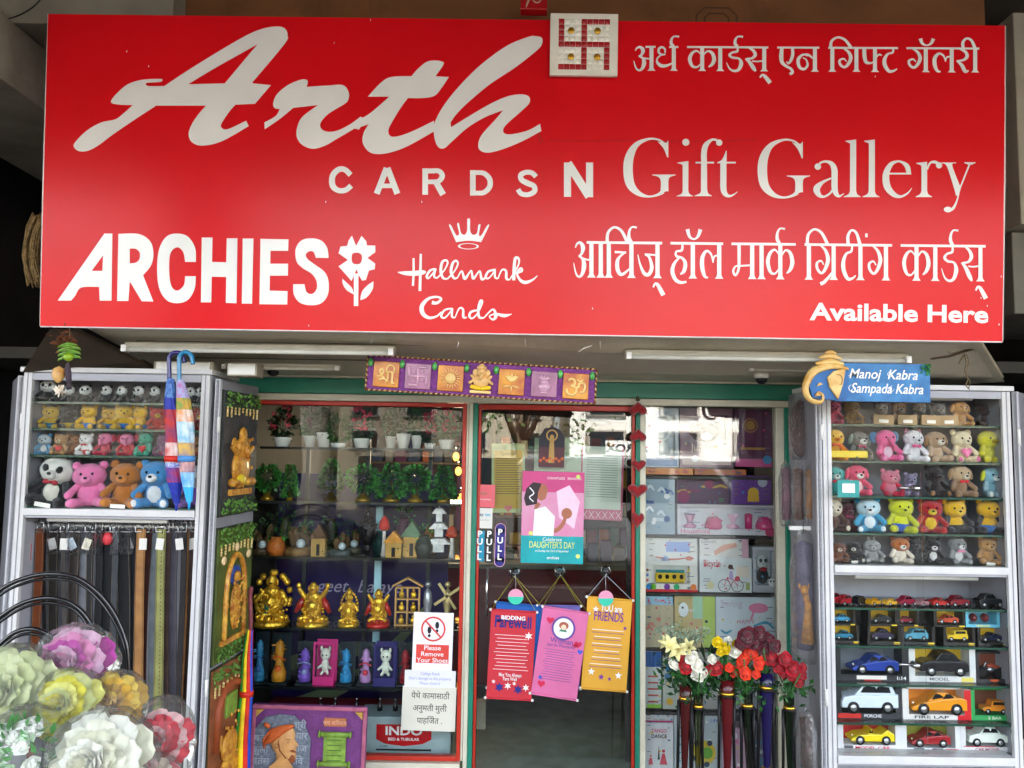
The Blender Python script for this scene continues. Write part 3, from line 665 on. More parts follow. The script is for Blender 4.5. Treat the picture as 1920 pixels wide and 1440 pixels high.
# red trims of left window
bar('red_trim', X4(455), X4(470), ZS, ZT, m_red, -.025, .02)
bar('red_trim', X4(864), X4(871), ZS, ZT, m_red, -.025, .02)
bar('cream_strip', X4(871.3), X4(875.7), ZS, ZT, m_cream, -.02, .02)
bar('red_trim', X4(470.2), X4(863.8), ZT - .022, ZT - .001, m_red, -.025, .02)
bar('red_trim', X4(470.2), X4(863.8), ZS, ZS + .022, m_red, -.025, .02)
bar('sill', X4(455), X4(871), ZS - .06, ZS - .002, m_cream, -.05, .03)
bar('stall_riser', X4(455), X4(871), ZB, ZS - .062, m_cream, -.01, .03)
bar('window_pane', X4(470.3), X4(863.7), ZS + .023, ZT - .023, m_glass, -.003, .003)
bar('window_pane', X4(1209.3), X4(1453.7), ZB, ZT, m_dglass, -.003, .003)
# door
dr = bpy.data.objects.new('door', None); COL.objects.link(dr); dr.parent = sfr
bar('red_edge', X4(893.5), X4(899), ZB, ZT - .004, m_red, -.02, .015, dr)
bar('red_edge', X4(1184), X4(1189.6), ZB, ZT - .004, m_red, -.02, .015, dr)
bar('red_edge', X4(899.2), X4(1183.8), ZT - .03, ZT - .004, m_red, -.02, .015, dr)
bar('pane', X4(899.3), X4(1183.7), ZB + .01, ZT - .031, m_dglass, -.004, .004, dr)
g = G(m_steel); a, b = at(914, 1062, YD), at(912, 1152, YD)
g.tube([(a.x, -.05, a.z), (b.x, -.05, b.z)], .006, 10)
for p in (a, b): g.tube([(p.x, -.05, p.z + (.02 if p is b else -.02)), (p.x, -.004, p.z + (.02 if p is b else -.02))], .005, 8)
g.obj('pull_handle', dr)
g = G(m_beige); a = at(890, 1350, 4.3); g.box((a.x + .03, .3, a.z), (.05, .06, .14)); g.obj('floor_closer', dr)

# interior: floor is the plinth, side walls, ceiling, back shelving
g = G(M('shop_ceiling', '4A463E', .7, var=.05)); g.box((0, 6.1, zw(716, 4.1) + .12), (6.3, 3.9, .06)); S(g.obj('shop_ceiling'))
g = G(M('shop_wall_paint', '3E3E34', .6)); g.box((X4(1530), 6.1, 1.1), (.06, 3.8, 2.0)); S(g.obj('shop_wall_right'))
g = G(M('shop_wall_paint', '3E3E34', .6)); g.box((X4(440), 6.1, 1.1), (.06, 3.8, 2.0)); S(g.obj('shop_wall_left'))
r_ = random.Random(11)
# purple printed panel behind the left window goods
pp = E('purple_print_panel', 'large purple printed panel behind the golden figurines in the window', 'poster', at(665, 1130, 4.75))
pk = k(4.75); g = G(M('purple_print', '24145A', .4, var=.15)); g.box((0, .01, 0), (340 * pk, .02, 470 * pk)); g.obj('panel', pp)
g = G(M('pale_print', 'B9AFC8', .5)); g.text('geet  bajaye', .02, .06, .105, .001, 0, 1, sh=.3); g.obj('lettering', pp)
g = G(M('pale_green_print', '8FA07A', .5)); g.stroke([(-.5, -.62, .05), (-.1, -.5, .08), (.2, -.28, .06), (.42, -.02, .03)], .001); g.stroke([(-.42, -.38, .1), (-.15, -.32, .14), (.08, -.24, .05)], .001)
g.obj('swirl', pp)
# wall racking at the back
def rack(x, w, y, label, n, cols, zt=2.0):
    t = E('display_rack', label, 'shelving', (x, y, FL), 'shelving inside the shop')
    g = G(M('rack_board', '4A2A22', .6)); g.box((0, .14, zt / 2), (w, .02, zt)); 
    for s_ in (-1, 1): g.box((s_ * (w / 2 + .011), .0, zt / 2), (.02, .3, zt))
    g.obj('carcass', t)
    for i in range(n):
        z = .25 + (zt - .35) * i / n
        g = G(M('rack_shelf', '6E5A48', .5)); g.box((0, 0, z), (w - .004, .26, .02)); g.obj('shelf', t)
        x_ = -w / 2 + .05
        while x_ < w / 2 - .07:
            ww = r_.uniform(.04, .12); h = r_.uniform(.1, (zt - .35) / n - .05); c = r_.choice(cols)
            g = G(M('goods_' + c, c, .45)); g.box((x_ + ww / 2, r_.uniform(-.08, 0), z + .011 + h / 2), (ww * .93, .09, h)); g.obj('boxed_item', t, bevel=.003); x_ += ww + r_.uniform(.0, .03)
    return t
cols = ['7A1E2A', 'A8923C', '2C3E66', '5E2C5A', 'C0B8A8', '3C5A44', 'B05A2A', '8A8A92', '1E1E24']
rack(-1.05, 1.5, 7.8, 'dark wooden racking of packed goods behind the left window', 5, cols)
rack(.6, 1.5, 7.8, 'dark wooden racking of packed goods seen through the door', 6, cols)
rack(1.95, .9, 7.8, 'narrow racking of packed goods in the far corner of the shop', 5, cols)
ct = E('shop_counter', 'red fronted counter inside the shop seen through the door', 'counter', (.15, 6.2, FL))
g = G(M('counter_red', '7E1A1C', .4)); g.box((0, 0, .42), (1.5, .5, .84)); g.obj('body', ct, bevel=.01)
g = G(M('counter_top', '94907E', .3)); g.box((0, -.02, .86), (1.56, .58, .035)); g.obj('top', ct, bevel=.006)
for i in range(14):
    g = G(M('goods_' + cols[i % 9], cols[i % 9], .45)); h = r_.uniform(.06, .2); g.box((-.68 + i * .105, r_.uniform(-.15, .1), .878 + h / 2), (.08, .08, h)); g.obj('countertop_item', ct, bevel=.003)
# lit lamps deep inside
for i, (x, z) in enumerate(((xw(857, 7), zw(858, 7)), (xw(862, 7), zw(885, 7)), (xw(868, 7), zw(935, 7)))):
    r = E('display_lamp', ['upper small glowing amber lamp inside the shop', 'middle small glowing amber lamp inside the shop', 'lowest small glowing amber lamp inside the shop'][i], 'lamp', (x, 7.0, z))
    m = M('amber_glow', 'FFB055', .5, emit=.13); g = G(m); g.ell((0, 0, 0), (.03, .03, .04)); g.obj('bulb', r)
    g = G(m_steel); g.lathe([(.02, .06), (.03, .09), (0, .1)]); g.tube([(0, 0, .09), (0, .6, .12)], .006, 6); g.obj('holder', r)
lp = bpy.data.lights.new('lamp_light', 'POINT'); lp.energy = 2; lp.color = (1, .78, .5); lp.shadow_soft_size = .15
lo = bpy.data.objects.new('lamp_light', lp); COL.objects.link(lo); lo.location = (xw(860, 6.7), 6.6, 1.55)

# ================================================================ CABINETS
CAB = {}
def cabinet(key, label, pxl, pxr, py_ref, top_py, bands, Y, depth, slabs, shelf_pys, pxmid, glass):
    """bands: list of (py_top, py_bottom) of opening zones; slabs: solid boards."""
    x0, x1 = at(pxl, py_ref, Y).x, at(pxr, py_ref, Y).x
    zt = at(pxmid, top_py, Y).z; zb = -.33; w = x1 - x0; cx = (x0 + x1) / 2
    c = E('display_cabinet', label, 'cabinet', (cx, Y, 0), 'white toy display cabinets')
    sw = .037
    def b(name, xa_, xb, ya, yb, za, zb_, m=m_white, bv=.002):
        g = G(m); g.box(((xa_ + xb) / 2, (ya + yb) / 2, (za + zb_) / 2), (xb - xa_, yb - ya, zb_ - za)); return g.obj(name, c, bevel=bv)
    b('side_panel', -w / 2, -w / 2 + .016, .02, depth, zb, zt, m_lgrey); b('side_panel', w / 2 - .016, w / 2, .02, depth, zb, zt, m_lgrey)
    b('back_panel', -w / 2 + .017, w / 2 - .017, depth - .012, depth, zb, zt, m_lgrey)
    b('top_board', -w / 2 - .012, w / 2 + .012, -.015, depth, zt, zt + .022)
    b('frame_post', -w / 2, -w / 2 + sw, -.004, .018, zb, zt - .002); b('frame_post', w / 2 - sw, w / 2, -.004, .018, zb, zt - .002)
    b('frame_groove', -w / 2 + sw * .45, -w / 2 + sw * .55, -.0062, -.0042, zb, zt - .002, m_grey, 0); b('frame_groove', w / 2 - sw * .55, w / 2 - sw * .45, -.0062, -.0042, zb, zt - .002, m_grey, 0)
    b('frame_rail', -w / 2 + sw + .001, w / 2 - sw - .001, -.002, .018, zt - .035, zt - .002, m_lgrey)
    for s_ in slabs:
        za, zb2 = at(pxmid, s_[1], Y).z, at(pxmid, s_[0], Y).z
        b('middle_board', -w / 2 + sw + .001, w / 2 - sw - .001, -.012, depth - .014, za, zb2)
        b('inner_track', -w / 2 + sw + .001, w / 2 - sw - .001, .002, .02, za - .012, za - .001, m_lgrey)
    zs = []
    for p in shelf_pys:
        z = at(pxmid, p, Y + .03).z; zs.append(z)
        g = G(m_shelf); g.box((0, .03 + (depth - .05) / 2, z - .004), (w - .036, depth - .05, .008)); gs_ = g.obj('glass_shelf', c)
        g = G(M('green_glass_edge', '1E4A3A', .15, coat=.5)); g.box((0, .0275, z - .004), (w - .036, .004, .009)); g.obj('edge', gs_)
    for za_, zb_ in glass:
        zA, zB = at(pxmid, za_, Y).z, at(pxmid, zb_, Y).z; h = zA - zB; iw = w - 2 * sw
        for s_, y in ((-1, .006), (1, .012)):
            g = G(m_case); g.box((s_ * iw / 4 + (-s_) * .008, y, (zA + zB) / 2), (iw / 2 + .012, .003, h)); g.obj('sliding_pane', c)
    CAB[key] = dict(x0=x0, x1=x1, cx=cx, z=zs, root=c, Y=Y)
    return c
cl = cabinet('L', 'white cabinet of panda and bear soft toys above hanging belts', 45, 394, 720, 700, None, YC, .34, [(955, 968)], [755, 805, 855, 952], 220, [(735, 952)])
cr = cabinet('R', 'white cabinet of soft toys above rows of toy cars', 1541, 1893, 740, 731, None, YC, .34, [(1061, 1075), (1417, 1432)], [797, 866, 932, 1001, 1059, 1141, 1212, 1284, 1356, 1416], 1710, [(760, 1058), (1080, 1414)])
# lock handles on right cabinet
for px, py, m in ((1706, 915, m_steel), (1705, 1246, m_steel)):
    a = at(px, py, YC - .01); g = G(m); g.T = Matrix.Translation(a - cr.location)
    g.tube([(-.045, 0, 0), (.02, 0, .0)], .006, 8); g.lathe([(0, -.03), (.013, -.03), (.015, -.01), (.015, .012), (0, .014)], (.022, .0, .0), 14, 'Y'); g.obj('lock_handle', cr)
# interior unlit tubes
for c, a, b in ((cl, (90, 973), (314, 977)), (cr, (1602, 1080), (1832, 1084)), (cr, (1560, 744), (1822, 747))):
    p, q = at(*a, YC + .05), at(*b, YC + .05); g = G(M('cabinet_tube', 'DCDAD2', .3)); g.tube([p - c.location, q - c.location], .011, 10); g.obj('tube_lamp', c)
# folded doors
def leaf(cab, par_label, xh, Yh, xe, Ye, zt, zb, side):
    d = Vector((xe - xh, Ye - Yh, 0)); L = d.length; ang = math.atan2(d.y, d.x)
    r = bpy.data.objects.new('cabinet_door', None); COL.objects.link(r); r.parent = cab; r.location = Vector((xh, Yh, 0)) - cab.location; r.rotation_euler = (0, 0, ang); r['label'] = par_label
    g = G(m_grey); g.box((L / 2, 0, (zt + zb) / 2), (L, .02, zt - zb)); g.obj('leaf', r, bevel=.003)
    g = G(M('edge_band', 'BEBEC2', .35)); g.box((.012, .0, (zt + zb) / 2), (.024, .024, zt - zb + .004)); g.obj('edge_strip', r, bevel=.003)
    g = G(m_plasticw)
    for z in (zt - .2, zb + .9): g.tube([(0, -.012, z - .035), (0, -.012, z + .035)], .007, 8)
    g.obj('hinge', r, kind='stuff'); return r, ang, L
LZ = at(400, 711, YC).z
LFO = Vector((at(400, 900, YC).x, YC, 0))
lf, LA, LL = leaf(cl, 'grey cabinet door folded back and hung with carved mural plaques', at(400, 900, YC).x, YC, at(474, 900, 3.93).x, 3.93, LZ, -.33, 1)
leaf(cl, 'grey edge of the cabinet door folded back beside the pandas', at(27, 900, YC).x, YC, at(24, 900, 3.8).x - .02, 3.8, at(35, 705, YC).z, -.33, -1)
RZ_ = at(1530, 725, YC).z
rf, RA, RL = leaf(cr, 'grey cabinet door folded back with bagged gifts hung on it', at(1537, 900, YC).x, YC, at(1484, 900, 4.04).x, 4.04, RZ_, -.33, 1)
leaf(cr, 'white cabinet door folded back beside the toy car shelves', at(1908, 900, YC).x, YC, at(1916, 900, 3.8).x + .12, 3.8, at(1905, 735, YC).z, -.33, -1)
# ================================================================ SOFT TOYS
def fur(c, v=.10): return M('plush_' + c, c, 1.0, var=v, scale=26, bump=.9, bscale=260, sheen=.35, spec=.15)
m_eye = M('toy_eye', '0A0A0A', .12); m_nose = M('toy_nose', '151012', .3)
def limb(g, a, b, r0, r1, n=5):
    a, b = Vector(a), Vector(b)
    for i in range(n):
        t = i / (n - 1)
    g.tube([a, a.lerp(b, .5), b], [r0, (r0 + r1) / 2, r1], 10, False); g.ell(a, r0, 10, 8); g.ell(b, r1, 10, 8)
def plush(label, px, py, zb, Y, hpx, body, head=None, belly=None, limbs=None, ears='round', earc=None, muz=None, beak=None, trunk=False, eyes=True,
          patch=None, bow=None, heart=None, shorts=None, group='soft toys on the shelves', rz=0, wide=1.0, cat='soft toy', pads=None, lean=0, tag=False):
    head = head or body; limbs = limbs or body; earc = earc or head; h = hpx * k(Y)
    x = at(px, py, Y).x
    r = E('soft_toy', label, cat, (x, Y, zb), group, rz=rz, ry=lean)
    rr = random.Random(sum(map(ord, label)))
    r.rotation_euler.z = rz + rr.uniform(-.28, .28); r.rotation_euler.y = lean + rr.uniform(-.07, .07)
    def V(*a): return tuple(q * h for q in a)
    w = wide
    g = G(fur(body)); g.ell(V(0, .02, .28), V(.235 * w, .19, .28), 16, 12, jit=.015, rnd=rr)
    if limbs == body or True:
        g.use(fur(limbs))
        for s in (-1, 1):
            limb(g, V(s * .19 * w, -.06, .47), V(s * .33 * w, -.20, .27), .075 * h, .085 * h)
            limb(g, V(s * .13 * w, -.08, .10), V(s * .25 * w, -.30, .105), .10 * h, .105 * h)
    if belly: g.use(fur(belly)); g.ell(V(0, -.055, .28), V(.17 * w, .135, .21), 14, 10)
    if shorts: g.use(fur(shorts)); g.ell(V(0, .015, .17), V(.25 * w, .205, .175), 14, 10)
    g.obj('body', r)
    if pads:
        for s in (-1, 1):
            g = G(fur(pads)); g.ell(V(s * .27 * w, -.385, .105), V(.07, .025, .075), 10, 8); g.obj('foot_pad', r)
    g = G(fur(head)); g.ell(V(0, -.04, .685), V(.30 * w, .24, .265), 20, 14, jit=.022, rnd=rr)
    if beak is None and not trunk: g.ell(V(0, -.12, .62), V(.24 * w, .19, .16), 14, 10)
    hd = g.obj('head', r)
    for s in (-1, 1):
        g = G(fur(earc))
        if ears == 'round': g.ell(V(s * .235 * w, .0, .905), V(.095, .055, .095), 12, 8)
        elif ears == 'point': g.add([V(s * .09, -.03, .92), V(s * .28 * w, -.03, .80), V(s * .25 * w, .03, 1.07), V(s * .17, .06, .84)], [(0, 1, 2), (1, 3, 2), (3, 0, 2), (0, 3, 1)], True)
        elif ears == 'flop': g.ell(V(s * .30 * w, -.05, .68), V(.07, .09, .18), 12, 10, Matrix.Rotation(s * -.25, 3, 'Y'))
        elif ears == 'elephant': g.ell(V(s * .33 * w, .02, .73), V(.14, .035, .17), 14, 10)
        elif ears == 'long': g.ell(V(s * .11, .02, 1.0), V(.05, .035, .17), 10, 8, Matrix.Rotation(s * .2, 3, 'Y'))
        else: continue
        g.obj('ear', r)
    if patch:
        for s in (-1, 1):
            g = G(fur(patch)); g.ell(V(s * .125, -.255, .72), V(.065, .035, .085), 10, 8, Matrix.Rotation(s * .5, 3, 'Y')); g.obj('eye_patch', r)
    if beak: g = G(fur(beak)); g.ell(V(0, -.31, .645), V(.095, .10, .04), 12, 8); g.ell(V(0, -.28, .615), V(.07, .07, .03), 10, 6); g.obj('beak', r)
    elif trunk:
        g = G(fur(head)); g.tube([V(0, -.24, .68), V(0, -.33, .60), V(.02, -.38, .50), V(.06, -.40, .44), V(.11, -.40, .47)], [.085 * h, .07 * h, .055 * h, .045 * h, .04 * h], 10); g.obj('trunk', r)
    else:
        g = G(fur(muz or head)); g.ell(V(0, -.27, .61), V(.12, .095, .09), 14, 10); g.obj('muzzle', r)
        g = G(m_nose); g.ell(V(0, -.36, .64), V(.042, .024, .03), 10, 8); g.obj('nose', r)
    if eyes:
        for s in (-1, 1):
            g = G(m_eye); g.ell(V(s * .115, -.262 if not patch else -.288, .725), V(.030, .02, .032), 10, 8); g.obj('eye', r)
    if bow:
        g = G(M('ribbon_' + bow, bow, .45, sheen=.2))
        for s in (-1, 1): g.ell(V(s * .075, -.235, .475), V(.075, .03, .05), 10, 8, Matrix.Rotation(s * .25, 3, 'Y'))
        g.ell(V(0, -.255, .475), V(.03, .025, .03), 8, 6); g.obj('bow', r)
    if heart:
        g = G(M('satin_' + heart, heart, .4, sheen=.3)); q = [(u * 1.0, v) for u, v in [(.0625 * 16 * sin(t) ** 3, .0625 * (13 * cos(t) - 5 * cos(2 * t) - 2 * cos(3 * t) - cos(4 * t))) for t in [2 * pi * i / 20 for i in range(20)]]]
        s_ = .17 * h; vs = [(a * s_, -.29 * h, .31 * h + b * s_) for a, b in q]; vb = [(a * s_ * .9, -.22 * h, .31 * h + b * s_ * .9) for a, b in q]
        g.add(vs + vb + [(0, -.33 * h, .31 * h)], [(i, (i + 1) % 20, 40) for i in range(20)] + [(i, i + 20, (i + 1) % 20 + 20, (i + 1) % 20) for i in range(20)], True); g.obj('heart_cushion', r)
    if tag:
        g = G(M('price_tag', 'E8E4DA', .5)); g.box(V(.0, -.33, .04), V(.3, .01, .08)); g.obj('price_tag', r)
    return r
LZs = CAB['L']['z']; RZs = CAB['R']['z']
YP = YC + .11
GL1, GL2, GL3, GL4 = 'pandas on the topmost glass shelf', 'yellow and red bears on the second glass shelf', 'small soft toys on the third glass shelf', 'large soft toys above the belts'
# row of pandas
pand = dict(body='1A1A1C', head='DDE0DA', limbs='1A1A1C', earc='1A1A1C', muz='DDE0DA', patch='141416')
plush('largest panda on the top shelf beside the hanging lime charm', 90, 755, LZs[0], YP - .02, 44, **pand, group=GL1, wide=1.1)
nm = ['panda half hidden by the white paper flower', 'second panda after the big one on the top shelf', 'tilted panda in the middle of the top shelf', 'panda above the widest shorts wearing bears in the middle', 'panda above the yellow bear in blue shorts beside the red one', 'panda nearest the blue umbrella on the top shelf', 'panda behind the multicoloured umbrella on the top shelf', 'panda at the hinge end of the top shelf']
for i, (x, n_) in enumerate(zip((131, 163, 199, 229, 260, 292, 356, 379), nm)):
    plush(n_, x, 755, LZs[0], YP, 35, **pand, group=GL1, rz=RND.uniform(-.4, .3), lean=RND.uniform(-.15, .15))
# second row
y2 = [(93, 'D9B23A', '2C6E8A', 'pale yellow bear in teal shorts at the shelf end', 44), (128, '1E1C1A', 'C9A828', 'black bear with a yellow middle beside the teal shorts bear', 46),
      (166, 'E8B51E', '2F6FC0', 'widest yellow bear in bright blue shorts', 47), (203, 'C99A20', '2F5FA0', 'dim yellow bear tucked behind its wide neighbour', 42),
      (231, 'E3B420', '2F6CB8', 'yellow bear in blue shorts below the middle panda', 48), (263, 'EBB723', '2F6CC0', 'yellow bear in blue shorts next to the red bear', 46),
      (296, 'B92A1E', 'B92A1E', 'red bear with yellow muzzle beside the blue umbrella', 44), (358, 'B5241C', 'A01E18', 'red bear behind the multicoloured umbrella tip', 44), (380, 'B02A1C', 'A01E18', 'red bear at the hinge end of the second shelf', 42)]
for x, c, s_, n_, h in y2:
    plush(n_, x, 805, LZs[1], YP, h, c, shorts=s_, muz='E8C24A' if c[0] in 'B' else None, group=GL2, wide=1.12, rz=RND.uniform(-.3, .3))
# third row
plush('small blue bear with white face and belly at the shelf end', 83, 855, LZs[2], YP, 40, '4E9AC8', head='DDE6EA', belly='E6ECEE', limbs='5AA2CC', earc='4E9AC8', group=GL3)
plush('tan bear holding a small red heart', 113, 855, LZs[2], YP, 40, 'B98A58', muz='E0C8A0', heart='B8202A', group=GL3)
plush('brown bear squeezed beside the white bear in a red scarf', 137, 855, LZs[2], YP + .04, 40, 'A5683C', group=GL3)
plush('white bear wearing a big red scarf', 162, 855, LZs[2], YP - .01, 42, 'E8E6E2', bow='C81E26', shorts='C2202A', group=GL3)
plush('pink elephant with red ears, nearer the white bear', 197, 855, LZs[2], YP, 45, 'C2304A', head='EE88AC', ears='elephant', earc='B8243A', trunk=True, group=GL3)
plush('pink elephant with red ears, nearer the green bear', 240, 855, LZs[2], YP, 45, 'C22A3A', head='EE8CB0', ears='elephant', earc='B8243A', trunk=True, group=GL3, rz=.3)
plush('sea green bear holding a red heart', 275, 855, LZs[2], YP - .01, 47, '3FA88A', muz='5CBFA0', heart='C41E28', group=GL3)
plush('dull purple bear beside the blue umbrella', 306, 855, LZs[2], YP, 42, '8A5A7C', shorts='A03A4A', group=GL3)
plush('brown bear with red trousers at the hinge end', 370, 855, LZs[2], YP, 40, 'A06A3A', shorts='9A2A22', group=GL3)
# big row
plush('large black and white panda slumped at the shelf end', 96, 952, LZs[3], YP - .02, 96, '18181A', head='E4E2D8', belly='E6E2D2', limbs='18181A', earc='18181A', muz='E4E2D8', patch='141416', bow='A01828', group=GL4, wide=1.1, lean=.12, tag=True)
plush('large bright pink teddy bear with open arms', 169, 952, LZs[3], YP - .04, 84, 'F27EB4', muz='F48CBC', pads='F48CBC', group=GL4, wide=1.18)
plush('large orange brown teddy bear', 231, 952, LZs[3], YP - .04, 86, 'C4762A', muz='CE8234', pads='CE8234', group=GL4, wide=1.08, tag=True)
plush('large blue bear with white face and belly and a red nose', 293, 952, LZs[3], YP - .03, 90, '3F8FD0', head='4A98D6', belly='EEF1F2', limbs='4A98D6', muz='F0F2F3', pads='F0F2F3', group=GL4, wide=1.1)
plush('large white and purple bear behind the umbrella tips', 362, 952, LZs[3], YP, 82, '7A4FA8', head='E6E6EA', limbs='8C62B4', earc='6A3F98', group=GL4, wide=1.05)

# cabinet beside the name board
GA, GB, GC, GD, GE = 'bears on the top shelf under the name board', 'soft toys on the shelf with the pink elephant', 'soft toys on the lock handle shelf', 'bears on the blue and yellow shelf', 'soft toys on the bottom shelf above the cars'
z = RZs
plush('pink bagged bear under the spiral shell ornament', 1561, 797, z[0], YP, 46, 'D06078', bow='C03A58', group=GA)
plush('olive tan bear under the blue name board', 1597, 797, z[0], YP - .01, 46, '9A7A50', muz='C0A070', group=GA, wide=1.1)
for x, c, n_ in ((1649, '6E645C', 'grey bear in a paper cup box beneath the board lettering'), (1685, '8A6440', 'brown boxed bear between the two grey boxed bears'), (1722, '7A6A58', 'taupe boxed bear, third of the boxed ones'), (1760, '6A6660', 'grey boxed bear beside the tan dog')):
    r = plush(n_, x, 797, z[0], YP, 46, c, muz='8A8278', group=GA, wide=.9)
    g = G(M('kraft_tray', 'A88E68', .7)); q = k(YP); g.box((0, -.10, 9 * q), (34 * q, .01, 18 * q)); g.use(M('tray_label', 'E0DCCE', .5)); g.box((0, -.107, 6 * q), (16 * q, .004, 6 * q)); g.obj('tray', r)
plush('tan dog with floppy ears under the cabinet tube', 1799, 797, z[0], YP - .01, 50, 'C08A4C', ears='flop', muz='D0A060', group=GA, wide=1.1)
plush('dark reddish brown bear in the shadowed shelf end', 1842, 797, z[0], YP + .05, 46, '3A1E16', group=GA)
plush('yellow duck with an orange beak and orange scarf', 1561, 866, z[1], YP, 62, 'EBA82A', head='F2B832', limbs='EF8A2A', ears=None, beak='E87820', bow='D8603A', group=GB)
plush('grey dog with white muzzle and pink bow', 1608, 866, z[1], YP, 58, '6E6A60', head='77736A', muz='D6D4CA', bow='A83A60', ears='flop', earc='8E9A88', group=GB)
plush('bright pink elephant sitting with its trunk curled', 1661, 866, z[1], YP - .02, 62, 'F0609A', ears='elephant', earc='2A6A98', trunk=True, belly='E8C8DC', pads='F48AB8', group=GB, wide=1.05)
plush('white cat with pink bow and pink ears', 1710, 866, z[1], YP - .01, 62, 'EEE8EC', ears='point', earc='F0A0C0', bow='E0508C', pads='F4F0F2', group=GB)
plush('tan dog with a huge black nose', 1755, 866, z[1], YP, 60, 'C0A080', head='AC8A68', muz='E6DCC8', ears='flop', earc='A07850', group=GB, wide=1.1)
plush('cream bear hugging a pink heart cushion', 1803, 866, z[1], YP - .01, 62, 'EFDDB4', heart='F07AA8', pads='E0709C', ears='round', group=GB)
plush('lemon yellow chick holding a smaller chick', 1851, 866, z[1], YP, 63, 'E8E030', ears=None, beak='D8B820', belly='F0E858', group=GB, wide=1.1)
plush('teal dog in a clear box with a yellow lid', 1566, 932, z[2], YP, 56, '3FA8A0', muz='D8EAE4', ears='flop', bow='D83A4A', group=GC, wide=.95)
plush('coral pink dog with white muzzle beside the yellow lidded box', 1606, 932, z[2], YP - .01, 60, 'F0607A', muz='F0E4DA', ears='flop', belly='F2D8D4', group=GC)
plush('shaggy pink lion with red feet near the lock handle', 1667, 932, z[2], YP, 50, 'E07C90', limbs='D8284A', ears='round', muz='E8A0A8', group=GC, wide=1.25)
plush('small grey mauve mouse behind the lock handle', 1706, 932, z[2], YP, 44, '8A7C98', ears='round', bow='B8A8C8', group=GC, wide=.8)
plush('very dark brown bear with tan feet', 1752, 932, z[2], YP + .02, 58, '2A1A16', pads='A07040', muz='3A241C', group=GC)
plush('beige dog with one brown eye patch and a red bow', 1799, 932, z[2], YP - .01, 62, '9C7858', head='C8AA84', ears='flop', earc='A88660', bow='D81E30', muz='E0CDAE', group=GC, wide=1.08)
plush('pale blue dog with long yellow ears', 1856, 932, z[2], YP, 58, '8CC0D0', head='9CD0E0', ears='flop', earc='E4E430', muz='E8F0F0', limbs='A8CCD8', pads='E8E8DC', group=GC)
plush('brown monkey with cream face at the shelf end', 1562, 1001, z[3], YP, 62, '4A2A20', head='E0D4BC', ears='round', earc='C8B89C', belly='5A3428', pads='E4D8C0', group=GD)
plush('dark maroon monkey with pink nosed bow', 1588, 1001, z[3], YP + .05, 54, '5A2430', bow='8A2A50', pads='E0D0B8', group=GD)
plush('blue bear with white face and white belly', 1631, 1001, z[3], YP, 64, '2F9CC8', head='C8E4EE', belly='EEF4F4', limbs='3AA4CE', earc='2F9CC8', muz='F0F4F4', pads='F0F4F4', group=GD, wide=1.1)
plush('lime yellow bear in royal blue shorts', 1686, 1001, z[3], YP - .01, 66, 'DDE028', shorts='2458B8', limbs='D0D428', group=GD, wide=1.12)
plush('red bear with a yellow belly band', 1743, 1001, z[3], YP - .01, 64, 'B81820', belly='E8C020', muz='E8C82A', group=GD, wide=1.12)
plush('yellow bear in black shorts beside the red bear', 1791, 1001, z[3], YP, 64, 'EDB820', shorts='26262C', muz='F2C83C', limbs='2A2A30', group=GD, wide=1.1)
plush('yellow bear in pale blue shorts at the frame end', 1852, 1001, z[3], YP, 64, 'F0B81E', shorts='3A78C0', limbs='1E2024', group=GD, wide=1.15)
plush('reddish brown puppy lying at the end of the bottom shelf', 1571, 1059, z[4], YP, 36, '7A4830', ears='flop', earc='5A3020', muz='D8C8B0', group=GE, wide=1.4)
plush('black puppy lying with a white muzzle', 1601, 1059, z[4], YP, 38, '1C1818', ears='flop', muz='E4DED0', pads='E4DED0', group=GE, wide=1.4, tag=True)
plush('grey rabbit with long ears', 1637, 1059, z[4], YP, 42, '9A9A98', ears='long', muz='C8C8C4', group=GE, wide=1.2)
plush('orange and white guinea pig', 1686, 1059, z[4], YP - .01, 48, 'E8DCC8', head='B8662A', ears='round', earc='8A4A20', muz='F0E8DC', group=GE, wide=1.2)
plush('charcoal cat half hidden behind the guinea pig', 1716, 1059, z[4], YP + .05, 46, '38383C', ears='point', group=GE)
plush('black cat with a white chest', 1748, 1059, z[4], YP, 46, '141416', belly='E8E6E0', muz='ECEAE4', ears='point', group=GE)
plush('grey striped tiger cub with a pink bow', 1794, 1059, z[4], YP - .01, 50, '8E9090', head='7A7C7C', ears='point', muz='E6E4E0', bow='E080A8', belly='D8D8D4', group=GE, wide=1.15)
plush('golden tan bear at the end of the bottom shelf', 1850, 1059, z[4], YP, 50, 'BE8C50', muz='C8985C', group=GE, wide=1.1, tag=True)
# clear box with yellow lid
q = k(YP); c_ = at(1587, 901, YP - .05)
r = E('gift_box', 'clear gift box with a bright yellow lid among the soft toys', 'box', (c_.x, YP, RZs[2]))
g = G(M('yellow_lid', 'EBCB35', .4)); g.box((0, 0, 76 * q), (78 * q, .12, 13 * q)); g.obj('lid', r, bevel=.003)
g = G(M('teal_card', '2F9490', .5)); g.box((-18 * q, -.17, 15 * q), (38 * q, .006, 30 * q)); g.use(m_wprint); g.box((-18 * q, -.1745, 16 * q), (22 * q, .002, 16 * q)); g.obj('front_card', r)
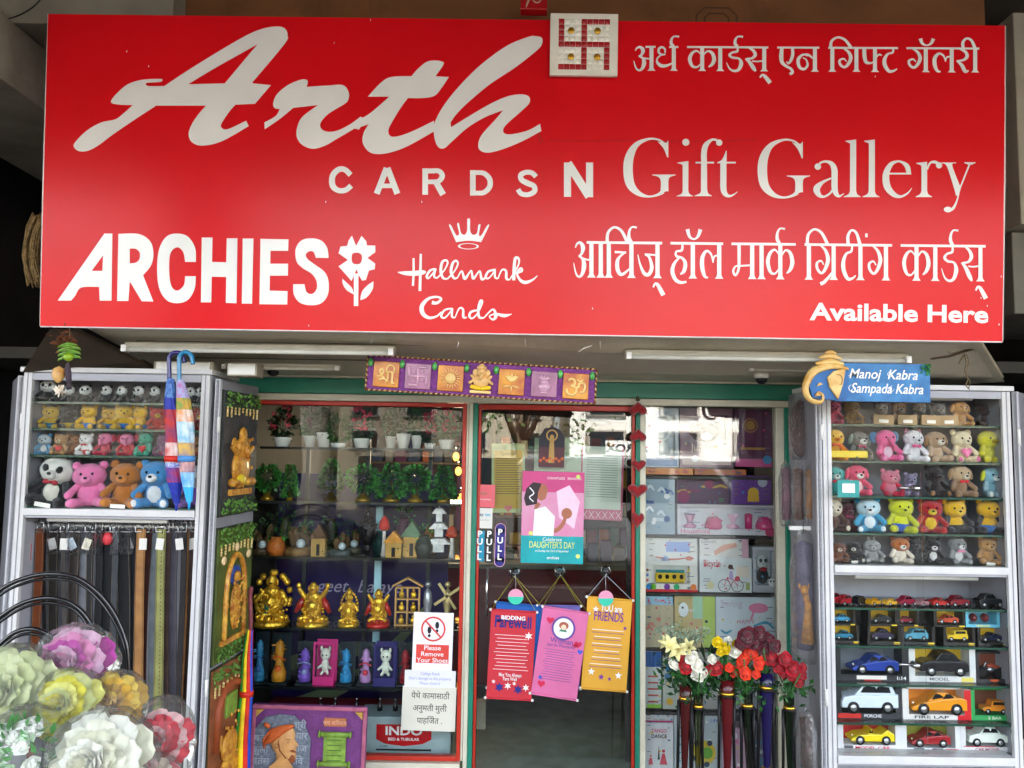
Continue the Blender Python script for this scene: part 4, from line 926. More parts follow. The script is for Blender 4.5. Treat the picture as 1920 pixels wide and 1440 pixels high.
# ================================================================ LEFT SHOP WINDOW GOODS
WZ = []
wx0, wx1 = X4(470.3), X4(863.7)
ws_ = E('window_shelving', 'dark edged glass shelves across the left shop window', 'shelving', ((wx0 + wx1) / 2, YD, 0))
for p in (840, 942, 1046, 1179, 1290):
    z = at(667, p, YD + .08).z; WZ.append(z)
    g = G(m_shelf); g.box((0, .24, z - .004), (wx1 - wx0 - .01, .32, .008)); sh = g.obj('glass_shelf', ws_)
    g = G(M('dark_edge', '0E1614', .3)); g.box((0, .078, z - .005), (wx1 - wx0 - .01, .006, .013)); g.obj('edge', sh)
for x in (-.36, -.02, .33):
    g = G(M('steel_upright', '3A3E40', .45, .5)); g.box((x, .42, 1.1), (.02, .02, 1.6)); g.obj('upright', ws_)
g = G(M('pale_blue_reflection', 'A8D4E0', .4)); a, b = at(705, 1215, YD + .36), at(711, 950, YD + .36); g.box(((a.x + b.x) / 2, YD + .37, (a.z + b.z) / 2), (.038, .02, b.z - a.z)); T(g.obj('pale_blue_reflection'), 'pale blue strip standing in for a reflection in the window', 'post')  # reflected light strip, built as a solid pale blue upright
YW = YD + .17
leafm = [M('leaf_dark', '17381A', .45, var=.35), M('leaf_mid', '2A5A26', .45, var=.35), M('leaf_bright', '3F8A36', .3, var=.35, coat=.3)]
def foliage(g, c, r, n, L, w, rnd, flat=1.0, up=0.2):
    for i in range(n):
        d = Vector((rnd.gauss(0, 1), rnd.gauss(0, 1), rnd.gauss(0, 1))).normalized(); q = rnd.uniform(.35, 1) ** .6
        p = Vector(c) + Vector((d.x * r[0], d.y * r[1], d.z * r[2])) * q
        g.leaf(p, d + Vector((0, 0, up)), L * rnd.uniform(.7, 1.3), w, rnd.uniform(0, 6))
def potplant(px, wpx, hpx, kind, label, petal=None, seed=0, dim=0):
    r_ = random.Random(seed); q = k(YW); x = at(px, 840, YW).x
    r = E('potted_plant', label, 'potted plant', (x, YW + dim * .08, WZ[0]), 'artificial plants on the top window shelf')
    w, h = wpx * q / 2, hpx * q
    g = G(M('white_ceramic', 'E6E6E0', .25, var=.03))
    pr = {'pot': [(0, 0), (w * .62, 0), (w * .95, h * .9), (w, h), (w * .9, h), (w * .85, h * .9), (0, h * .88)], 'bowl': [(0, 0), (w * .6, 0), (w * .7, h * .1), (w * .97, h * .8), (w, h), (w * .9, h), (w * .86, h * .9), (0, h * .85)], 'dish': [(0, 0), (w * .8, 0), (w, h), (w * .93, h), (w * .9, h * .6), (0, h * .6)]}[kind]
    g.lathe(pr, seg=20); g.obj('pot', r)
    g = G(leafm[seed % 2]); H = 62 * q
    for i in range(7):
        a = r_.uniform(0, 6.28); g.tube([(0, 0, h * .8), (cos(a) * w * .4, sin(a) * w * .3, h + H * .4), (cos(a) * w * .9, sin(a) * w * .6, h + H * r_.uniform(.6, .95))], .0012, 4)
    foliage(g, (0, 0, h + H * .38), (w * 1.15, w * .8, H * .42), 210, .034, .018, r_); g.obj('foliage', r)
    if petal:
        g = G(M('petal_' + petal, petal, .6, var=.2))
        for i in range(14):
            c = Vector((r_.uniform(-w, w), -r_.uniform(.1, 1) * w * .7, h + H * r_.uniform(.3, .95)))
            for j in range(7): g.leaf(c, (cos(j * .9), -.5, sin(j * .9)), .019, .018, r_.uniform(0, 6), .3)
        g.obj('blossom', r)
pl = [(529, 34, 18, 'bowl', 'ribbed white bowl of red and cream flowers at the shelf end', 'C0485A'), (574, 26, 22, 'pot', 'shaded white pot with dark purple flowers', '6A3550'), (607, 30, 28, 'pot', 'tall white pot with plain grassy leaves', None),
      (634, 30, 9, 'dish', 'flat white dish planted with low leaves', None), (678, 34, 18, 'bowl', 'white bowl with big pink roses hanging over it', 'E0406A'), (729, 24, 23, 'pot', 'grey shaded pot behind the pink roses bowl', None),
      (756, 29, 28, 'pot', 'brightest white pot in the middle of the top shelf', None), (781, 22, 25, 'pot', 'narrow white pot touching the brightest pot', None), (806, 22, 11, 'dish', 'low round white dish near the red trim', 'B82A4E'), (838, 33, 18, 'bowl', 'white bowl with magenta flowers nearest the door', 'D42E5E')]
for i, p in enumerate(pl): potplant(*p[:5], petal=p[5], seed=20 + i, dim=(i in (1, 5)) * 1)
def topiary(px, wpx, hpx, label, kind, seed, gold=True):
    r_ = random.Random(seed); q = k(YW); x = at(px, 942, YW).x; w, h = wpx * q / 2, hpx * q
    r = E('bead_tree', label, 'ornamental tree', (x, YW, WZ[1]), 'green bead trees on the second window shelf')
    g = G(M('gold_resin', 'A8842E', .35, .7)); g.lathe([(0, 0), (w * .55, 0), (w * .5, h * .08), (w * .3, h * .12), (w * .25, h * .2), (0, h * .2)], seg=16); g.obj('pot', r)
    g = G(M('bronze_trunk', '5A4020', .5, .3)); g.tube([(0, 0, h * .15), (w * .15, 0, h * .3), (-w * .05, 0, h * .5)], [w * .13, w * .09, w * .05], 8); g.obj('trunk', r)
    g = G(leafm[2]); g.use(leafm[2])
    for i in range(420):
        if kind == 'drop':
            t = r_.random(); a = r_.uniform(0, 6.28); rad = w * (1 - t) ** .7 * (.55 + .45 * min(1, t * 5)) * r_.uniform(.75, 1.05); p = Vector((rad * cos(a), rad * sin(a) * .8, h * (.25 + .72 * t)))
            d = Vector((cos(a), sin(a), .4))
        elif kind == 'cone':
            t = r_.random(); a = r_.uniform(0, 6.28); rad = w * (1 - t * .75) * r_.uniform(.6, 1.05); p = Vector((rad * cos(a), rad * sin(a) * .8, h * (.12 + .82 * t))); d = Vector((cos(a), sin(a), -.5))
        else:
            d = Vector((r_.gauss(0, 1), r_.gauss(0, 1), r_.gauss(0, .8))).normalized(); p = Vector((0, 0, h * .62)) + Vector((d.x * w, d.y * w * .7, d.z * h * .36)) * r_.uniform(.6, 1)
        if i % 3 == 0: g.use(leafm[1])
        elif i % 3 == 1: g.use(leafm[2])
        g.leaf(p, d, .026, .017, r_.uniform(0, 6), .3)
    g.obj('foliage', r)
    if kind == 'drop':
        g = G(glassmat('cellophane', (.93, .96, .94), bump=.8, bscale=30)); g.lathe([(w * .5, 0), (w * 1.08, h * .3), (w * 1.0, h * .5), (w * .4, h * .85), (w * .12, h * .98), (w * .3, h * 1.08)], seg=14, wob=lambda a, z: 1 + .06 * sin(5 * a + z * 60)); g.obj('wrap', r)
for i, p in enumerate([(500, 44, 66, 'dark green bead tree beside the red trim', 'ball'), (543, 24, 72, 'thin bronze bead tree with sparse leaves', 'cone'), (620, 48, 76, 'drop shaped green tree in cellophane before the purple panel', 'drop'),
                       (680, 58, 66, 'round wide bead tree on a gold pot', 'ball'), (733, 56, 78, 'glossy cone shaped green tree in the middle', 'cone'), (778, 52, 68, 'fine leaved round tree near the book reflections', 'ball'), (832, 48, 74, 'spiky green bead tree nearest the door', 'cone')]):
    topiary(*p, seed=50 + i)
# third shelf: small gift clutter
def curio(px, wpx, hpx, label, kind, col, seed):
    q = k(YW); x = at(px, 1046, YW).x; w, h = wpx * q / 2, hpx * q; r_ = random.Random(seed)
    r = E('table_fountain' if kind == 'fountain' else 'ornament', label, 'ornament', (x, YW - (seed % 2) * .03, WZ[2]), 'table ornaments on the third window shelf')
    m = M('resin_' + col, col, .45, var=.25, scale=30, bump=.5, bscale=60)
    if kind == 'fountain':
        g = G(m); g.lathe([(0, 0), (w, 0), (w * 1.02, h * .15), (w * .9, h * .2), (0, h * .18)], seg=16)
        g.obj('basin', r)
        g = G(M('rock_brown', '6A5236', .8, var=.3, scale=40, bump=.8, bscale=50))
        for i in range(7): g.ell((r_.uniform(-w * .6, w * .6), r_.uniform(0, .03), h * r_.uniform(.2, .55)), (w * .3, .02, h * .18), 8, 6, jit=.15, rnd=r_)
        g.obj('rockery', r)
        g = G(leafm[1]); foliage(g, (0, 0, h * .75), (w * .9, .03, h * .25), 50, .018, .009, r_); g.obj('foliage', r)
        g = G(M('glass_ball', 'BFD0D4', .05, coat=1)); g.ell((w * .3, -.03, h * .3), h * .12, 12, 8); g.obj('glass_ball', r)
    elif kind == 'head':
        g = G(m); g.ell((0, 0, h * .52), (w * .62, w * .6, h * .32), 16, 12); g.tube([(0, .005, h * .05), (0, 0, h * .3)], [w * .38, w * .34], 12); g.obj('face', r)
        g = G(M('bronze_black', '0E0E12', .3, .4))
        for i in range(60):
            a = i * 2.4; t = i / 60; g.ell((w * .64 * sin(acos_(1 - t * 1.2)) * cos(a), w * .6 * sin(acos_(1 - t * 1.2)) * sin(a) + .005, h * (.56 + .32 * (1 - t * 1.2))), w * .1, 6, 4)
        g.ell((0, 0, h * .9), (w * .25, w * .25, h * .1), 10, 6); g.obj('curls', r)
        g = G(M('bronze_black', '0E0E12', .3, .4)); g.tube([(0, -w * .6, h * .58), (0, -w * .72, h * .46)], [w * .05, w * .1], 8); g.ell((0, -w * .58, h * .36), (w * .16, w * .05, h * .02), 8, 6); g.obj('nose_and_mouth', r)
        for s in (-1, 1): g = G(M('bronze_black', '0E0E12', .3, .4)); g.ell((s * w * .62, 0, h * .45), (w * .07, w * .12, h * .17), 8, 8); g.obj('ear', r)
    elif kind == 'toadstool':
        g = G(M('stalk_white', 'DAD6CC', .4)); g.lathe([(w * .5, 0), (w * .3, h * .3), (w * .3, h * .7), (0, h * .75)], seg=12); g.obj('stalk', r)
        g = G(m); g.lathe([(w * .3, h * .62), (w, h * .68), (w * .8, h * .85), (w * .4, h * .96), (0, h)], seg=14); g.obj('cap', r)
    elif kind == 'hut':
        g = G(M('hut_wall', 'B8924A', .6, var=.2)); g.box((0, 0, h * .3), (w * 1.5, w, h * .6)); g.obj('wall', r)
        g = G(m); g.prism([(-w, h * .55), (w, h * .55), (0, h)], -w * .6, w * .6); g.obj('roof', r)
        g = G(m_dark); g.box((0, -w * .51, h * .2), (w * .35, .003, h * .35)); g.obj('door', r)
        g = G(leafm[1]); foliage(g, (w * .7, -.01, h * .25), (w * .6, .02, h * .25), 30, .014, .008, r_); g.obj('shrub', r)
    elif kind == 'pagoda':
        g = G(m)
        for i in range(3):
            z = h * (.1 + .3 * i); ww = w * (1 - .22 * i)
            g.box((0, 0, z + h * .08), (ww * .9, ww * .7, h * .16)); g.prism([(-ww * 1.1, z + h * .16), (ww * 1.1, z + h * .16), (ww * .5, z + h * .27), (-ww * .5, z + h * .27)], -ww * .6, ww * .6)
        g.tube([(0, 0, h * .95), (0, 0, h * 1.1)], [w * .08, w * .02], 6); g.obj('tower', r)
    else:
        g = G(m); g.lathe([(0, 0), (w * .7, 0), (w, h * .35), (w * .8, h * .6), (w * .5, h * .7), (w * .6, h * .8), (0, h * .78)], seg=14); g.obj('pot', r)
        g = G(leafm[2] if seed % 2 else leafm[1]); foliage(g, (0, 0, h * .85), (w, w * .5, h * .3), 40, .02, .01, r_); g.obj('foliage', r)
def acos_(v): return math.acos(max(-1, min(1, v)))
for i, p in enumerate([(488, 40, 62, 'low rocky table fountain at the shelf end', 'fountain', '4A3A26'), (520, 36, 42, 'small planted pot with orange stems', 'pot', 'C06A2A'), (558, 50, 72, 'wide amber table fountain before the purple panel', 'fountain', '7A5A2A'),
                       (600, 34, 58, 'brown hut ornament with a steep roof', 'hut', '5A3A1E'), (636, 44, 60, 'table fountain with a clear glass ball', 'fountain', '3E4A4A'), (690, 46, 84, 'glossy black serene head statue with beaded curls', 'head', '101014'),
                       (719, 22, 74, 'red capped toadstool ornament', 'toadstool', 'C02A1E'), (740, 38, 48, 'ornament hut with an orange roof', 'hut', 'C88A2E'), (772, 40, 66, 'green roofed cottage ornament', 'hut', '5A7A5A'),
                       (795, 34, 50, 'planted dark pot beside the white pagoda', 'pot', '26302A'), (822, 44, 92, 'white tiered pagoda ornament', 'pagoda', 'D8DAD8'), (848, 26, 58, 'small red topped lantern ornament by the door post', 'toadstool', 'C0401E')]):
    curio(*p, seed=80 + i)
YWk = YW; YW = YD + .30
for i, p in enumerate([(505, 34, 70, 'grey rock ornament with moss at the back of the shelf', 'fountain', '3A3E3A'), (575, 30, 50, 'rust coloured round pot at the back of the shelf', 'pot', '8A4A2A'), (618, 30, 76, 'tall dark planted pot behind the brown hut', 'pot', '2A2420'),
    (662, 34, 60, 'mossy rock piece behind the black head statue', 'fountain', '4A4A3A'), (712, 30, 50, 'teal glazed pot behind the red toadstool', 'pot', '2A5A5A'), (757, 34, 80, 'leafy plum coloured pot behind the huts', 'pot', '4A2A3A'), (805, 30, 60, 'amber glazed pot behind the pagoda', 'pot', '9A6A2A'), (536, 26, 80, 'slim olive pot with tall leaves at the back', 'pot', '3A3A20')]):
    curio(*p, seed=120 + i)
YW = YWk
# golden laughing figures
m_gold = M('gold_leaf', 'FFC440', .28, .75, var=.15, scale=40, bump=.7, bscale=70); m_robe = M('red_lacquer', 'B01E14', .3, var=.1, coat=.4)
def golden(px, wpx, hpx, label, kind, seed):
    q = k(YW); x = at(px, 1179, YW).x; w, h = wpx * q / 2, hpx * q; r_ = random.Random(seed)
    r = E('golden_figurine', label, 'figurine', (x, YW - .03, WZ[3]), 'golden figurines on the fourth window shelf')
    g = G(m_gold if kind != 'red' else m_robe); g.lathe([(0, 0), (w * .85, 0), (w * .9, h * .06), (w * .7, h * .12), (0, h * .12)], seg=18, wob=lambda a, z: 1 + .05 * sin(7 * a)); 
    for i in range(12): a = i * .52; g.ell((cos(a) * w * .7, sin(a) * w * .45, h * .13), (w * .17, w * .17, h * .05), 8, 6)
    g.obj('base', r)
    g = G(m_gold)
    g.ell((0, 0, h * .34), (w * .55, w * .45, h * .22), 16, 12, jit=.04, rnd=r_); g.ell((0, -w * .2, h * .40), (w * .36, w * .35, h * .14), 14, 10)      # seated robe and belly
    for s in (-1, 1):
        limb(g, (s * w * .45, 0, h * .56), (s * w * .75, -w * .1, h * (.72 if kind in ('arms', 'red') else .42)), w * .16, w * .12)
        limb(g, (s * w * .2, -w * .2, h * .2), (s * w * .6, -w * .35, h * .16), w * .2, w * .14)
    g.ell((0, 0, h * .57), (w * .42, w * .32, h * .12), 14, 10)
    g.tube([(0, -.0, h * .6), (0, -.0, h * .72)], w * .17, 10)
    g.ell((0, -w * .05, h * .76), (w * .24, w * .24, h * .115), 14, 10, jit=.02, rnd=r_)
    for s in (-1, 1): g.ell((s * w * .25, -w * .02, h * .74), (w * .06, w * .08, h * .06), 8, 6)
    for i in range(70):
        a = r_.uniform(0, 6.28); t_ = r_.uniform(.12, .62); rr_ = w * (.62 if t_ < .4 else .48) * (1 + (.2 if kind == 'sack' else 0))
        g.ell((cos(a) * rr_, -abs(sin(a)) * rr_ * .78 + w * .02, h * t_), (w * .07, w * .06, w * .07), 6, 5, jit=.2, rnd=r_)
    if kind == 'sack':
        for i in range(26): a = r_.uniform(0, 6.28); g.ell((cos(a) * w * .85, .01, h * (.5 + .4 * sin(a))), (w * .16, w * .14, h * .06), 8, 6, jit=.1, rnd=r_)
    if kind == 'arms': 
        for s in (-1, 1): g.ell((s * w * .8, -w * .1, h * .8), (w * .14, w * .12, h * .06), 8, 6)
    if kind == 'crown':
        g.lathe([(w * .25, h * .83), (w * .3, h * .9), (w * .1, h * .98), (0, h * 1.02)], seg=12); g.tube([(0, -w * .3, h * .74), (.0, -w * .45, h * .62), (w * .1, -w * .45, h * .55)], [w * .09, w * .07, w * .05], 8)
        for i in range(14): a = pi * i / 13; g.ell((cos(a) * w * .7, .01, h * (.5 + .38 * sin(a))), (w * .1, w * .08, h * .04), 8, 6)
    g.obj('figure', r)
    g = G(m_nose)
    for s in (-1, 1): g.ell((s * w * .09, -w * .27, h * .785), (w * .03, w * .015, h * .008), 6, 4)
    g.ell((0, -w * .28, h * .73), (w * .09, w * .02, h * .012), 8, 4); g.obj('smiling_face', r)
    if kind in ('red', 'arms'):
        g = G(m_robe)
        for s in (-1, 1): g.tube([(s * w * .5, .0, h * .58), (s * w * .7, 0, h * .42), (s * w * .95, -.005, h * .26)], [w * .12, w * .2, w * .1], 10); 
        g.ell((0, .01, h * .3), (w * .62, w * .42, h * .12), 14, 8); g.obj('red_robe', r)
    if kind == 'sack': g = G(M('green_sash', '1E7A5A', .4)); g.box((-w * .1, -w * .47, h * .33), (w * .18, .006, h * .2)); g.obj('green_sash', r)
golden(511, 74, 104, 'largest golden laughing figure carrying coins with a green sash', 'sack', 1)
golden(588, 66, 90, 'golden laughing figure on a red robe with raised arms', 'arms', 2)
golden(655, 44, 68, 'small golden crowned seated figure', 'crown', 3)
golden(710, 48, 78, 'golden laughing figure in red sleeves beside the wooden house', 'red', 4)
q = k(YW); x = at(763, 1179, YW).x; w, h = 27 * q, 90 * q
r = E('wooden_house', 'small open wooden house frame holding tiny gold figures', 'ornament', (x, YW, WZ[3]))
g = G(M('pale_wood', 'C89A5A', .6, var=.15))
for sx in (-1, 0, 1): g.box((sx * w * .8, 0, h * .38), (.008, .03, h * .76))
for z in (0, .26, .52, .75): g.box((0, .001, h * z + .004), (w * 1.6, .028, .007))
g.obj('frame', r)
for s in (-1, 1): g = G(M('pale_wood', 'C89A5A', .6, var=.15)); g.box((s * w * .5, 0, h * .88), (w * 1.25, .034, .008), ('Y', s * .5)); g.obj('roof', r)
for i in range(6):
    g = G(m_gold); c = (-w * .4 + (i % 2) * w * .8, -.004, h * .26 * (i // 2) + .008); g.ell((c[0], c[1], c[2] + h * .07), (w * .2, .008, h * .07), 8, 6); g.ell((c[0], c[1], c[2] + h * .16), w * .1, 8, 6); g.obj('tiny_figure', r)
for px, c, lb in ((801, 'A8ACB0', 'silver standing figure behind the white notice'), (838, 'D8C48A', 'cream and gold windmill ornament behind the notice')):
    r = E('ornament', lb, 'ornament', (at(px, 1179, YW).x, YW, WZ[3])); g = G(M('orn_' + c, c, .3, .6)); g.lathe([(0, 0), (.03, 0), (.028, .03), (.014, .06), (.024, .12), (.02, .17), (.009, .19), (0, .2)], seg=14); g.obj('figure', r)
    g = G(M('orn_' + c, c, .3, .6)); g.ell((0, 0, .215), .016, 10, 8); 
    if px > 820:
        for i in range(4): a = i * pi / 2 + .6; g.box((cos(a) * .04, -.03, .16 + sin(a) * .04), (.08, .003, .014), ('Y', -a))
    g.obj('top_piece', r)
# fifth shelf: figures in clear boxes
def boxed(px, wpx, hpx, box, fig, label, seed):
    q = k(YW); x = at(px, 1290, YW).x; w, h = wpx * q, hpx * q
    r = E('boxed_figurine', label, 'boxed figurine', (x, YW - .02, WZ[4]), 'figurines in clear boxes on the lowest window shelf', rz=RND.uniform(-.06, .06))
    g = G(M('carton_' + box, box, .4)); g.box((0, .035, h / 2), (w, .004, h)); g.box((0, 0, .004), (w, .07, .008))
    if box not in ('1C2A30',): g.box((0, -.034, h * .1), (w, .004, h * .2)); g.box((-w * .45, -.034, h * .6), (w * .1, .004, h * .8)); g.box((w * .45, -.034, h * .6), (w * .1, .004, h * .8)); g.box((0, -.034, h * .97), (w * .8, .004, h * .06))
    g.obj('carton', r)
    g = G(glassmat('clear_film', (.97, .98, .98), bump=.3, bscale=14, ior=1.15)); g.box((0, -.028, h * .55), (w * .98, .001, h * .88)); g.obj('window_film', r)
    m = M('figure_' + fig, fig, .45, var=.15, scale=40); g = G(m)
    if fig in ('F0EADC', 'E8EAD8'):
        g.ell((0, 0, h * .68), (w * .25, .02, h * .15), 12, 8); g.ell((0, 0, h * .42), (w * .2, .018, h * .16), 12, 8)
        for s in (-1, 1): g.ell((s * w * .2, 0, h * .82), (w * .07, .01, h * .06), 8, 6); limb(g, (s * w * .12, -.005, h * .45), (s * w * .3, -.02, h * .38), w * .06, w * .05); limb(g, (s * w * .08, 0, h * .3), (s * w * .16, -.01, h * .24), w * .07, w * .06)
        g.obj('figure', r); g = G(m_eye)
        for s in (-1, 1): g.ell((s * w * .09, -.02, h * .68), w * .04, 8, 6)
        g.obj('eyes', r)
    else:
        g.lathe([(0, .01), (w * .34, .012), (w * .36, h * .2), (w * .2, h * .4), (w * .16, h * .5), (w * .24, h * .62), (w * .2, h * .8), (0, h * .88)], seg=14)
        rl = random.Random(seed)
        for i in range(26): a = rl.uniform(0, 6.28); g.leaf((cos(a) * w * .12, -.005, h * rl.uniform(.38, .8)), (cos(a), -.6, sin(a) * .9), w * rl.uniform(.2, .42), w * .09, rl.uniform(0, 6))
        for i in range(8): g.ell((rl.uniform(-.28, .28) * w, -.02, h * rl.uniform(.1, .4)), w * .07, 6, 5)
        g.obj('figure', r)
        g = G(M('figure_accent' + str(seed), ['3A6AB0', 'E86A20', '8E9AC8', 'C03060', '2A8AC0', 'D04050', '606A9A', '8A1E2A'][seed % 8], .4)); g.tube([(-w * .36, -.02, h * .5), (0, -.03, h * .56), (w * .36, -.02, h * .48)], w * .05, 8); g.ell((0, -.02, h * .3), (w * .18, .015, h * .08), 10, 6); g.obj('ornament_band', r)
for i, p in enumerate([(487, 26, 88, '1C2A30', '3A8CB8', 'tall blue boxed figure beside the rainbow umbrella'), (524, 36, 88, '1C2A30', 'D8922A', 'orange and yellow flower boxed figure'), (572, 32, 72, '1C2A30', '7A55C0', 'violet hanging pot shaped boxed figure'),
                       (610, 38, 76, 'D0307E', 'F0EADC', 'white kitten doll in a bright magenta carton'), (649, 30, 72, '1C2A30', '2E90C8', 'bright blue boxed figure right of the magenta carton'), (686, 30, 72, '1C2A30', 'B98AC0', 'lilac boxed figure with a red band'),
                       (723, 40, 74, '2A2466', 'E8EAD8', 'white kitten doll in a navy carton'), (760, 28, 72, '1C2A30', 'A8222E', 'dark red boxed figure half behind the notice')]):
    boxed(*p, seed=i)
# bottom of the window: red shelf, machine box
g = G(M('dark_red_shelf', '7A1820', .5)); a, b = X4(480), X4(846); z = at(667, 1342, YD + .2).z; g.box(((a + b) / 2, YD + .3, z), (b - a, .3, .03)); T(g.obj('low_shelf'), 'dark red low shelf inside the window above the machine box', 'shelf')
for i, px in enumerate((600, 628, 668, 712, 741, 768)):
    q = at(px, 1335, YD + .22); r = E('small_bottle', ['tiny dark bottle nearest the portrait plaque corner', 'tiny bottle, second along the dark red shelf', 'tiny bottle in the middle of the dark red shelf', 'tiny bottle, fourth along the dark red shelf', 'tiny bottle before the pale green pillar', 'tiny bottle beside the cream notice'][i], 'bottle', (q.x, YD + .22, z + .015), 'tiny bottles on the low red shelf')
    g = G(M('dark_glass', '101418', .1)); g.lathe([(0, 0), (.014, 0), (.014, .03), (.006, .042), (.006, .06), (0, .06)], seg=10); g.obj('bottle', r); g = G(m_steel); g.lathe([(.007, .06), (.007, .07), (0, .07)], seg=8); g.obj('cap', r)
c1, c2 = at(668, 1421, YD + .12), at(846, 1346, YD + .12); mw2, mh2 = c2.x - c1.x, c2.z - c1.z
r = E('machine_box', 'pale blue appliance with a red INDO badge low in the window', 'appliance', (c1.x + mw2 / 2, YD + .12, c1.z))
g = G(M('pale_blue_metal', '9FB4B6', .4, dirt=.1)); g.box((0, .1, mh2 / 2), (mw2, .2, mh2)); g.obj('case', r, bevel=.004)
g = G(M('badge_red', 'B8141A', .3)); u = k(YD + .12); L = [(-50 * u, 60 * u), (50 * u, 60 * u), (50 * u, 34 * u), (34 * u, 26 * u), (0, 22 * u), (-34 * u, 26 * u), (-50 * u, 34 * u)]; g.poly(L, .003); g.obj('badge', r)
g = G(m_wprint); g.text('INDO', 0, 42 * u, 21 * u, .0045, .03, 1.25); g.text('BED & TUBULAR', 0, 32 * u, 7 * u, .0045, .02, 1.1); g.obj('lettering', r)
g = G(m_black); g.rect(-50 * u, 14 * u, 50 * u, 17 * u, .003); g.text('II-1000', -36 * u, 20 * u, 5 * u, .003); g.obj('black_line', r)
# notices on the glass
def sheet(name, label, cat, px0, px1, py0, py1, col, Y, rot=0, rough=.45, th=.0012):
    c = at((px0 + px1) / 2, (py0 + py1) / 2, Y); q = k(Y); w, h = (px1 - px0) * q, (py1 - py0) * q
    r = E(name, label, cat, c, ry=ROLL + rot); g = G(M('sheet_' + col, col, rough, var=.04)); g.box((0, .0006, 0), (w, th, h)); g.obj('sheet', r); return r, q, w, h
YN = YD - .009
r, q, w, h = sheet('shoe_notice', 'white notice with crossed out footprints asking visitors to remove shoes', 'notice', 775, 848, 1151, 1258, 'EEEAF2', YN)
g = G(M('print_red', 'D8453A', .5)); g.ring(0, 24 * q, 21 * q, 3.2 * q); g.rect(-30 * q, -37 * q, 30 * q, -4 * q); g.obj('red_print', r)
g = G(M('print_red', 'D8453A', .5)); g.stroke([(-14 * q, 38 * q, 3 * q), (14 * q, 10 * q, 3 * q)], .003, False); g.obj('red_bar', r)
g = G(M('print_black', '15151A', .5)); g.T = None
for s, dx, dy in ((0, -7, 20), (0, 7, 29)):
    g.disc(dx * q, (dy + 2) * q, 3.6 * q, .0018, 12, 6.5 * q); g.disc(dx * q, (dy - 8) * q, 2.6 * q, .0018, 10, 3 * q)
g.obj('footprint_print', r)
g = G(m_wprint); g.text('Please', 0, -13.5 * q, 11.5 * q, .002, .01, 1.1); g.text('Remove', 0, -24.5 * q, 11.5 * q, .002, .01, 1.1); g.text('Your Shoes', 0, -35.5 * q, 11.5 * q, .002, .01, 1.05); g.obj('lettering', r)
r, q, w, h = sheet('paper_slip', 'small white paper slip taped under the footprint notice', 'notice', 760, 853, 1258, 1288, 'E6E4EE', YN - .002)
g = G(M('faint_blue_ink', '8A90C0', .5)); 
for i, t in enumerate(('College Road,', 'Don\'t damage to the property', 'Please check it')): g.text(t, 0, (7 - i * 8.5) * q, 7 * q, .001, 0, .9)
g.obj('lettering', r)
r, q, w, h = sheet('handwritten_notice', 'cream handwritten Hindi notice taped low on the window', 'notice', 755, 853, 1290, 1368, 'DCD8C8', YN - .001, rot=.005)
g = G(M('pencil_ink', '55544E', .6))
for i, t in enumerate(('येथे कामासाठी', 'अनुमती मुली', 'पाहिजेत .')): g.text(t, 2 * q, (18 - i * 22) * q, 15 * q, .001, .006, .9)
g.obj('lettering', r)

# ================================================================ PORTRAIT PLAQUE, standing in front of the window
YPQ = 3.9
c = at(577, 1400, YPQ); q = k(YPQ)
r = E('portrait_plaque', 'purple relief plaque of a turbaned bearded man and a green scroll', 'plaque', (c.x, YPQ, c.z), ry=ROLL)
def PU(px, py): return ((px - 577) * q, -(py - 1400) * q)
x0, y0 = PU(474, 1450); x1, y1 = PU(682, 1328)
g = G(M('plum_board', '6E3A72', .4, var=.18, scale=20, bump=.3)); g.box(((x0 + x1) / 2, .012, (y0 + y1) / 2 - .15), (x1 - x0, .02, y1 - y0 + .3)); g.obj('board', r)
g = G(M('rose_border', 'A85A72', .45, var=.15, scale=30, bump=.4))
g.box(((x0 + x1) / 2, -.004, y1 - .009), (x1 - x0, .012, .018)); g.box((x1 - .009, -.0045, (y0 + y1) / 2 - .16), (.018, .011, y1 - y0 + .28)); g.box((x0 + .009, -.0045, (y0 + y1) / 2 - .16), (.018, .011, y1 - y0 + .28)); g.obj('border', r, bevel=.003)
g = G(M('gold_corner', 'C89A4A', .4, var=.2, bump=.5))
for s, xx in ((1, x0 + .02), (-1, x1 - .02)): g = G(M('gold_corner', 'C89A4A', .4, var=.2, bump=.5)); g.prism([(xx, y1 - .021), (xx + s * .035, y1 - .021), (xx, y1 - .055)], -.012, .0); g.obj('corner_ornament', r)
oc = PU(528, 1400); ov = [(oc[0] + a * q, oc[1] + b * q) for a, b in ((-52, 8), (-47, 30), (-30, 50), (-5, 56), (22, 54), (42, 38), (54, 14), (54, -60), (-52, -60))]
g = G(M('slate_relief', '6C7480', .6, var=.25, scale=60, bump=.8, bscale=80)); g.prism([(a, b) for a, b in ov][::-1], -.006, .002); g.obj('slate_octagon', r)
g = G(M('slate_letter', '9AA2AC', .5))
for i, (t, a, b) in enumerate((('श्री', 34, 33), ('यार', 38, 14), ('राज', 36, -8), ('शिव', 30, -30), ('क्षत्रिय', -34, 8), ('कुला', -36, -12), ('वतंस', -34, -32))): g.text(t, oc[0] + a * q, oc[1] + b * q, 17 * q, .008, .015)
g.obj('raised_script', r)
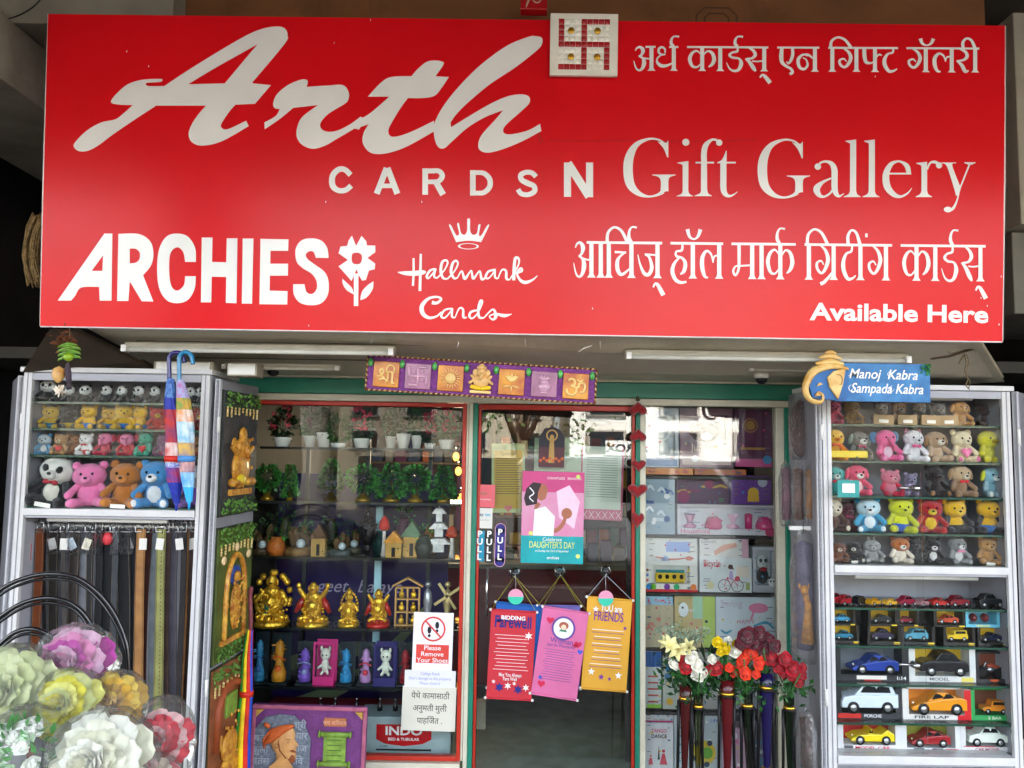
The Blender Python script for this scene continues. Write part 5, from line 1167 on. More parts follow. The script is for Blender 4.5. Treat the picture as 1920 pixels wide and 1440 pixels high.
# bust: profile facing right
pf = [(-44,-62),(-34,-46),(-16,-36),(-11,-26),(-12,-12),(-20,0),(-24,14),(-20,28),(-8,36),(8,37),(19,30),(22,20),(22,12),(29,3),(24,0),(26,-5),(23,-8),(26,-13),(24,-24),(15,-24),(10,-28),(12,-38),(28,-46),(40,-62)]
g = G(M('bronze_skin', 'C8935A', .45, var=.2, scale=25, bump=.3)); pts = closed([(oc[0] + (a + 4) * q, oc[1] + b * q) for a, b in pf], 3)
cx = sum(p[0] for p in pts) / len(pts); cy = sum(p[1] for p in pts) / len(pts); n = len(pts)
g.add([(a, -.006, b) for a, b in pts] + [(cx + (a - cx) * .88, -.02, cy + (b - cy) * .88) for a, b in pts] + [(cx + (a - cx) * .55, -.028, cy + (b - cy) * .55) for a, b in pts] + [(cx, -.03, cy)],
      [(i, (i + 1) % n, n + (i + 1) % n, n + i) for i in range(n)] + [(n + i, n + (i + 1) % n, 2 * n + (i + 1) % n, 2 * n + i) for i in range(n)] + [(2 * n + i, 2 * n + (i + 1) % n, 3 * n) for i in range(n)], True); g.obj('bust', r)
g = G(M('turban_orange', 'C8602A', .5, var=.2, bump=.5)); [g.ell((oc[0] + (2 - j * 4) * q, -.024 - j * .001, oc[1] + (33 - j * 5) * q), ((25 - j) * q, .014, 5.5 * q), 14, 8, Matrix.Rotation(-.25 - j * .12, 3, 'Y')) for j in range(4)]; g.ell((oc[0] - 24 * q, -.024, oc[1] + 38 * q), (7 * q, .008, 4 * q), 8, 6, Matrix.Rotation(.6, 3, 'Y'))
g.tube([(oc[0] - 20 * q, -.022, oc[1] + 26 * q), (oc[0] - 29 * q, -.024, oc[1] + 14 * q), (oc[0] - 27 * q, -.022, oc[1] - 2 * q)], .005, 8); g.obj('turban', r)
g = G(M('beard_brown', '8A4A26', .7, bump=.6)); g.ell((oc[0] + 22 * q, -.022, oc[1] - 19 * q), (7 * q, .007, 9 * q), 12, 8, Matrix.Rotation(-.35, 3, 'Y')); g.ell((oc[0] + 24 * q, -.024, oc[1] - 5 * q), (7 * q, .006, 2 * q), 8, 6, Matrix.Rotation(.25, 3, 'Y')); g.tube([(oc[0] - 2 * q, -.03, oc[1] + 14 * q), (oc[0] + 2 * q, -.031, oc[1] - 4 * q), (oc[0] + 14 * q, -.028, oc[1] - 18 * q)], [.002, .003, .003], 6); g.obj('beard', r)
g = G(M('brow_dark', '4A2616', .6)); g.stroke([(oc[0] + 12 * q, oc[1] + 15 * q, .002), (oc[0] + 20 * q, oc[1] + 16 * q, .002)], .031); g.disc(oc[0] + 16 * q, oc[1] + 10 * q, .003, .031, 8, .002); g.ring(oc[0] - 4 * q, oc[1] + 4 * q, .007, .002, .031, 10, .010); g.obj('eye_detail', r)
g = G(M('robe_relief', 'C89654', .5, var=.2, bump=.4)); g.ell((oc[0], -.02, oc[1] - 52 * q), (36 * q, .02, 18 * q), 16, 8); g.obj('robe', r)
sc = PU(626, 1400); m_sc = M('scroll_green', '7A9A3E', .45, var=.25, scale=30, bump=.4)
g = G(m_sc); g.prism([(sc[0] - 20 * q, sc[1] - 26 * q), (sc[0] + 20 * q, sc[1] - 26 * q), (sc[0] + 20 * q, sc[1] + 22 * q), (sc[0] - 20 * q, sc[1] + 22 * q)], -.008, .002)
for yy in (24, -28):
    g.tube([(sc[0] - 25 * q, -.01, sc[1] + yy * q), (sc[0] + 25 * q, -.01, sc[1] + yy * q)], .012, 10)
    for s in (-1, 1): g.ell((sc[0] + s * 28 * q, -.01, sc[1] + yy * q), (.006, .015, .017), 10, 8)
g.obj('scroll', r)
g = G(M('scroll_text', '4E6A2A', .6)); 
for i in range(5): g.rect(sc[0] - 13 * q, sc[1] + (13 - i * 9) * q, sc[0] + 13 * q, sc[1] + (15 - i * 9) * q, .0095)
g.obj('scroll_lines', r)
g = G(M('clay_label', 'B06A4A', .5, bump=.3)); g.box((sc[0] - 1 * q, -.004, sc[1] + 45 * q), (40 * q, .012, 15 * q)); g.obj('name_label', r, bevel=.003)
g = G(M('clay_letter', 'D8A080', .5)); g.text('जय शिवराय', sc[0] - q, sc[1] + 41 * q, 10 * q, .0115, .01); g.obj('lettering', r)
# ================================================================ PLAQUE OVER THE DOOR
def frame_of(pa, pb, pc, Y):
    """centre, tilt, width and height of a flat board from its top-left, top-right and bottom-left photo points."""
    a, b, c = at(*pa, Y), at(*pb, Y), at(*pc, Y)
    ang = math.atan2(b.z - a.z, b.x - a.x); w = (b - a).length; h = (c - a).length
    ctr = (b + c) / 2
    return ctr, -ang, w, h
c, ry, w, h = frame_of((687, 665), (1117, 692), (687, 731), 3.42)
r = E('door_plaque', 'long purple relief plaque with seven auspicious tiles over the door', 'plaque', c, ry=ry)
g = G(M('violet_fabric', '7A3A86', .6, var=.25, scale=60, bump=.6, bscale=150)); g.box((0, .01, 0), (w, .02, h)); g.obj('board', r, bevel=.003)
m_rope = M('rope_gold', 'C8A468', .5, var=.3, scale=80, bump=.5); m_rope2 = M('rope_brown', '6E3A1E', .6)
g = G(m_rope); hw, hh = w / 2 - .002, h / 2 - .002
edge = [(-hw, -hh), (hw, -hh), (hw, hh), (-hw, hh), (-hw, -hh)]
for (a0, b0), (a1, b1) in zip(edge, edge[1:]):
    L = math.hypot(a1 - a0, b1 - b0); n = int(L / .011); dx, dz = (a1 - a0) / L, (b1 - b0) / L
    for i in range(n):
        t = (i + .5) / n; cx, cz = a0 + (a1 - a0) * t, b0 + (b1 - b0) * t; g.use(m_rope if i % 2 else m_rope2)
        g.ell((cx, -.004, cz), (.0075, .005, .0042), 6, 4, Matrix.Rotation(-math.atan2(dz, dx) - .5, 3, 'Y'))
g.obj('rope_border', r)
u = w / 430.9
m_or = M('tile_orange', 'C05208', .35, var=.25, scale=14, coat=.2, col2='DC9410'); m_pk = M('tile_pink', '9A6080', .35, var=.18, scale=18, coat=.3)
m_cr = M('tile_relief_cream', 'E8C47A', .35, coat=.3); m_pr = M('tile_relief_pink', 'D0A0B8', .35, coat=.3)
for i, (cx, kind) in enumerate(((-177.5, 'shri'), (-118, 'swa'), (-57, 'sun'), (0, 'gan'), (57, 'lotus'), (118, 'pot'), (177, 'om'))):
    cx *= u; cz = -2 * u; s = 24 * u
    mt, mrl = (m_pk, m_pr) if kind in ('swa', 'pot') else (m_or, m_cr)
    if kind == 'gan':
        g = G(M('idol_cream', 'E2B472', .4, var=.15, scale=30, coat=.2)); g.ell((cx, -.018, -.012), (.034, .018, .03), 14, 10); g.ell((cx, -.022, .028), (.02, .016, .02), 12, 8)
        g.tube([(cx, -.036, .026), (cx + .003, -.042, .008), (cx - .006, -.042, -.004), (cx - .012, -.04, .0)], [.009, .007, .006, .004], 8)
        for q_ in (-1, 1): g.ell((cx + q_ * .026, -.014, .026), (.013, .005, .017), 10, 6); limb(g, (cx + q_ * .028, -.018, .0), (cx + q_ * .042, -.02, .012), .008, .006); limb(g, (cx + q_ * .03, -.018, -.005), (cx + q_ * .048, -.022, -.018), .008, .006)
        g.lathe([(.02, .042), (.022, .05), (.008, .064), (0, .068)], (cx, -.016, 0), 12); g.obj('seated_idol', r)
        g = G(M('idol_yellow', 'E8C020', .4, coat=.3))
        for q_ in (-1, 1): limb(g, (cx + q_ * .006, -.03, -.042), (cx + q_ * .036, -.022, -.036), .009, .01)
        g.obj('idol_legs', r); g = G(mrl); g.box((cx, -.012, -.056), (.09, .03, .012)); g.obj('idol_base', r, bevel=.002); continue
    g = G(mt); g.box((cx, -.006, cz), (2 * s, .014, 2 * s)); tl_ = g.obj('tile', r, bevel=.003)
    g = G(mrl); H0 = .0145
    def stv(L, wd): g.tube([(cx + a * s, -H0, cz + b * s) for a, b in smoothpath(L, 4)], wd * s, 8)
    if kind == 'shri':
        stv([(-.35, .45), (-.5, .25), (-.35, .0), (-.2, .15), (-.28, .4), (-.35, .45)], .09); stv([(-.7, -.2), (-.35, -.15), (-.15, -.3), (-.55, -.5), (-.1, -.35), (.15, -.6)], .09)
        stv([(0, .2), (.65, .2)], .08); stv([(.15, .2), (.15, -.6)], .09); stv([(.5, .2), (.5, -.65), (.7, -.6)], .09); stv([(0, .25), (.1, .6), (.35, .72), (.6, .55), (.6, .25)], .08)
    elif kind == 'swa':
        for L in ([(-.7, 0), (.7, 0)], [(0, -.7), (0, .7)], [(0, .7), (.7, .7)], [(.7, 0), (.7, -.7)], [(0, -.7), (-.7, -.7)], [(-.7, 0), (-.7, .7)]): g.tube([(cx + a * s, -H0, cz + b * s) for a, b in L], .09 * s, 8)
        for a in (-.35, .35):
            for b in (-.35, .35): g.ell((cx + a * s, -H0, cz + b * s), .09 * s, 8, 6)
    elif kind == 'sun':
        g.ell((cx, -H0, cz), (.42 * s, .009, .42 * s), 16, 8)
        for j in range(20):
            a = j * pi / 10; g.tube([(cx + cos(a) * .5 * s, -H0, cz + sin(a) * .5 * s), (cx + cos(a) * .82 * s, -H0 + .002, cz + sin(a) * .82 * s)], [.05 * s, .02 * s], 6)
        for a, b in ((-.14, .1), (.14, .1), (0, -.02)): g.ell((cx + a * s, -H0 - .009, cz + b * s), .05 * s, 6, 4)
        g.tube([(cx - .15 * s, -H0 - .008, cz - .16 * s), (cx, -H0 - .008, cz - .22 * s), (cx + .15 * s, -H0 - .008, cz - .16 * s)], .03 * s, 6)
    elif kind == 'lotus':
        for a in (-.9, -.5, 0, .5, .9): g.ell((cx + sin(a) * .32 * s, -H0, cz + .12 * s + cos(a) * .2 * s), (.12 * s, .005, .34 * s), 10, 8, Matrix.Rotation(a * .9, 3, 'Y'))
        for a in (-1, 1): g.ell((cx + a * .36 * s, -H0, cz - .35 * s), (.3 * s, .004, .08 * s), 10, 6, Matrix.Rotation(a * .2, 3, 'Y'))
        g.tube([(cx, -H0, cz - .3 * s), (cx, -H0, cz - .8 * s)], [.1 * s, .02 * s], 6)
    elif kind == 'pot':
        g.ell((cx, -H0, cz - .22 * s), (.5 * s, .01, .42 * s), 14, 10); g.box((cx, -H0 - .003, cz + .18 * s), (.55 * s, .01, .1 * s)); g.box((cx, -H0 - .002, cz - .66 * s), (.5 * s, .01, .1 * s))
        for a in (-1, -.5, 0, .5, 1): g.ell((cx + sin(a) * .3 * s, -H0, cz + .35 * s + cos(a) * .12 * s), (.08 * s, .004, .25 * s), 8, 6, Matrix.Rotation(a, 3, 'Y'))
        for b in (-.05, -.35): g.tube([(cx - .48 * s, -H0 - .006, cz + b * s), (cx, -H0 - .011, cz + b * s), (cx + .48 * s, -H0 - .006, cz + b * s)], .04 * s, 6)
    elif kind == 'om':
        stv([(-.6, .4), (-.35, .55), (-.1, .4), (-.15, .1), (-.4, .0)], .11); stv([(-.4, .0), (-.05, -.1), (.05, -.4), (-.2, -.7), (-.6, -.6), (-.75, -.25)], .11)
        stv([(-.1, -.1), (.2, -.05), (.25, .2), (.5, .3), (.7, .05), (.6, -.4), (.35, -.5)], .10); stv([(.05, .5), (.3, .38), (.55, .55)], .06); g.ell((cx + .3 * s, -H0, cz + .7 * s), .1 * s, 8, 6)
    g.obj('relief', tl_)
m_lf = M('leaf_glaze', '3E9A3E', .3, coat=.5, var=.3)
for i, cx in enumerate((-208, -149, -88, -28, 27, 88, 147, 207)):
    g = G(m_lf); g.ell((cx * u, -.01, 19 * u), (5 * u, .007, 8 * u), 10, 8); g.obj('green_leaf', r)

# ================================================================ BLUE NAME BOARD with the shell shaped ornament
YB = 3.25
c, ry, w, h = frame_of((1566, 680), (1744, 683), (1566, 752), YB)
r = E('name_board', 'blue name board with white script lettering and a golden coiled shell ornament', 'sign', c, ry=ry); q = k(YB)
g = G(M('blue_board', '2E6FAE', .45, var=.22, scale=14, bump=.2, col2='3E86BE')); g.box((0, .008, 0), (w, .016, h)); g.obj('board', r, bevel=.002)
g = G(m_wprint)
g.text('Manoj  Kabra', 1 * q, 7 * q, 26 * q, .002, .010, rot=-.012, fit=128 * q, sh=.28); g.text('Sampada Kabra', 7 * q, -20 * q, 26 * q, .002, .010, rot=-.008, fit=136 * q, sh=.28)
g.obj('lettering', r)
g = G(m_wprint)                                            # flourishes on the capitals
for a, b in ((-62, 13), (17, 13), (-57, -14), (20, -14)): g.stroke([((a - 3) * q, (b + 9) * q, .001), ((a - 8) * q, (b + 4) * q, .0025), ((a - 5) * q, (b - 3) * q, .002), ((a + 1) * q, (b + 2) * q, .001)], .0035)
g.obj('flourish', r)
g = G(leafm[2]); rr = random.Random(3)
for i in range(60): g.leaf(Vector((w / 2 - .002 - abs(rr.gauss(0, .018)), -.004, h / 2 - abs(rr.gauss(0, .022)))), (rr.uniform(-1, .6), -.5, rr.uniform(-1, .5)), .013, .008, rr.uniform(0, 6))
g.obj('leaf_sprig', r)
m_or2 = M('ornament_gold', 'E0A84C', .4, var=.2, scale=25, coat=.3, col2='F0CC84'); m_ol = M('ornament_outline', '3A2412', .6)
def OP(px, py): return ((px - 1655) * q, (717.5 - py) * q)
g = G(M('blue_back', '2A66A6', .5, var=.2)); g.prism([OP(*p) for p in ((1590, 742), (1590, 690), (1560, 690), (1530, 700), (1515, 722), (1522, 748), (1560, 752), (1585, 752))], -.004, .012); g.obj('back_plate', r)
def orn(L, ws, name='scroll', m=None):
    g = G(m or m_or2); P = smoothpath([OP(*p) + (w_,) for p, w_ in zip(L, ws)], 5)
    g.tube([(a, -.012, b) for a, b, _ in P], [max(.002, w_ * q / 2) for _, _, w_ in P], 8, sq=.7); g.obj(name, r)
orn([(1588, 693), (1555, 688), (1522, 700), (1507, 730), (1515, 752), (1535, 757), (1540, 745), (1532, 738), (1526, 744)], [6, 16, 18, 14, 12, 9, 7, 5, 3], 'trunk_scroll')
orn([(1527, 684), (1555, 680), (1580, 684)], [6, 16, 6], 'crown_ring'); orn([(1534, 673), (1555, 669), (1576, 674)], [5, 13, 5], 'crown_ring'); orn([(1545, 664), (1556, 661), (1566, 665)], [4, 9, 4], 'crown_ring')
g = G(m_or2); g.prism([OP(*p) for p in ((1584, 690), (1578, 722), (1568, 752), (1552, 728), (1548, 710), (1560, 698))][::-1], -.016, -.004); g.obj('shell_ear', r, bevel=.004)
orn([(1558, 725), (1573, 722), (1574, 708), (1562, 705), (1557, 714), (1563, 718)], [3, 5, 5, 4, 3, 2], 'shell_coil', M('coil_brown', '8A5A2A', .5))
g = G(m_or2); a = OP(1535, 722); g.prism([(a[0] - .014, a[1] - .012), (a[0] + .012, a[1] - .002), (a[0] - .002, a[1] + .006)], -.012, -.005); b = OP(1530, 742); g.prism([(b[0] - .01, b[1] - .008), (b[0] + .02, b[1] - .004), (b[0] + .004, b[1] + .012)], -.012, -.005); g.obj('fin', r)

# ================================================================ HEART STRING
YH = 4.02; qh = k(YH); a = at(1196, 752, YH)
r = E('heart_string', 'string of five stuffed red velvet hearts hanging beside the door', 'hanging ornament', a)
b = at(1196, 990, YH)
g = G(M('green_cord', '2A6A4A', .6)); g.tube([(0, 0, .03), (0, 0, b.z - a.z)], .0022, 6); g.obj('cord', r)
g = G(M('bell_brown', '4A3A2E', .6)); g.lathe([(0, .028), (.006, .022), (.009, .008), (.011, 0), (0, .002)], seg=10); g.obj('bell', r)
m_vel = M('red_velvet', '8E0A14', .8, var=.15, scale=30, sheen=.5, bump=.2)
for i, (dx, py, sx, sz, rot) in enumerate(((0, 767, 17, 15, pi), (0, 817, 16, 14, pi), (1, 872, 14, 13, 0), (-1, 919, 19, 15, 0), (-1, 974, 12, 17, .1), )):
    p = at(1196 + dx, py, YH) - a; g = G(m_vel); n = 24; vs = []; q_ = []
    for t in [2 * pi * j / n for j in range(n)]:
        u_, v_ = .0625 * 16 * sin(t) ** 3, .0625 * (13 * cos(t) - 5 * cos(2 * t) - 2 * cos(3 * t) - cos(4 * t)); q_.append((u_, v_))
    for sc_, y in ((1, 0), (.85, -.016), (.5, -.026)): vs += [(x_ * sc_ * sx * qh, y, z_ * sc_ * sz * qh) for x_, z_ in q_]
    vs += [(0, -.028, 0)]; N = n
    fs = [(l * N + j, l * N + (j + 1) % N, (l + 1) * N + (j + 1) % N, (l + 1) * N + j) for l in range(2) for j in range(N)] + [(2 * N + j, 2 * N + (j + 1) % N, 3 * N) for j in range(N)]
    m1 = [tuple((x_, -y, z_)) for x_, y, z_ in vs]
    g.T = Matrix.Translation(p + Vector((0, -.008, 0))) @ Matrix.Rotation(rot, 4, 'Y'); g.add(vs, fs, True); g.add(m1, [f[::-1] for f in fs], True); g.obj('heart', r)

# ================================================================ DOOR POSTERS, STICKERS, BANNERS
YI = YD - .012
def DL(px, py, c, q): return ((px - c[0]) * q, (c[1] - py) * q)
q = k(YI)
# poster
C = (1036, 970); c, ry, w, h = frame_of((979, 883), (1095, 886), (977, 1055), YI)
r = E('event_poster', 'pink and teal poster for a celebration with a woman lifting her child', 'poster', c, ry=ry)
g = G(M('poster_pink', 'E2A8C4', .35, var=.12, scale=6, col2='D878A4')); g.box((0, .0006, 0), (w, .0012, h)); g.obj('sheet', r)
hw, hh = w / 2, h / 2; zt_ = -hh + 50 * q
g = G(M('poster_magenta', 'C8417E', .35)); g.rect(-hw, hh - 38 * q, hw, hh, .0012); g.obj('top_band', r)
g = G(M('poster_teal', '12A0A6', .35)); g.rect(-hw, -hh, hw, zt_, .0012); g.obj('teal_band', r)
g = G(M('print_skin', 'A8664A', .45)); g.poly([(-22 * q, 30 * q), (-14 * q, 34 * q), (-10 * q, 50 * q), (-14 * q, 60 * q), (-26 * q, 62 * q), (-34 * q, 52 * q), (-32 * q, 36 * q)], .0014)
g.stroke([(-26 * q, 26 * q, 8 * q), (-30 * q, 10 * q, 7 * q), (0, -24 * q, 8 * q), (20 * q, -10 * q, 7 * q), (24 * q, 14 * q, 5 * q)], .0018); g.disc(26 * q, 8 * q, 10 * q, .0016, 14); g.obj('print_skin', r)
g = G(M('print_hair', '2E2028', .5)); g.poly([(-50 * q, 20 * q), (-30 * q, 24 * q), (-28 * q, 46 * q), (-22 * q, 62 * q), (-38 * q, 64 * q), (-50 * q, 52 * q), (-54 * q, 34 * q)], .0026); g.obj('print_hair', r)
g = G(M('print_white', 'EEEAF0', .45)); g.poly([(-34 * q, 14 * q), (-14 * q, 20 * q), (4 * q, 2 * q), (2 * q, -34 * q), (-36 * q, -34 * q)], .003); g.stroke([(-44 * q, 54 * q, 2 * q), (-36 * q, 44 * q, 2 * q), (-44 * q, 36 * q, 2 * q), (-36 * q, 28 * q, 2 * q)], .0038); g.obj('print_dress', r)
g = G(M('print_pale_pink', 'F0C8DC', .45)); g.poly([(6 * q, 48 * q), (30 * q, 60 * q), (50 * q, 30 * q), (40 * q, -20 * q), (12 * q, 0)], .0013); g.obj('print_glow', r)
g = G(M('print_lime', 'D8E070', .45)); g.text("DAUGHTER'S DAY", 0, zt_ - 22 * q, 17 * q, .002, .006, fit=84 * q)
for a, b in ((46, 76), (-40, -30), (48, -70)): g.star(a * q, b * q, 5 * q, .002, 8, .6)
g.obj('lettering', r)
g = G(m_wprint); g.text('Celebrate', 0, zt_ - 9 * q, 9 * q, .002, 0, 1); g.text('on Sunday, the 22nd of September', 0, zt_ - 29 * q, 6 * q, .002, 0, fit=62 * q); g.text('archies', 2 * q, zt_ - 42 * q, 8 * q, .002, .008, 1); g.text('COUNTLESS   REASONS', 20 * q, hh - 14 * q, 6 * q, .002, 0, 1); g.obj('lettering', r)
# cards behind
def card(name, label, cat, px0, px1, py0, py1, col, deco, Y=YI + .03, rot=0):
    r, q, w, h = sheet(name, label, cat, px0, px1, py0, py1, col, Y, rot); deco(r, q, w / 2, h / 2); return r
def d1(r, q, w, h):
    g = G(M('card_border_green', 'AEBC84', .5)); 
    for a in ((-w, -h, w, -h + .02), (-w, h - .035, w, h), (-w, -h + .0205, -w + .012, h - .0355), (w - .012, -h + .0205, w, h - .0355)): g.rect(*a, .0012)
    g.obj('border', r); g = G(M('ink_brown', '6A5A20', .6)); g.text('Special', 0, h - .06, .03, .0014)
    for i in range(16): g.rect(-w + .02, h - .08 - i * .012, w - .02 - (i % 3) * .008, h - .0765 - i * .012, .0014)
    g.obj('lettering', r); g = G(M('heart_rose', 'D07070', .5)); g.heart(0, -h + .022, .02, .002); g.obj('heart_print', r)
card('greeting_scroll', 'mustard yellow greeting scroll with a pale green border inside the door', 'scroll', 922, 984, 832, 960, 'C8A234', d1, YI + .06, -.03)
def d2(r, q, w, h):
    g = G(M('lattice_pink', 'C05A78', .5)); g.rect(-w, -h, w, -h + .055, .0012); g.rect(-w, -h + .0555, -w + .01, h, .0012); g.rect(w - .01, -h + .0555, w, h, .0012); g.obj('border', r)
    g = G(m_wprint); 
    for i in range(6): g.stroke([(-w + .015 + i * .035, -h + .008, .002), (-w + .04 + i * .035, -h + .045, .002)], .0014, False); g.stroke([(-w + .04 + i * .035, -h + .008, .002), (-w + .015 + i * .035, -h + .045, .002)], .0014, False)
    g.obj('lattice', r); g = G(M('ink_grey', '7A8078', .6))
    for i in range(17): g.rect(-w + .03, h - .06 - i * .0125, w - .03, h - .057 - i * .0125, .0014)
    g.obj('lettering', r)
card('greeting_scroll', 'pale mint greeting scroll with a pink lattice foot inside the door', 'scroll', 1088, 1168, 838, 974, 'C2CDBC', d2, YI + .06, .01)
def d3(r, q, w, h):
    g = G(M('ink_green', '3A7A4A', .6)); g.text('Missing you', 0, 0, .03, .0014); g.obj('lettering', r); g = G(M('flower_red', 'C04050', .5)); g.star(-w * .3, h * .5, .02, .0014, 7, .5); g.star(w * .2, h * .4, .018, .0014, 7, .5); g.obj('flower_print', r)
card('greeting_scroll', 'pale green flowered greeting scroll behind the statue sticker', 'scroll', 1002, 1090, 822, 884, 'B8C4A8', d3, YI + .05)
r, q, w, h = sheet('statue_sticker', 'dark arched sticker of a garlanded standing figure high on the door', 'sticker', 1010, 1058, 835, 876, '4A1E26', YI - .004)
g = G(M('sticker_dark', '1E1A26', .5)); pts = [(-.5, 0), (.5, 0), (.5, .5), (.3, .9), (0, 1.05), (-.3, .9), (-.5, .5)]; g.poly([(a * w, h / 2 - .01 + b * h * .9) for a, b in pts], .0013); g.obj('arch', r)
g = G(M('sticker_gold', 'B08A4A', .5)); g.ring(0, h * .95, w * .2, w * .06, .002); g.disc(0, h * .85, w * .09, .002, 10, h * .14); g.poly([(-w * .12, -h * .3), (w * .12, -h * .3), (w * .08, h * .75), (-w * .08, h * .75)], .0018); g.obj('figure_print', r)
g = G(M('sticker_orange', 'C05A24', .5)); 
for i in range(8): g.disc((-.42 + i * .12) * w, (-.2 + .1 * (i % 2)) * h, w * .06, .0019)
g.obj('flower_print', r)
r, q, w, h = sheet('offer_sticker', 'faded coral red offer sticker beside the door edge', 'sticker', 890, 928, 909, 951, 'D8606A', YI - .004)
g = G(M('sticker_olive', '7A7A4A', .5)); g.text('FREE', -.005, .006, .017, .0013, .01); g.use(m_wprint); g.text('with purchase', 0, -.02, .011, .0013); g.rect(-w / 2, -h / 2, -w / 2 + .008, h / 2, .0013); g.obj('lettering', r)
r, q, w, h = sheet('payment_sticker', 'white mobile payment sticker under the coral sticker', 'sticker', 889, 923, 953, 990, 'DAD8D0', YI - .004)
g = G(M('paytm_blue', '1A2F6A', .5)); g.text('Pay', -.014, .012, .021, .0013, .02, 1.1); g.use(M('paytm_cyan', '2AA8D8', .5)); g.text('tm', .022, .012, .021, .0013, .02, 1.1); g.use(M('ink_grey', '7A8078', .6)); g.text('Accepted Here', 0, -.012, .010, .0013); g.obj('lettering', r)
def pull(px0, px1, py0, py1, col, label, rnd_, outline=None):
    r, q, w, h = sheet('pull_sticker', label, 'sticker', px0, px1, py0, py1, col, YI - .006); r['group'] = 'pull stickers on the door'
    if rnd_:
        g = G(M('sheet_' + col, col, .45)); g.disc(0, h / 2, w / 2 - .0003, .0, 16); g.disc(0, -h / 2, w / 2 - .0003, .0, 16); g.obj('rounded_end', r)
        g = G(M('pull_outline', 'D8A0B8', .4)); g.stroke([(w / 2 * cos(a) * 1.0, (h / 2 if sin(a) > 0 else -h / 2) + w / 2 * sin(a), .003) for a in [i * pi / 12 for i in range(25)]], .0012, False); g.obj('outline', r)
    g = G(m_wprint)
    for i, ch in enumerate('PULL'): g.text(ch, 0, h * (.5 - .25 * i) - h * .19, 15.5 * q, .0022, .035, 1.05)
    g.obj('lettering', r); return r, q, w, h
r, q, w, h = pull(891, 908, 996, 1052, '1488A8', 'teal pull sticker nearest the door edge', False)
r, q, w, h = pull(910, 924, 996, 1054, '141418', 'black pull sticker in the middle of the three', False)
r, q, w, h = pull(928, 947, 992, 1052, '2A2478', 'violet pull sticker with rounded ends', True)
# suction cups and banners
YK = YD - .03
def cup(px, py, label):
    c = at(px, py, YK); r = E('suction_hook', label, 'hook', c, 'clear suction hooks on the door')
    g = G(glassmat('clear_rubber', (.6, .66, .68), rough=.1)); g.lathe([(0, -.006), (.012, -.006), (.029, .018), (.027, .02), (0, .002)], seg=20, axis='Y'); g.obj('cup', r)
    g = G(m_steel); g.tube([(0, -.006, .0), (0, -.014, -.004), (0, -.016, -.018), (0, -.010, -.022)], .0018, 6); g.obj('hook', r)
cup(965, 1076, 'clear suction hook holding the red farewell banner'); cup(1050, 1074, 'clear suction hook holding the tilted pink banner'); cup(1136, 1072, 'clear suction hook holding the yellow friends banner')
def banner(pa, pb, pc, hook, col, label, cordcol, deco, Y, back=None):
    c, ry, w, h = frame_of(pa, pb, pc, Y); r = E('hanging_banner', label, 'banner', c, 'cloth banners hanging on the door', ry=ry)
    a = at(*pa, Y); b = at(*pb, Y); cc = at(*pc, Y)
    ctr = (b + cc) / 2; r.location = ctr; q = k(Y)
    g = G(M('cloth_' + col, col, .75, var=.05, bump=.15, bscale=400)); n = 10
    vs = []; 
    for i in range(n + 1):
        t = i / n; zz = h / 2 - h * t; bow = .004 * sin(t * pi); vs += [(-w / 2, -bow, zz), (w / 2, -bow, zz)]
    g.add(vs, [(2 * i, 2 * i + 2, 2 * i + 3, 2 * i + 1) for i in range(n)], True); g.obj('cloth', r)
    for s in (1, -1):
        g = G(M('cloth_' + col, col, .75)); g.tube([(-w / 2, 0, s * h / 2), (w / 2, 0, s * h / 2)], .0055, 8); rd = g.obj('rod', r)
        g = G(m_plasticw); [g.ell((e * (w / 2 + .004), 0, s * h / 2), .0075, 10, 8) for e in (-1, 1)]; g.obj('bead_end', rd)
    inv = Matrix.Rotation(-ry, 3, 'Y'); hk = inv @ (at(*hook, Y) - ctr)
    g = G(M('cord_' + cordcol, cordcol, .6)); g.tube([(-w / 2, 0, h / 2), hk, (w / 2, 0, h / 2)], .0016, 5); g.obj('cord', r)
    deco(r, q, w / 2, h / 2); return r
H_ = .0055
def lines(g, u0, u1, v0, dv, n, t=.0022, jit=(0, .012, .005, .016, .008)):
    for i in range(n): j = jit[i % len(jit)]; g.rect(u0 + j, v0 - i * dv, u1 - j, v0 - i * dv + t, H_)
def b_red(r, q, w, h):
    g = G(M('print_navy', '2A2A7A', .6)); g.text('Farewell', 0, h * .62, 30 * q, H_, .02, fit=w * 1.62); g.star(-w * .62, h * .78, 6 * q, H_, 5, .45)
    for a, b, s in ((-.45, -.74, 9), (.38, -.77, 9)): g.star(a * w, b * h, s * q, H_, 6, .5)
    g.obj('navy_print', r); g = G(m_wprint); g.text('BIDDING', 0, h * .80, 10 * q, H_, .03, 1.1); lines(g, -w * .78, w * .78, h * .44, h * .078, 11); g.text('May You Always', 0, -h * .49, 9 * q, H_, .01, fit=w * 1.0); g.text('Fare Well', 0, -h * .58, 9 * q, H_, .01, fit=w * .6)
    for a, b, s in ((.72, .45, 8), (-.08, -.7, 7), (.72, -.72, 7), (-.72, -.62, 4), (.2, -.64, 4)): g.star(a * w, b * h, s * q, H_, 6, .4)
    g.obj('white_print', r)
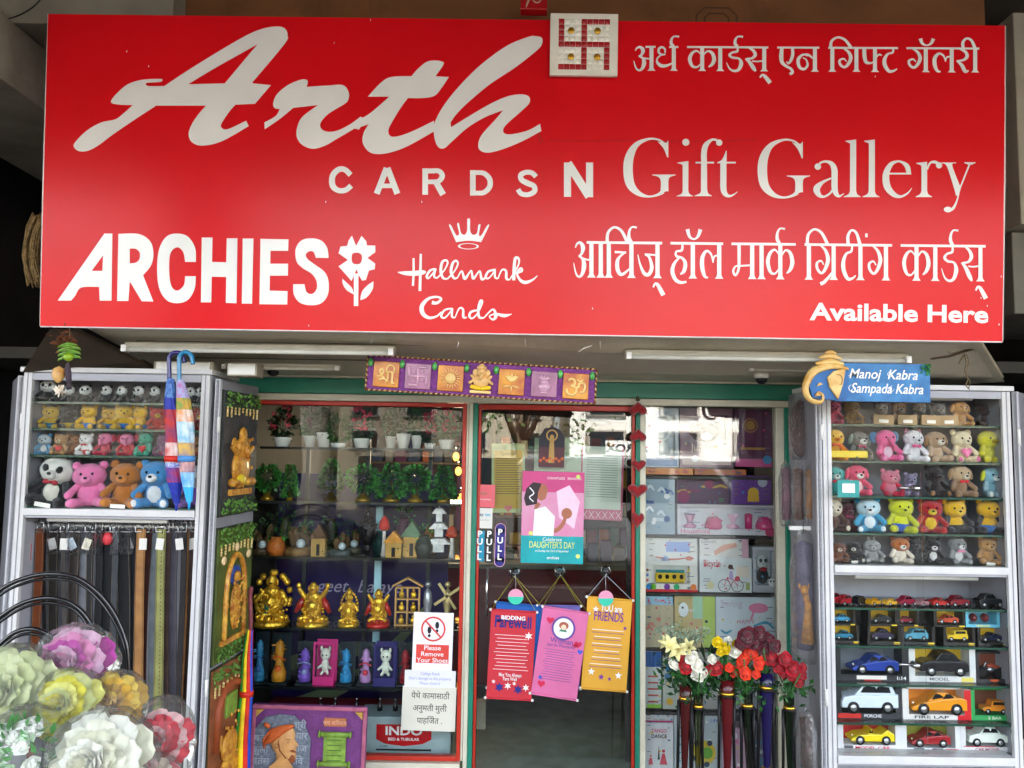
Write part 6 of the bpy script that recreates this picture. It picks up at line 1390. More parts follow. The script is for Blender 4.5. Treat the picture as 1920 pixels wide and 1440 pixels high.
def b_pink(r, q, w, h):
    g = G(M('print_violet', '6A4A98', .6)); g.ring(0, h * .58, 20 * q, 3.5 * q, H_ + .0015); g.text('Woman', 0, h * .23, 13 * q, H_, .01); g.text('Just be Wonderful', 0, h * .14, 8.5 * q, H_, .005, fit=w * 1.2); lines(g, -w * .7, w * .7, h * .06, h * .057, 13, .002); g.obj('violet_print', r)
    g = G(m_wprint); g.disc(0, h * .58, 18.5 * q, H_); g.obj('white_disc', r)
    g = G(M('print_hair_rust', 'B0604A', .6)); g.disc(0, h * .64, 9 * q, H_ + .001, 12, 7 * q); g.use(M('print_green', '4A8A6A', .6)); g.poly([(-8 * q, h * .50), (8 * q, h * .50), (3 * q, h * .57), (-3 * q, h * .57)], H_ + .001); g.use(M('print_face', 'F0D0B0', .6)); g.disc(0, h * .605, 5 * q, H_ + .0016, 10); g.obj('girl_print', r)
    g = G(M('print_crimson', 'D02A50', .6)); 
    for a, b, s in ((-.62, .72, 7), (.72, .26, 7), (.60, .22, 4), (-.62, -.74, 7)): g.heart(a * w, b * h, s * q, H_)
    g.obj('heart_print', r)
    g = G(M('print_blue', '3A5AC0', .6)); g.heart(.85 * w, .1 * h, 5 * q, H_); g.star(-.7 * w, -.6 * h, 5 * q, H_); g.obj('blue_print', r)
def b_yel(r, q, w, h):
    g = G(m_wprint); g.text('YOU are', .01, h * .72, 17 * q, H_, .02, fit=w * .95); 
    lines(g, -w * .7, w * .7, h * .30, h * .15, 6, .003); 
    for a, b, s in ((-.6, .75, 6), (-.6, -.62, 7), (.6, -.66, 7)): g.star(a * w, b * h, s * q, H_)
    g.obj('white_print', r); g = G(M('print_purple', '7A3A90', .6)); g.text('FRiENDS', 0, h * .51, 24 * q, H_, .012, fit=w * 1.3); g.star(.75 * w, .38 * h, 4 * q, H_); g.star(-.15 * w, -.72 * h, 6 * q, H_); g.star(.22 * w, -.75 * h, 4 * q, H_); lines(g, -w * .72, w * .72, h * .24, h * .15, 6, .0025); g.obj('purple_print', r)
def nod(r, q, w, h): pass
banner((924, 1128), (1009, 1137), (921, 1290), (965, 1080), '1E5AA8', 'blue banner showing behind the red farewell banner', 'B8A040', nod, YK - .002)
banner((922, 1143), (1006, 1148), (911, 1308), (965, 1080), 'C8343E', 'red farewell banner with white stars and navy lettering', 'B8A040', b_red, YK - .014)
banner((1016, 1136), (1095, 1137), (1000, 1290), (1051, 1078), '6A62A4', 'violet banner showing behind the tilted pink banner', 'A89838', nod, YK - .001)
banner((1018, 1137), (1103, 1150), (996, 1300), (1051, 1078), 'D8709E', 'tilted pink banner with a round picture and hearts', 'A89838', b_pink, YK - .022)
banner((1100, 1119), (1184, 1126), (1091, 1290), (1136, 1078), 'E0A63A', 'yellow friends banner with purple lettering', 'B8BCC8', b_yel, YK - .012)
for px, py, lb in ((967, 1119, 'round pink and teal tag hanging above the blue banner'), (1136, 1122, 'round pink and teal tag over the yellow banner top')):
    c = at(px, py, YK - .03); r = E('round_tag', lb, 'tag', c, 'round tags on the banners'); q = k(YK)
    g = G(M('tag_pink', 'E89AB4', .4)); g.T = Matrix.Translation((0, .0, 0)); n = 16
    g.prism([(14 * q * cos(i * pi / 12), 14 * q * sin(i * pi / 12)) for i in range(13)], 0, .002); g.obj('upper_half', r)
    g = G(M('tag_teal', '3ABFA0', .4)); g.prism([(14 * q * cos(pi + i * pi / 12), 14 * q * sin(pi + i * pi / 12)) for i in range(13)], 0, .002); g.obj('lower_half', r)
    g = G(m_wprint); g.tube([(0, 0, 13 * q), (-.002, 0, 42 * q)], .0008, 4); g.obj('thread', r)
# ================================================================ SECOND SHOP WINDOW: shelves of toy boxes
YT = YD + .10
vx0, vx1 = X4(1209.3), X4(1453.7)
ts = E('toy_shelving', 'dark shelves full of boxed toys behind the window next to the door', 'shelving', ((vx0 + vx1) / 2, YD, 0))
for p in (893, 1004, 1112, 1216, 1335):
    z = at(1330, p, YT).z
    g = G(M('shelf_charcoal', '34302E', .5)); g.box((0, .26, z - .008), (vx1 - vx0 + .02, .34, .016)); g.obj('shelf', ts, bevel=.002)
g = G(M('shelf_back', '3E3A3A', .7)); g.box((0, .45, .8), (vx1 - vx0 + .06, .02, 2.0)); g.obj('back_panel', ts)
def tbox(px0, px1, py0, py1, col, label, deco=None, Y=YT, dp=.11, rot=0, film=None):
    q = k(Y); c = at((px0 + px1) / 2, py1, Y); w, h = (px1 - px0) * q * .985, (py1 - py0) * q
    r = E('toy_box', label, 'toy box', (c.x, Y, c.z), 'boxed toys in the shop window', rz=rot)
    m = M('card_' + col, col, .38, var=.06, scale=12, coat=.25)
    if film:                                                # box with an open window: four rails and a recessed back
        u0, v0, u1, v1 = film; fx0, fx1, fz0, fz1 = -w / 2 + u0 * w, -w / 2 + u1 * w, v0 * h, v1 * h
        g = G(m); g.box((0, dp / 2 + .02, h / 2), (w, dp - .04, h))
        g.box(((fx0 - w / 2) / 2, .02, h / 2), (fx0 + w / 2, .04, h)); g.box(((fx1 + w / 2) / 2, .02, h / 2), (w / 2 - fx1, .04, h))
        g.box(((fx0 + fx1) / 2, .02, fz0 / 2), (fx1 - fx0, .04, fz0)); g.box(((fx0 + fx1) / 2, .02, (fz1 + h) / 2), (fx1 - fx0, .04, h - fz1)); g.obj('carton', r)
    else:
        g = G(m); g.box((0, dp / 2, h / 2), (w, dp, h)); g.obj('carton', r, bevel=.002)
    if deco: deco(r, q, w, h)
    rb = random.Random(int(px0 * 7 + py1)); g = G(pm(rb.choice(['5A6A8A', 'A8485A', '4A7A5A', '8A6A3A', '6A5A7A'])))   # fine print
    for i in range(9): u_ = rb.choice([-.44, .28]) * w + rb.uniform(0, .04) * w; v_ = rb.uniform(.05, .92) * h; g.rect(u_, v_, u_ + rb.uniform(.05, .14) * w, v_ + .0035, .0009)
    g.use(pm(rb.choice(['E0C040', 'D04A6A', '3A8AC0', 'E8E8E0']))); [g.disc(rb.uniform(-.44, .44) * w, rb.uniform(.06, .94) * h, rb.uniform(.003, .007), .0007 + .0001 * i, 8) for i in range(6)]
    g.obj('fine_print', r, kind='stuff')
    if film:
        g = G(glassmat('clear_film', (.97, .98, .98), bump=.3, bscale=14, ior=1.15)); g.box(((fx0 + fx1) / 2, .0015, (fz0 + fz1) / 2), (fx1 - fx0, .001, fz1 - fz0)); g.obj('window_film', r)
    return r
def pm(c, ro=.4): return M('print_' + c, c, ro, var=.05)
def P(r, name, col, f): g = G(pm(col)); f(g); g.obj(name, r)
def spots(cols, seed, n=9, s=.09):
    def f(r, q, w, h):
        rr = random.Random(seed)
        for i, c in enumerate(cols):
            g = G(pm(c))
            for j in range(n // len(cols) + 1):
                a, b = rr.uniform(-.38, .38) * w, rr.uniform(.14, .86) * h; t = rr.random(); z_ = .0015 + .0006 * (i * 3 + j)
                if t < .4: g.disc(a, b, s * min(w, h) * rr.uniform(.6, 1.3), z_, 12)
                elif t < .7: g.rect(a - .12 * w, b - .03 * h, a + .12 * w, b + .03 * h, z_)
                else: g.stroke([(a - .12 * w, b, .01), (a, b + .06 * h, .014), (a + .12 * w, b - .02 * h, .008)], z_)
            g.obj('print', r)
    return f
def doll(g, x, z, s, y=.02):
    g.ell((x, y, z + s * .85), (s * .13, s * .1, s * .14), 10, 8); g.lathe([(s * .3, 0), (s * .16, s * .35), (s * .09, s * .5), (s * .12, s * .65), (0, s * .72)], (x, y, z), 12)
# row 1
def t1(r, q, w, h):
    g = G(M('plastic_white', 'E8E8E8', .3)); g.tube([(cos(a) * w * .3, .02, h * .68 + sin(a) * w * .38) for a in [i * pi / 9 for i in range(19)]], .012, 8); g.ell((0, .02, h * .3), (w * .26, .02, h * .16), 12, 8); g.obj('toy', r)
    P(r, 'print', '6A86B0', lambda g: (g.rect(-w * .45, h * .02, w * .45, h * .13), g.text('fashion', 0, h * .9, .03, .0015)))
tbox(1208, 1273, 766, 876, 'B8BCC4', 'grey blue box with a white ring toy under the top rail', t1, film=(.1, .15, .9, .88))
def t2(r, q, w, h):
    g = G(M('toy_brown', '5A3626', .7, bump=.4, var=.2)); g.ell((0, .03, h * .60), (w * .30, .02, h * .17), 16, 10); g.ell((-w * .24, .03, h * .68), (w * .08, .015, h * .1), 10, 8); g.ell((w * .24, .03, h * .68), (w * .08, .015, h * .1), 10, 8); g.use(m_plasticw); g.ell((w * .02, .012, h * .52), (w * .12, .012, h * .07), 12, 8); g.obj('toy', r)
    P(r, 'print', 'D0B8B0', lambda g: (g.text('Junior', -w * .08, h * .28, .05, .0015, .01), g.rect(-w * .46, h * .04, w * .46, h * .17))); P(r, 'round_label', 'F0EEE8', lambda g: g.disc(-w * .22, h * .14, .018, .002))
tbox(1275, 1375, 766, 876, '7A4A5C', 'mauve box showing a brown plush horse face', t2, film=(.12, .38, .88, .88))
tbox(1378, 1449, 768, 876, '5A1E46', 'deep plum box with a gilded doll print', lambda r, q, w, h: (P(r, 'print', 'A87A3A', lambda g: (g.ring(-w * .08, h * .72, w * .18, .006), g.disc(-w * .08, h * .72, w * .13, .0015, 14), g.rect(-w * .35, h * .3, w * .3, h * .34))), P(r, 'print', 'C04080', lambda g: g.rect(-w * .48, 0.002, w * .48, h * .14, .0012)), P(r, 'print', '3A86B8', lambda g: g.disc(w * .36, h * .13, w * .12, .002))))
tbox(1210, 1300, 878, 890, 'D88A4A', 'flat orange box standing in for a reflection along the shelf', None); tbox(1302, 1400, 880, 891, 'B86A3A', 'flat rust box continuing the orange shelf reflection', None)  # orange reflection on the shelf, built as two flat boxes
# row 2
tbox(1208, 1266, 900, 1002, '8AA0B0', 'blue grey box with sparkly silver wand prints', spots(['E8ECF0', '3A5A90', 'C8D4DC'], 4, 9, .1))
tbox(1268, 1368, 898, 946, '5A3A5A', 'dark violet box lying behind the pink appliance set', spots(['C89A4A', '8A2A5A'], 5, 5, .2), Y=YT + .05)
tbox(1371, 1447, 893, 946, '6A3A8E', 'purple box with a golden haired doll print', lambda r, q, w, h: (P(r, 'print', 'D8A83A', lambda g: (g.disc(.01, h * .4, w * .14, .0015), g.rect(-.02, h * .1, .04, h * .3, .0012))), P(r, 'print', 'B8B8C8', lambda g: g.disc(w * .28, h * .78, w * .12, .0015))))
def t3(r, q, w, h):
    for i, (x, kk) in enumerate(((-.36, 0), (-.12, 1), (.08, 0), (.24, 2), (.40, 1))):
        g = G(M('toy_pink', 'E03A80', .25, coat=.6) if kk != 0 else M('toy_rose', 'D898B8', .3, coat=.4)); X = x * w
        if kk == 1: g.lathe([(0, 0), (w * .085, 0), (w * .09, h * .12), (w * .06, h * .38), (0, h * .42)], (X, .03, h * .18), 14); g.tube([(X + w * .05, .03, h * .3), (X + w * .09, .03, h * .45), (X + w * .02, .03, h * .6)], .005, 6)
        elif kk == 2: g.lathe([(0, 0), (w * .035, 0), (w * .04, h * .5), (0, h * .55)], (X, .03, h * .18), 12)
        else: g.lathe([(w * .05, 0), (w * .07, h * .1), (w * .02, h * .2), (w * .06, h * .5), (0, h * .5)], (X, .03, h * .18), 12)
        g.obj('toy_appliance', r)
    P(r, 'print', 'D0507A', lambda g: g.text('Household', -w * .32, h * .04, .035, .0015, .006)); P(r, 'print', 'C82A64', lambda g: g.disc(w * .44, h * .12, w * .05, .002))
tbox(1270, 1455, 948, 1003, 'CFCBD4', 'long white windowed box of pink toy kitchen appliances', t3, film=(.03, .2, .97, .93))
# row 3
def t4(r, q, w, h):
    g = G(M('doll_blue', 'A8B4D8', .5)); doll(g, -.03, h * .1, h * .8); g.obj('toy', r); P(r, 'print', 'D07A6A', lambda g: (g.stroke([(-w * .3, h * .25, .006), (0, h * .15, .01), (w * .3, h * .22, .006)]), g.disc(w * .34, h * .2, .02, .002, 12, .012))); P(r, 'print', '9AACE0', lambda g: g.rect(-w * .1, h * .45, w * .35, h * .85, .001))
tbox(1209, 1308, 1010, 1056, 'DEDCD8', 'white box with a pale blue toy print above the bus box', t4, Y=YT + .01)
def t5(r, q, w, h):
    g = G(M('bus_yellow', 'E8C02A', .3, coat=.5)); g.box((0, .03, h * .48), (w * .56, .03, h * .34)); g.obj('toy_bus', r, bevel=.006)
    g = G(M('bus_roof', '1E8A8A', .3, coat=.5)); g.box((0, .03, h * .70), (w * .54, .028, h * .10)); g.obj('bus_roof', r, bevel=.004)
    for i in range(4): g = G(m_dark); g.ell(((-.2 + i * .135) * w, .012, h * .52), (.011, .004, .012), 10, 8); g.obj('bus_window', r)
    P(r, 'print', 'C8202A', lambda g: g.rect(-w * .498, .0, w * .498, h * .1, .0012))
    for c, x in (('7A3A9A', -.08), ('2AA86A', .1), ('3A8AC8', -.42), ('E87A2A', .42), ('6AB02A', -.34)): P(r, 'print', c, lambda g: (g.disc(x * w, h * .18, .016, .0025), ))
    for i, c in enumerate(('C83A2A', '3A6AC0', '8A3A2A')): P(r, 'print', c, lambda g: g.disc(-w * .45, h * (.4 + .18 * i), .007, .0015))
tbox(1209, 1308, 1058, 1110, 'E8E4DC', 'toy bus box with a yellow bus in its window and a red foot', t5, film=(.15, .28, .85, .92))
tbox(1312, 1404, 1009, 1046, 'E4DDD8', 'white box with a faded orange print on top of the bicycle box', lambda r, q, w, h: (P(r, 'print', 'E0A088', lambda g: g.stroke([(-w * .2, h * .2, .02), (0, h * .5, .03), (w * .25, h * .65, .02)])), P(r, 'print', '6A6A72', lambda g: g.text('GARDEN', -w * .32, h * .72, .02, .0015)), P(r, 'print', 'D8A8B8', lambda g: g.rect(w * .36, .0, w * .49, h, .0012))))
def t6(r, q, w, h):
    P(r, 'red_lettering', 'C8283A', lambda g: g.text('Bicycle', -w * .26, h * .74, .052, .0015, .004, fit=w * .32))
    def wheels(g):
        for x in (-.03, .22): g.ring(x * w, h * .2, .031, .0035, .0015); [g.stroke([(x * w, h * .2, .0012), (x * w + .03 * cos(a), h * .2 + .03 * sin(a), .0012)], .0015, False) for a in (0, 1.2, 2.4, 3.6, 4.8)]
    P(r, 'bicycle_print', '3A3A44', wheels)
    P(r, 'bicycle_print', 'D85A6A', lambda g: (g.stroke([(-.03 * w, h * .2, .004), (.02 * w, h * .42, .004), (.16 * w, h * .36, .004), (.22 * w, h * .2, .004)], .002, False), g.stroke([(.02 * w, h * .42, .004), (.10 * w, h * .22, .004), (.16 * w, h * .36, .004)], .002, False), g.disc(.22 * w, h * .4, .014, .002)))
    P(r, 'rider_print', 'B8A0D0', lambda g: g.poly([(.06 * w, h * .4), (.14 * w, h * .38), (.13 * w, h * .62), (.07 * w, h * .62)], .003)); P(r, 'rider_print', '4A2A22', lambda g: (g.disc(.09 * w, h * .74, .013, .003), g.stroke([(.1 * w, h * .76, .012), (.15 * w, h * .66, .004)], .0035)))
    P(r, 'print', 'D8D0A0', lambda g: g.disc(-w * .3, h * .2, .02, .0015)); P(r, 'print', 'A8B070', lambda g: g.rect(w * .38, h * .08, w * .46, h * .3, .0015)); P(r, 'print', 'E8D8C8', lambda g: g.rect(w * .2, h * .45, w * .44, h * .75, .001))
tbox(1312, 1410, 1048, 1111, 'DDE0E0', 'white box with a girl riding a bicycle printed on it', t6)
def t7(r, q, w, h):
    g = G(fur('DDE0DA')); g.ell((-.004, .03, h * .66), (w * .27, .02, h * .15), 12, 8); g.use(fur('1A1A1C')); g.ell((-.004, .03, h * .35), (w * .26, .02, h * .18), 12, 8)
    for s in (-1, 1): g.ell((-.004 + s * w * .1, .012, h * .69), (w * .07, .006, h * .045), 8, 6)
    g.use(M('ribbon_red', 'A81828', .4)); g.ell((-.004, .01, h * .5), (w * .16, .01, h * .05), 10, 6); g.obj('toy_panda', r)
    P(r, 'print', 'B0B0B8', lambda g: g.rect(-w * .4, h * .02, w * .4, h * .09, .0012)); P(r, 'panda_print', 'E8E8E8', lambda g: g.disc(w * .3, h * .22, w * .17, .002)); P(r, 'panda_print', '18181A', lambda g: (g.disc(w * .24, h * .25, w * .04, .003), g.disc(w * .36, h * .25, w * .04, .003), g.disc(w * .18, h * .33, w * .05, .0015), g.disc(w * .42, h * .33, w * .05, .0015)))
tbox(1412, 1457, 1028, 1111, 'B8BAC0', 'grey windowed box holding a panda with a red bow', t7, film=(.14, .16, .80, .92))
# row 4
tbox(1210, 1262, 1119, 1135, '9AC4D8', 'small pale blue box on top of the beige box', lambda r, q, w, h: P(r, 'print', 'E04A4A', lambda g: g.text('Ludo', 0, h * .4, .02, .0015)))
tbox(1210, 1263, 1137, 1214, 'BCAE90', 'beige kraft box left of the flower tops', spots(['A0A890', 'C87A6A'], 9, 4, .1))
tbox(1265, 1341, 1120, 1214, 'C8B07A', 'tan and lime box with a toy print behind the white flowers', lambda r, q, w, h: (P(r, 'print', 'B8D060', lambda g: g.rect(w * .2, 0.001, w * .498, h * .999, .0012)), P(r, 'print', 'A8D0B0', lambda g: g.rect(-w * .05, h * .55, w * .19, h * .98, .0012)), P(r, 'print', 'E8ECEC', lambda g: (g.disc(-w * .28, h * .72, w * .12, .002, 14, h * .14), g.text('BABY', -w * .12, h * .68, .022, .003))), P(r, 'print', '2A3A3A', lambda g: (g.disc(-w * .3, h * .76, .006, .003), g.disc(w * .28, h * .5, .008, .003)))))
tbox(1343, 1460, 1123, 1214, 'D4DCE0', 'wide white box with a pink shape and a small boat print', lambda r, q, w, h: (P(r, 'print', 'E88AA8', lambda g: (g.disc(w * .18, h * .78, w * .16, .0015, 14, h * .1), g.stroke([(w * .06, h * .55, .012), (w * .1, h * .7, .01)], .002))), P(r, 'print', '3A9AB8', lambda g: (g.stroke([(-w * .42, h * .34, .008), (-w * .34, h * .28, .012), (-w * .25, h * .34, .008)], .0015), g.stroke([(w * .1, h * .42, .01), (w * .3, h * .5, .014), (w * .42, h * .38, .01)], .0015))), P(r, 'print', 'C8607A', lambda g: g.text('HAPPY', -w * .02, h * .47, .03, .0018)), P(r, 'print', 'C8B8C8', lambda g: g.text('Swing', -w * .25, h * .8, .05, .0015, .01))))
# rows 5 and 6
tbox(1210, 1240, 1226, 1328, 'C8CCCC', 'tall white box with a blue head behind the vases', lambda r, q, w, h: (P(r, 'print', '2A5A9A', lambda g: g.rect(-w * .49, h * .72, w * .49, h * .99, .0012)), P(r, 'print', 'C05A4A', lambda g: [g.rect(-w * .35, h * (.1 + .11 * i), w * .3, h * (.13 + .11 * i), .0012) for i in range(5)]), P(r, 'print', '8AC03A', lambda g: g.rect(-w * .4, .002, w * .49, h * .07, .0012))))
tbox(1243, 1300, 1238, 1330, 'B8BAB0', 'grey white box with yellow and blue prints behind the red vase', spots(['D8A82A', '5A4A3A', '3A7AB0'], 12, 5, .14))
tbox(1303, 1372, 1230, 1330, 'A8A4A0', 'grey box with rust panels between the red vases', spots(['B05A3A', '3A5A8A', 'D8D0C0'], 13, 6, .14))
tbox(1375, 1455, 1226, 1330, '9A9CA4', 'pale slate box behind the orange flowers', spots(['C8B83A', '4A3A6A', 'D8D8D8'], 14, 6, .12))
def t8(r, q, w, h):
    P(r, 'print', 'C83A7A', lambda g: g.rect(-w * .49, h * .97, w * .49, h * .995, .0012)); P(r, 'lettering', 'D8507A', lambda g: g.text('TANGO', 0, h * .80, .026, .0015, .02, fit=w * .55)); P(r, 'lettering', '2A2A30', lambda g: g.text('DANCE', 0, h * .71, .026, .0015, .02, fit=w * .55))
    for x, s in ((-.3, .6), (.15, 1)): P(r, 'dancer_print', 'D8485A', lambda g: (g.poly([(x * w - .02 * s, h * .28), (x * w + .02 * s, h * .28), (x * w + .006, h * (.28 + .18 * s)), (x * w - .006, h * (.28 + .18 * s))], .0015), g.disc(x * w, h * (.30 + .2 * s), .008 * s, .002)))
    P(r, 'dancer_print', '2A2A30', lambda g: g.poly([(-.06 * w, h * .36), (.02 * w, h * .36), (-.01 * w, h * .6)], .0015))
tbox(1210, 1262, 1358, 1466, 'DDDCE0', 'white dancing toy box with red dancers printed on it', t8)
tbox(1210, 1262, 1340, 1356, 'C8CACC', 'flat white box lying on the dancing toy box', lambda r, q, w, h: P(r, 'print', '8A8A90', lambda g: g.text('THE TOYS', 0, h * .3, .014, .0015)))
tbox(1265, 1352, 1345, 1466, 'B8C0C4', 'pale box with a big yellow and green wheel print', lambda r, q, w, h: (P(r, 'print', 'D8B82A', lambda g: g.disc(w * .12, h * .42, w * .26, .0012, 18)), P(r, 'print', '6AA83A', lambda g: g.disc(w * .2, h * .42, w * .12, .002)), P(r, 'print', '24304A', lambda g: [g.disc(w * (.12 + .24 * cos(a)), h * .42 + w * .24 * sin(a), w * .06, .003, 8) for a in (1, 2.2, 3.6, 5)]), P(r, 'print', '3A8AB0', lambda g: [g.disc(-w * .38, h * (.3 + .12 * i), .006, .0015) for i in range(5)]), P(r, 'print', '4A5AC0', lambda g: g.text('14+', w * .36, h * .86, .03, .0015))))
tbox(1355, 1402, 1372, 1466, 'D0A8C0', 'pink box between the two clear vases', spots(['E87AA8', 'F0E8EC'], 17, 4, .14))
tbox(1405, 1455, 1360, 1466, '5A5E6E', 'dark slate box at the foot of the blue vase', spots(['A8B0B8', '3A6A90', 'B83A4A'], 18, 5, .12))
# ================================================================ TOY CARS
PRO = {
 'sedan': ([(-.5, .10), (.5, .10), (.5, .24), (.44, .30), (.30, .31), (-.32, .31), (-.48, .26)], [(-.22, .31), (.34, .31), (.20, .47), (-.06, .48)]),
 'suv':   ([(-.5, .10), (.5, .10), (.5, .34), (.46, .32), (-.24, .32), (-.46, .28), (-.5, .20)], [(-.26, .32), (.47, .32), (.40, .48), (.0, .50), (-.12, .47)]),
 'sport': ([(-.5, .08), (.5, .08), (.5, .27), (.40, .31), (.10, .29), (-.30, .22), (-.5, .14)], [(-.22, .23), (.36, .30), (.14, .40), (-.02, .40)]),
 'jeep':  ([(-.48, .12), (.48, .12), (.48, .32), (-.16, .32), (-.18, .30), (-.46, .28)], [(-.18, .32), (.46, .32), (.44, .50), (-.12, .50)]),
 'roadster': ([(-.5, .08), (.5, .08), (.5, .24), (.34, .34), (.20, .24), (-.06, .24), (-.32, .22), (-.5, .13)], [(-.10, .24), (.02, .24), (.0, .36), (-.03, .36)]),
}
m_tyre = M('toy_tyre', '101012', .6); m_rim = M('toy_rim', 'B8BABC', .3, .8); m_win = M('toy_window', '0C1014', .1, coat=.6)
def toycar(par, kind, col, L, x, y, z, flip=1):
    """four-wheeled model car along x; front towards -x (flip=1)."""
    body, cabn = PRO[kind]; wd = L * .40
    m = M('car_paint_' + col, col, .28, coat=.3, var=.03)
    def f(p, s=1): return [(a * L * flip, b * L * s) for a, b in p][::flip]
    g = G(m); g.T = Matrix.Translation((x, y, z)); g.prism(f(body), -wd / 2, wd / 2); b = g.obj('car_body', par, bevel=L * .02)
    cxs = [c for c, _ in cabn]; mid = (min(cxs) + max(cxs)) / 2
    g = G(m); g.T = Matrix.Translation((x, y, z)); P0 = f(cabn); n = len(P0); yy = wd * .44; 
    g.prism(f([(a, b_ - .002) for a, b_ in cabn]), -yy, yy); g.obj('car_roof', par, bevel=L * .015)
    g = G(m_win); g.T = Matrix.Translation((x, y, z)); zc_ = sum(b_ for _, b_ in cabn) / len(cabn)
    for sh in (-.30, .30):
        win = [(mid + (a - mid) * .40 + sh * (max(cxs) - min(cxs)) * .55 * (1 if kind != 'x' else 1), zc_ + (b_ - zc_) * .62) for a, b_ in cabn]
        g.prism(f(win), -yy - .0012, -yy + .001)
    g.obj('side_window', par)
    for a in (-.30, .30):
        for s in (-1, 1):
            g = G(m_tyre); r_ = L * .105; g.T = Matrix.Translation((x + a * L, y + s * wd * .47, z + r_)); g.lathe([(0, -wd * .07), (r_ * .9, -wd * .07), (r_, -wd * .04), (r_, wd * .04), (r_ * .9, wd * .07), (0, wd * .07)], seg=14, axis='Y')
            g.use(m_rim); g.lathe([(0, -wd * .085), (r_ * .55, -wd * .08), (r_ * .6, -wd * .06)], seg=10, axis='Y'); g.obj('wheel', par)
    g = G(M('toy_lamp', 'F0E8C8', .2)); g.T = Matrix.Translation((x, y, z)); g.ell((-.47 * L * flip, -wd * .36, .21 * L), (L * .02, L * .03, L * .02), 8, 6); g.obj('headlight', par)
def shelfobj(name, label, cat, px, zi, Y, grp, rz=0):
    c = at(px, 1200, Y); return E(name, label, cat, (c.x, Y, RZs[zi] if not hasattr(zi, 'x') else zi), grp, rz=rz)
YV = YC + .10; q = k(YV)
loose = [(1564, 44, 'suv', '8A1420', 'dark red truck shaped model car at the shelf end', .5), (1588, 38, 'sedan', 'A01824', 'crimson model car next to the dark red truck', .4), (1613, 34, 'suv', '101216', 'small black model car facing the glass', .7), (1642, 36, 'roadster', 'C89018', 'gold model tractor with tall seat', .5),
         (1673, 34, 'roadster', 'D8A83A', 'pale gold model car beside the gold tractor', .4), (1702, 38, 'sedan', '8A1030', 'wine red model car in the middle of the row', .3), (1734, 34, 'sport', 'A8787C', 'dusty pink model car', .5), (1764, 38, 'sport', 'B02018', 'bright red model sports car', .2), (1797, 42, 'sedan', '7A1420', 'maroon model car nearest the gap', .25), (1856, 50, 'sedan', '14181C', 'black model car standing alone by the frame', .1)]
for px, L, kd, c, lb, rz in loose:
    r = shelfobj('model_car', lb, 'toy car', px, 5, YV, 'loose model cars on the top car shelf', rz); toycar(r, kd, c, L * q, 0, 0, 0, -1)
def carbox(px0, px1, hpx, zi, frame, back, label, car=None, txt=None, tcol='C8282A', z0=0, grp='boxed model cars', dp=.075, sides='l', corner=None, extra=None):
    w, h = (px1 - px0) * q, hpx * q; c = at((px0 + px1) / 2, 1250, YV)
    r = E('model_car_box', label, 'boxed toy car', (c.x, YV - .02, RZs[zi] + z0), grp); mf = M('frame_' + frame, frame, .35, var=.04, coat=.3)
    t = max(.004, h * .07); sw_ = w * .09; base = h * (.17 if txt else .11)
    g = G(mf); g.box((0, dp / 2, base / 2), (w, dp, base)); g.box((0, dp - .002, h / 2), (w, .004, h)); g.box((-w / 2 + sw_ / 2, dp / 2, h / 2 + base / 2), (sw_, dp, h - base)); 
    g.box((w / 2 - sw_ / 2, dp / 2, h / 2 + base / 2), (sw_, dp, h - base)); g.box((0, dp * .7, h - t / 2), (w - 2 * sw_, dp * .6, t)); g.obj('box_frame', r)
    g = G(M('backing_' + back, back, .45, var=.12, scale=16)); g.box((0, dp - .0055, h / 2 + base / 2), (w - 2 * sw_ - .001, .002, h - base - t)); g.obj('backing_card', r)
    if car: toycar(r, car[0], car[1], car[2] * w, car[3] * w if len(car) > 3 else 0, dp * .42, base + .001, car[4] if len(car) > 4 else 1)
    if extra: extra(r, w, h, base, dp)
    g = G(glassmat('clear_film', (.97, .98, .98), bump=.3, bscale=14, ior=1.15)); g.box((0, .0012, h / 2 + base / 2 - t / 2), (w - 2 * sw_, .0008, h - base - t)); g.obj('window_film', r)
    if txt: g = G(pm(tcol)); g.text(txt[0], txt[1] * w, base * .25, base * .75, .0015, .02, fit=txt[2] * w); g.obj('lettering', r)
    if corner: g = G(pm(corner)); g.rect(w * .28, base * .1, w * .46, base * .8, .0016); g.obj('corner_label', r)
    return r
Y2 = 'E0B020'
h2 = 30
for x0, x1, c, kd, lb in ((1558, 1602, '3A90B8', 'sedan', 'yellow boxed sky blue car, upper layer at the shelf end'), (1627, 1681, '14181C', 'sport', 'yellow boxed black sports car in the upper layer'), (1683, 1720, '8A1430', 'sedan', 'narrow yellow box with a wine red car'), (1750, 1808, 'C84A2A', 'sport', 'yellow boxed orange red sports car in the upper layer')):
    carbox(x0, x1, h2, 6, '1C1A18', Y2, lb, (kd, c, .68), z0=(h2 + 1) * q, grp='small yellow boxed cars', corner='F0D040')
for x0, x1, c, kd, lb in ((1559, 1608, '1E7A98', 'sedan', 'yellow boxed teal car, lower layer at the shelf end'), (1625, 1686, '2A1E40', 'sedan', 'yellow boxed dark violet car in the lower layer'), (1688, 1750, '5AA0B8', 'suv', 'yellow boxed light blue off road car'), (1767, 1825, 'E8C020', 'jeep', 'yellow boxed bright yellow jeep'), (1831, 1889, '1A2240', 'sport', 'yellow boxed navy sports car next to the frame')):
    carbox(x0, x1, h2, 6, '1C1A18', Y2, lb, (kd, c, .68), grp='small yellow boxed cars', corner='F0D040')
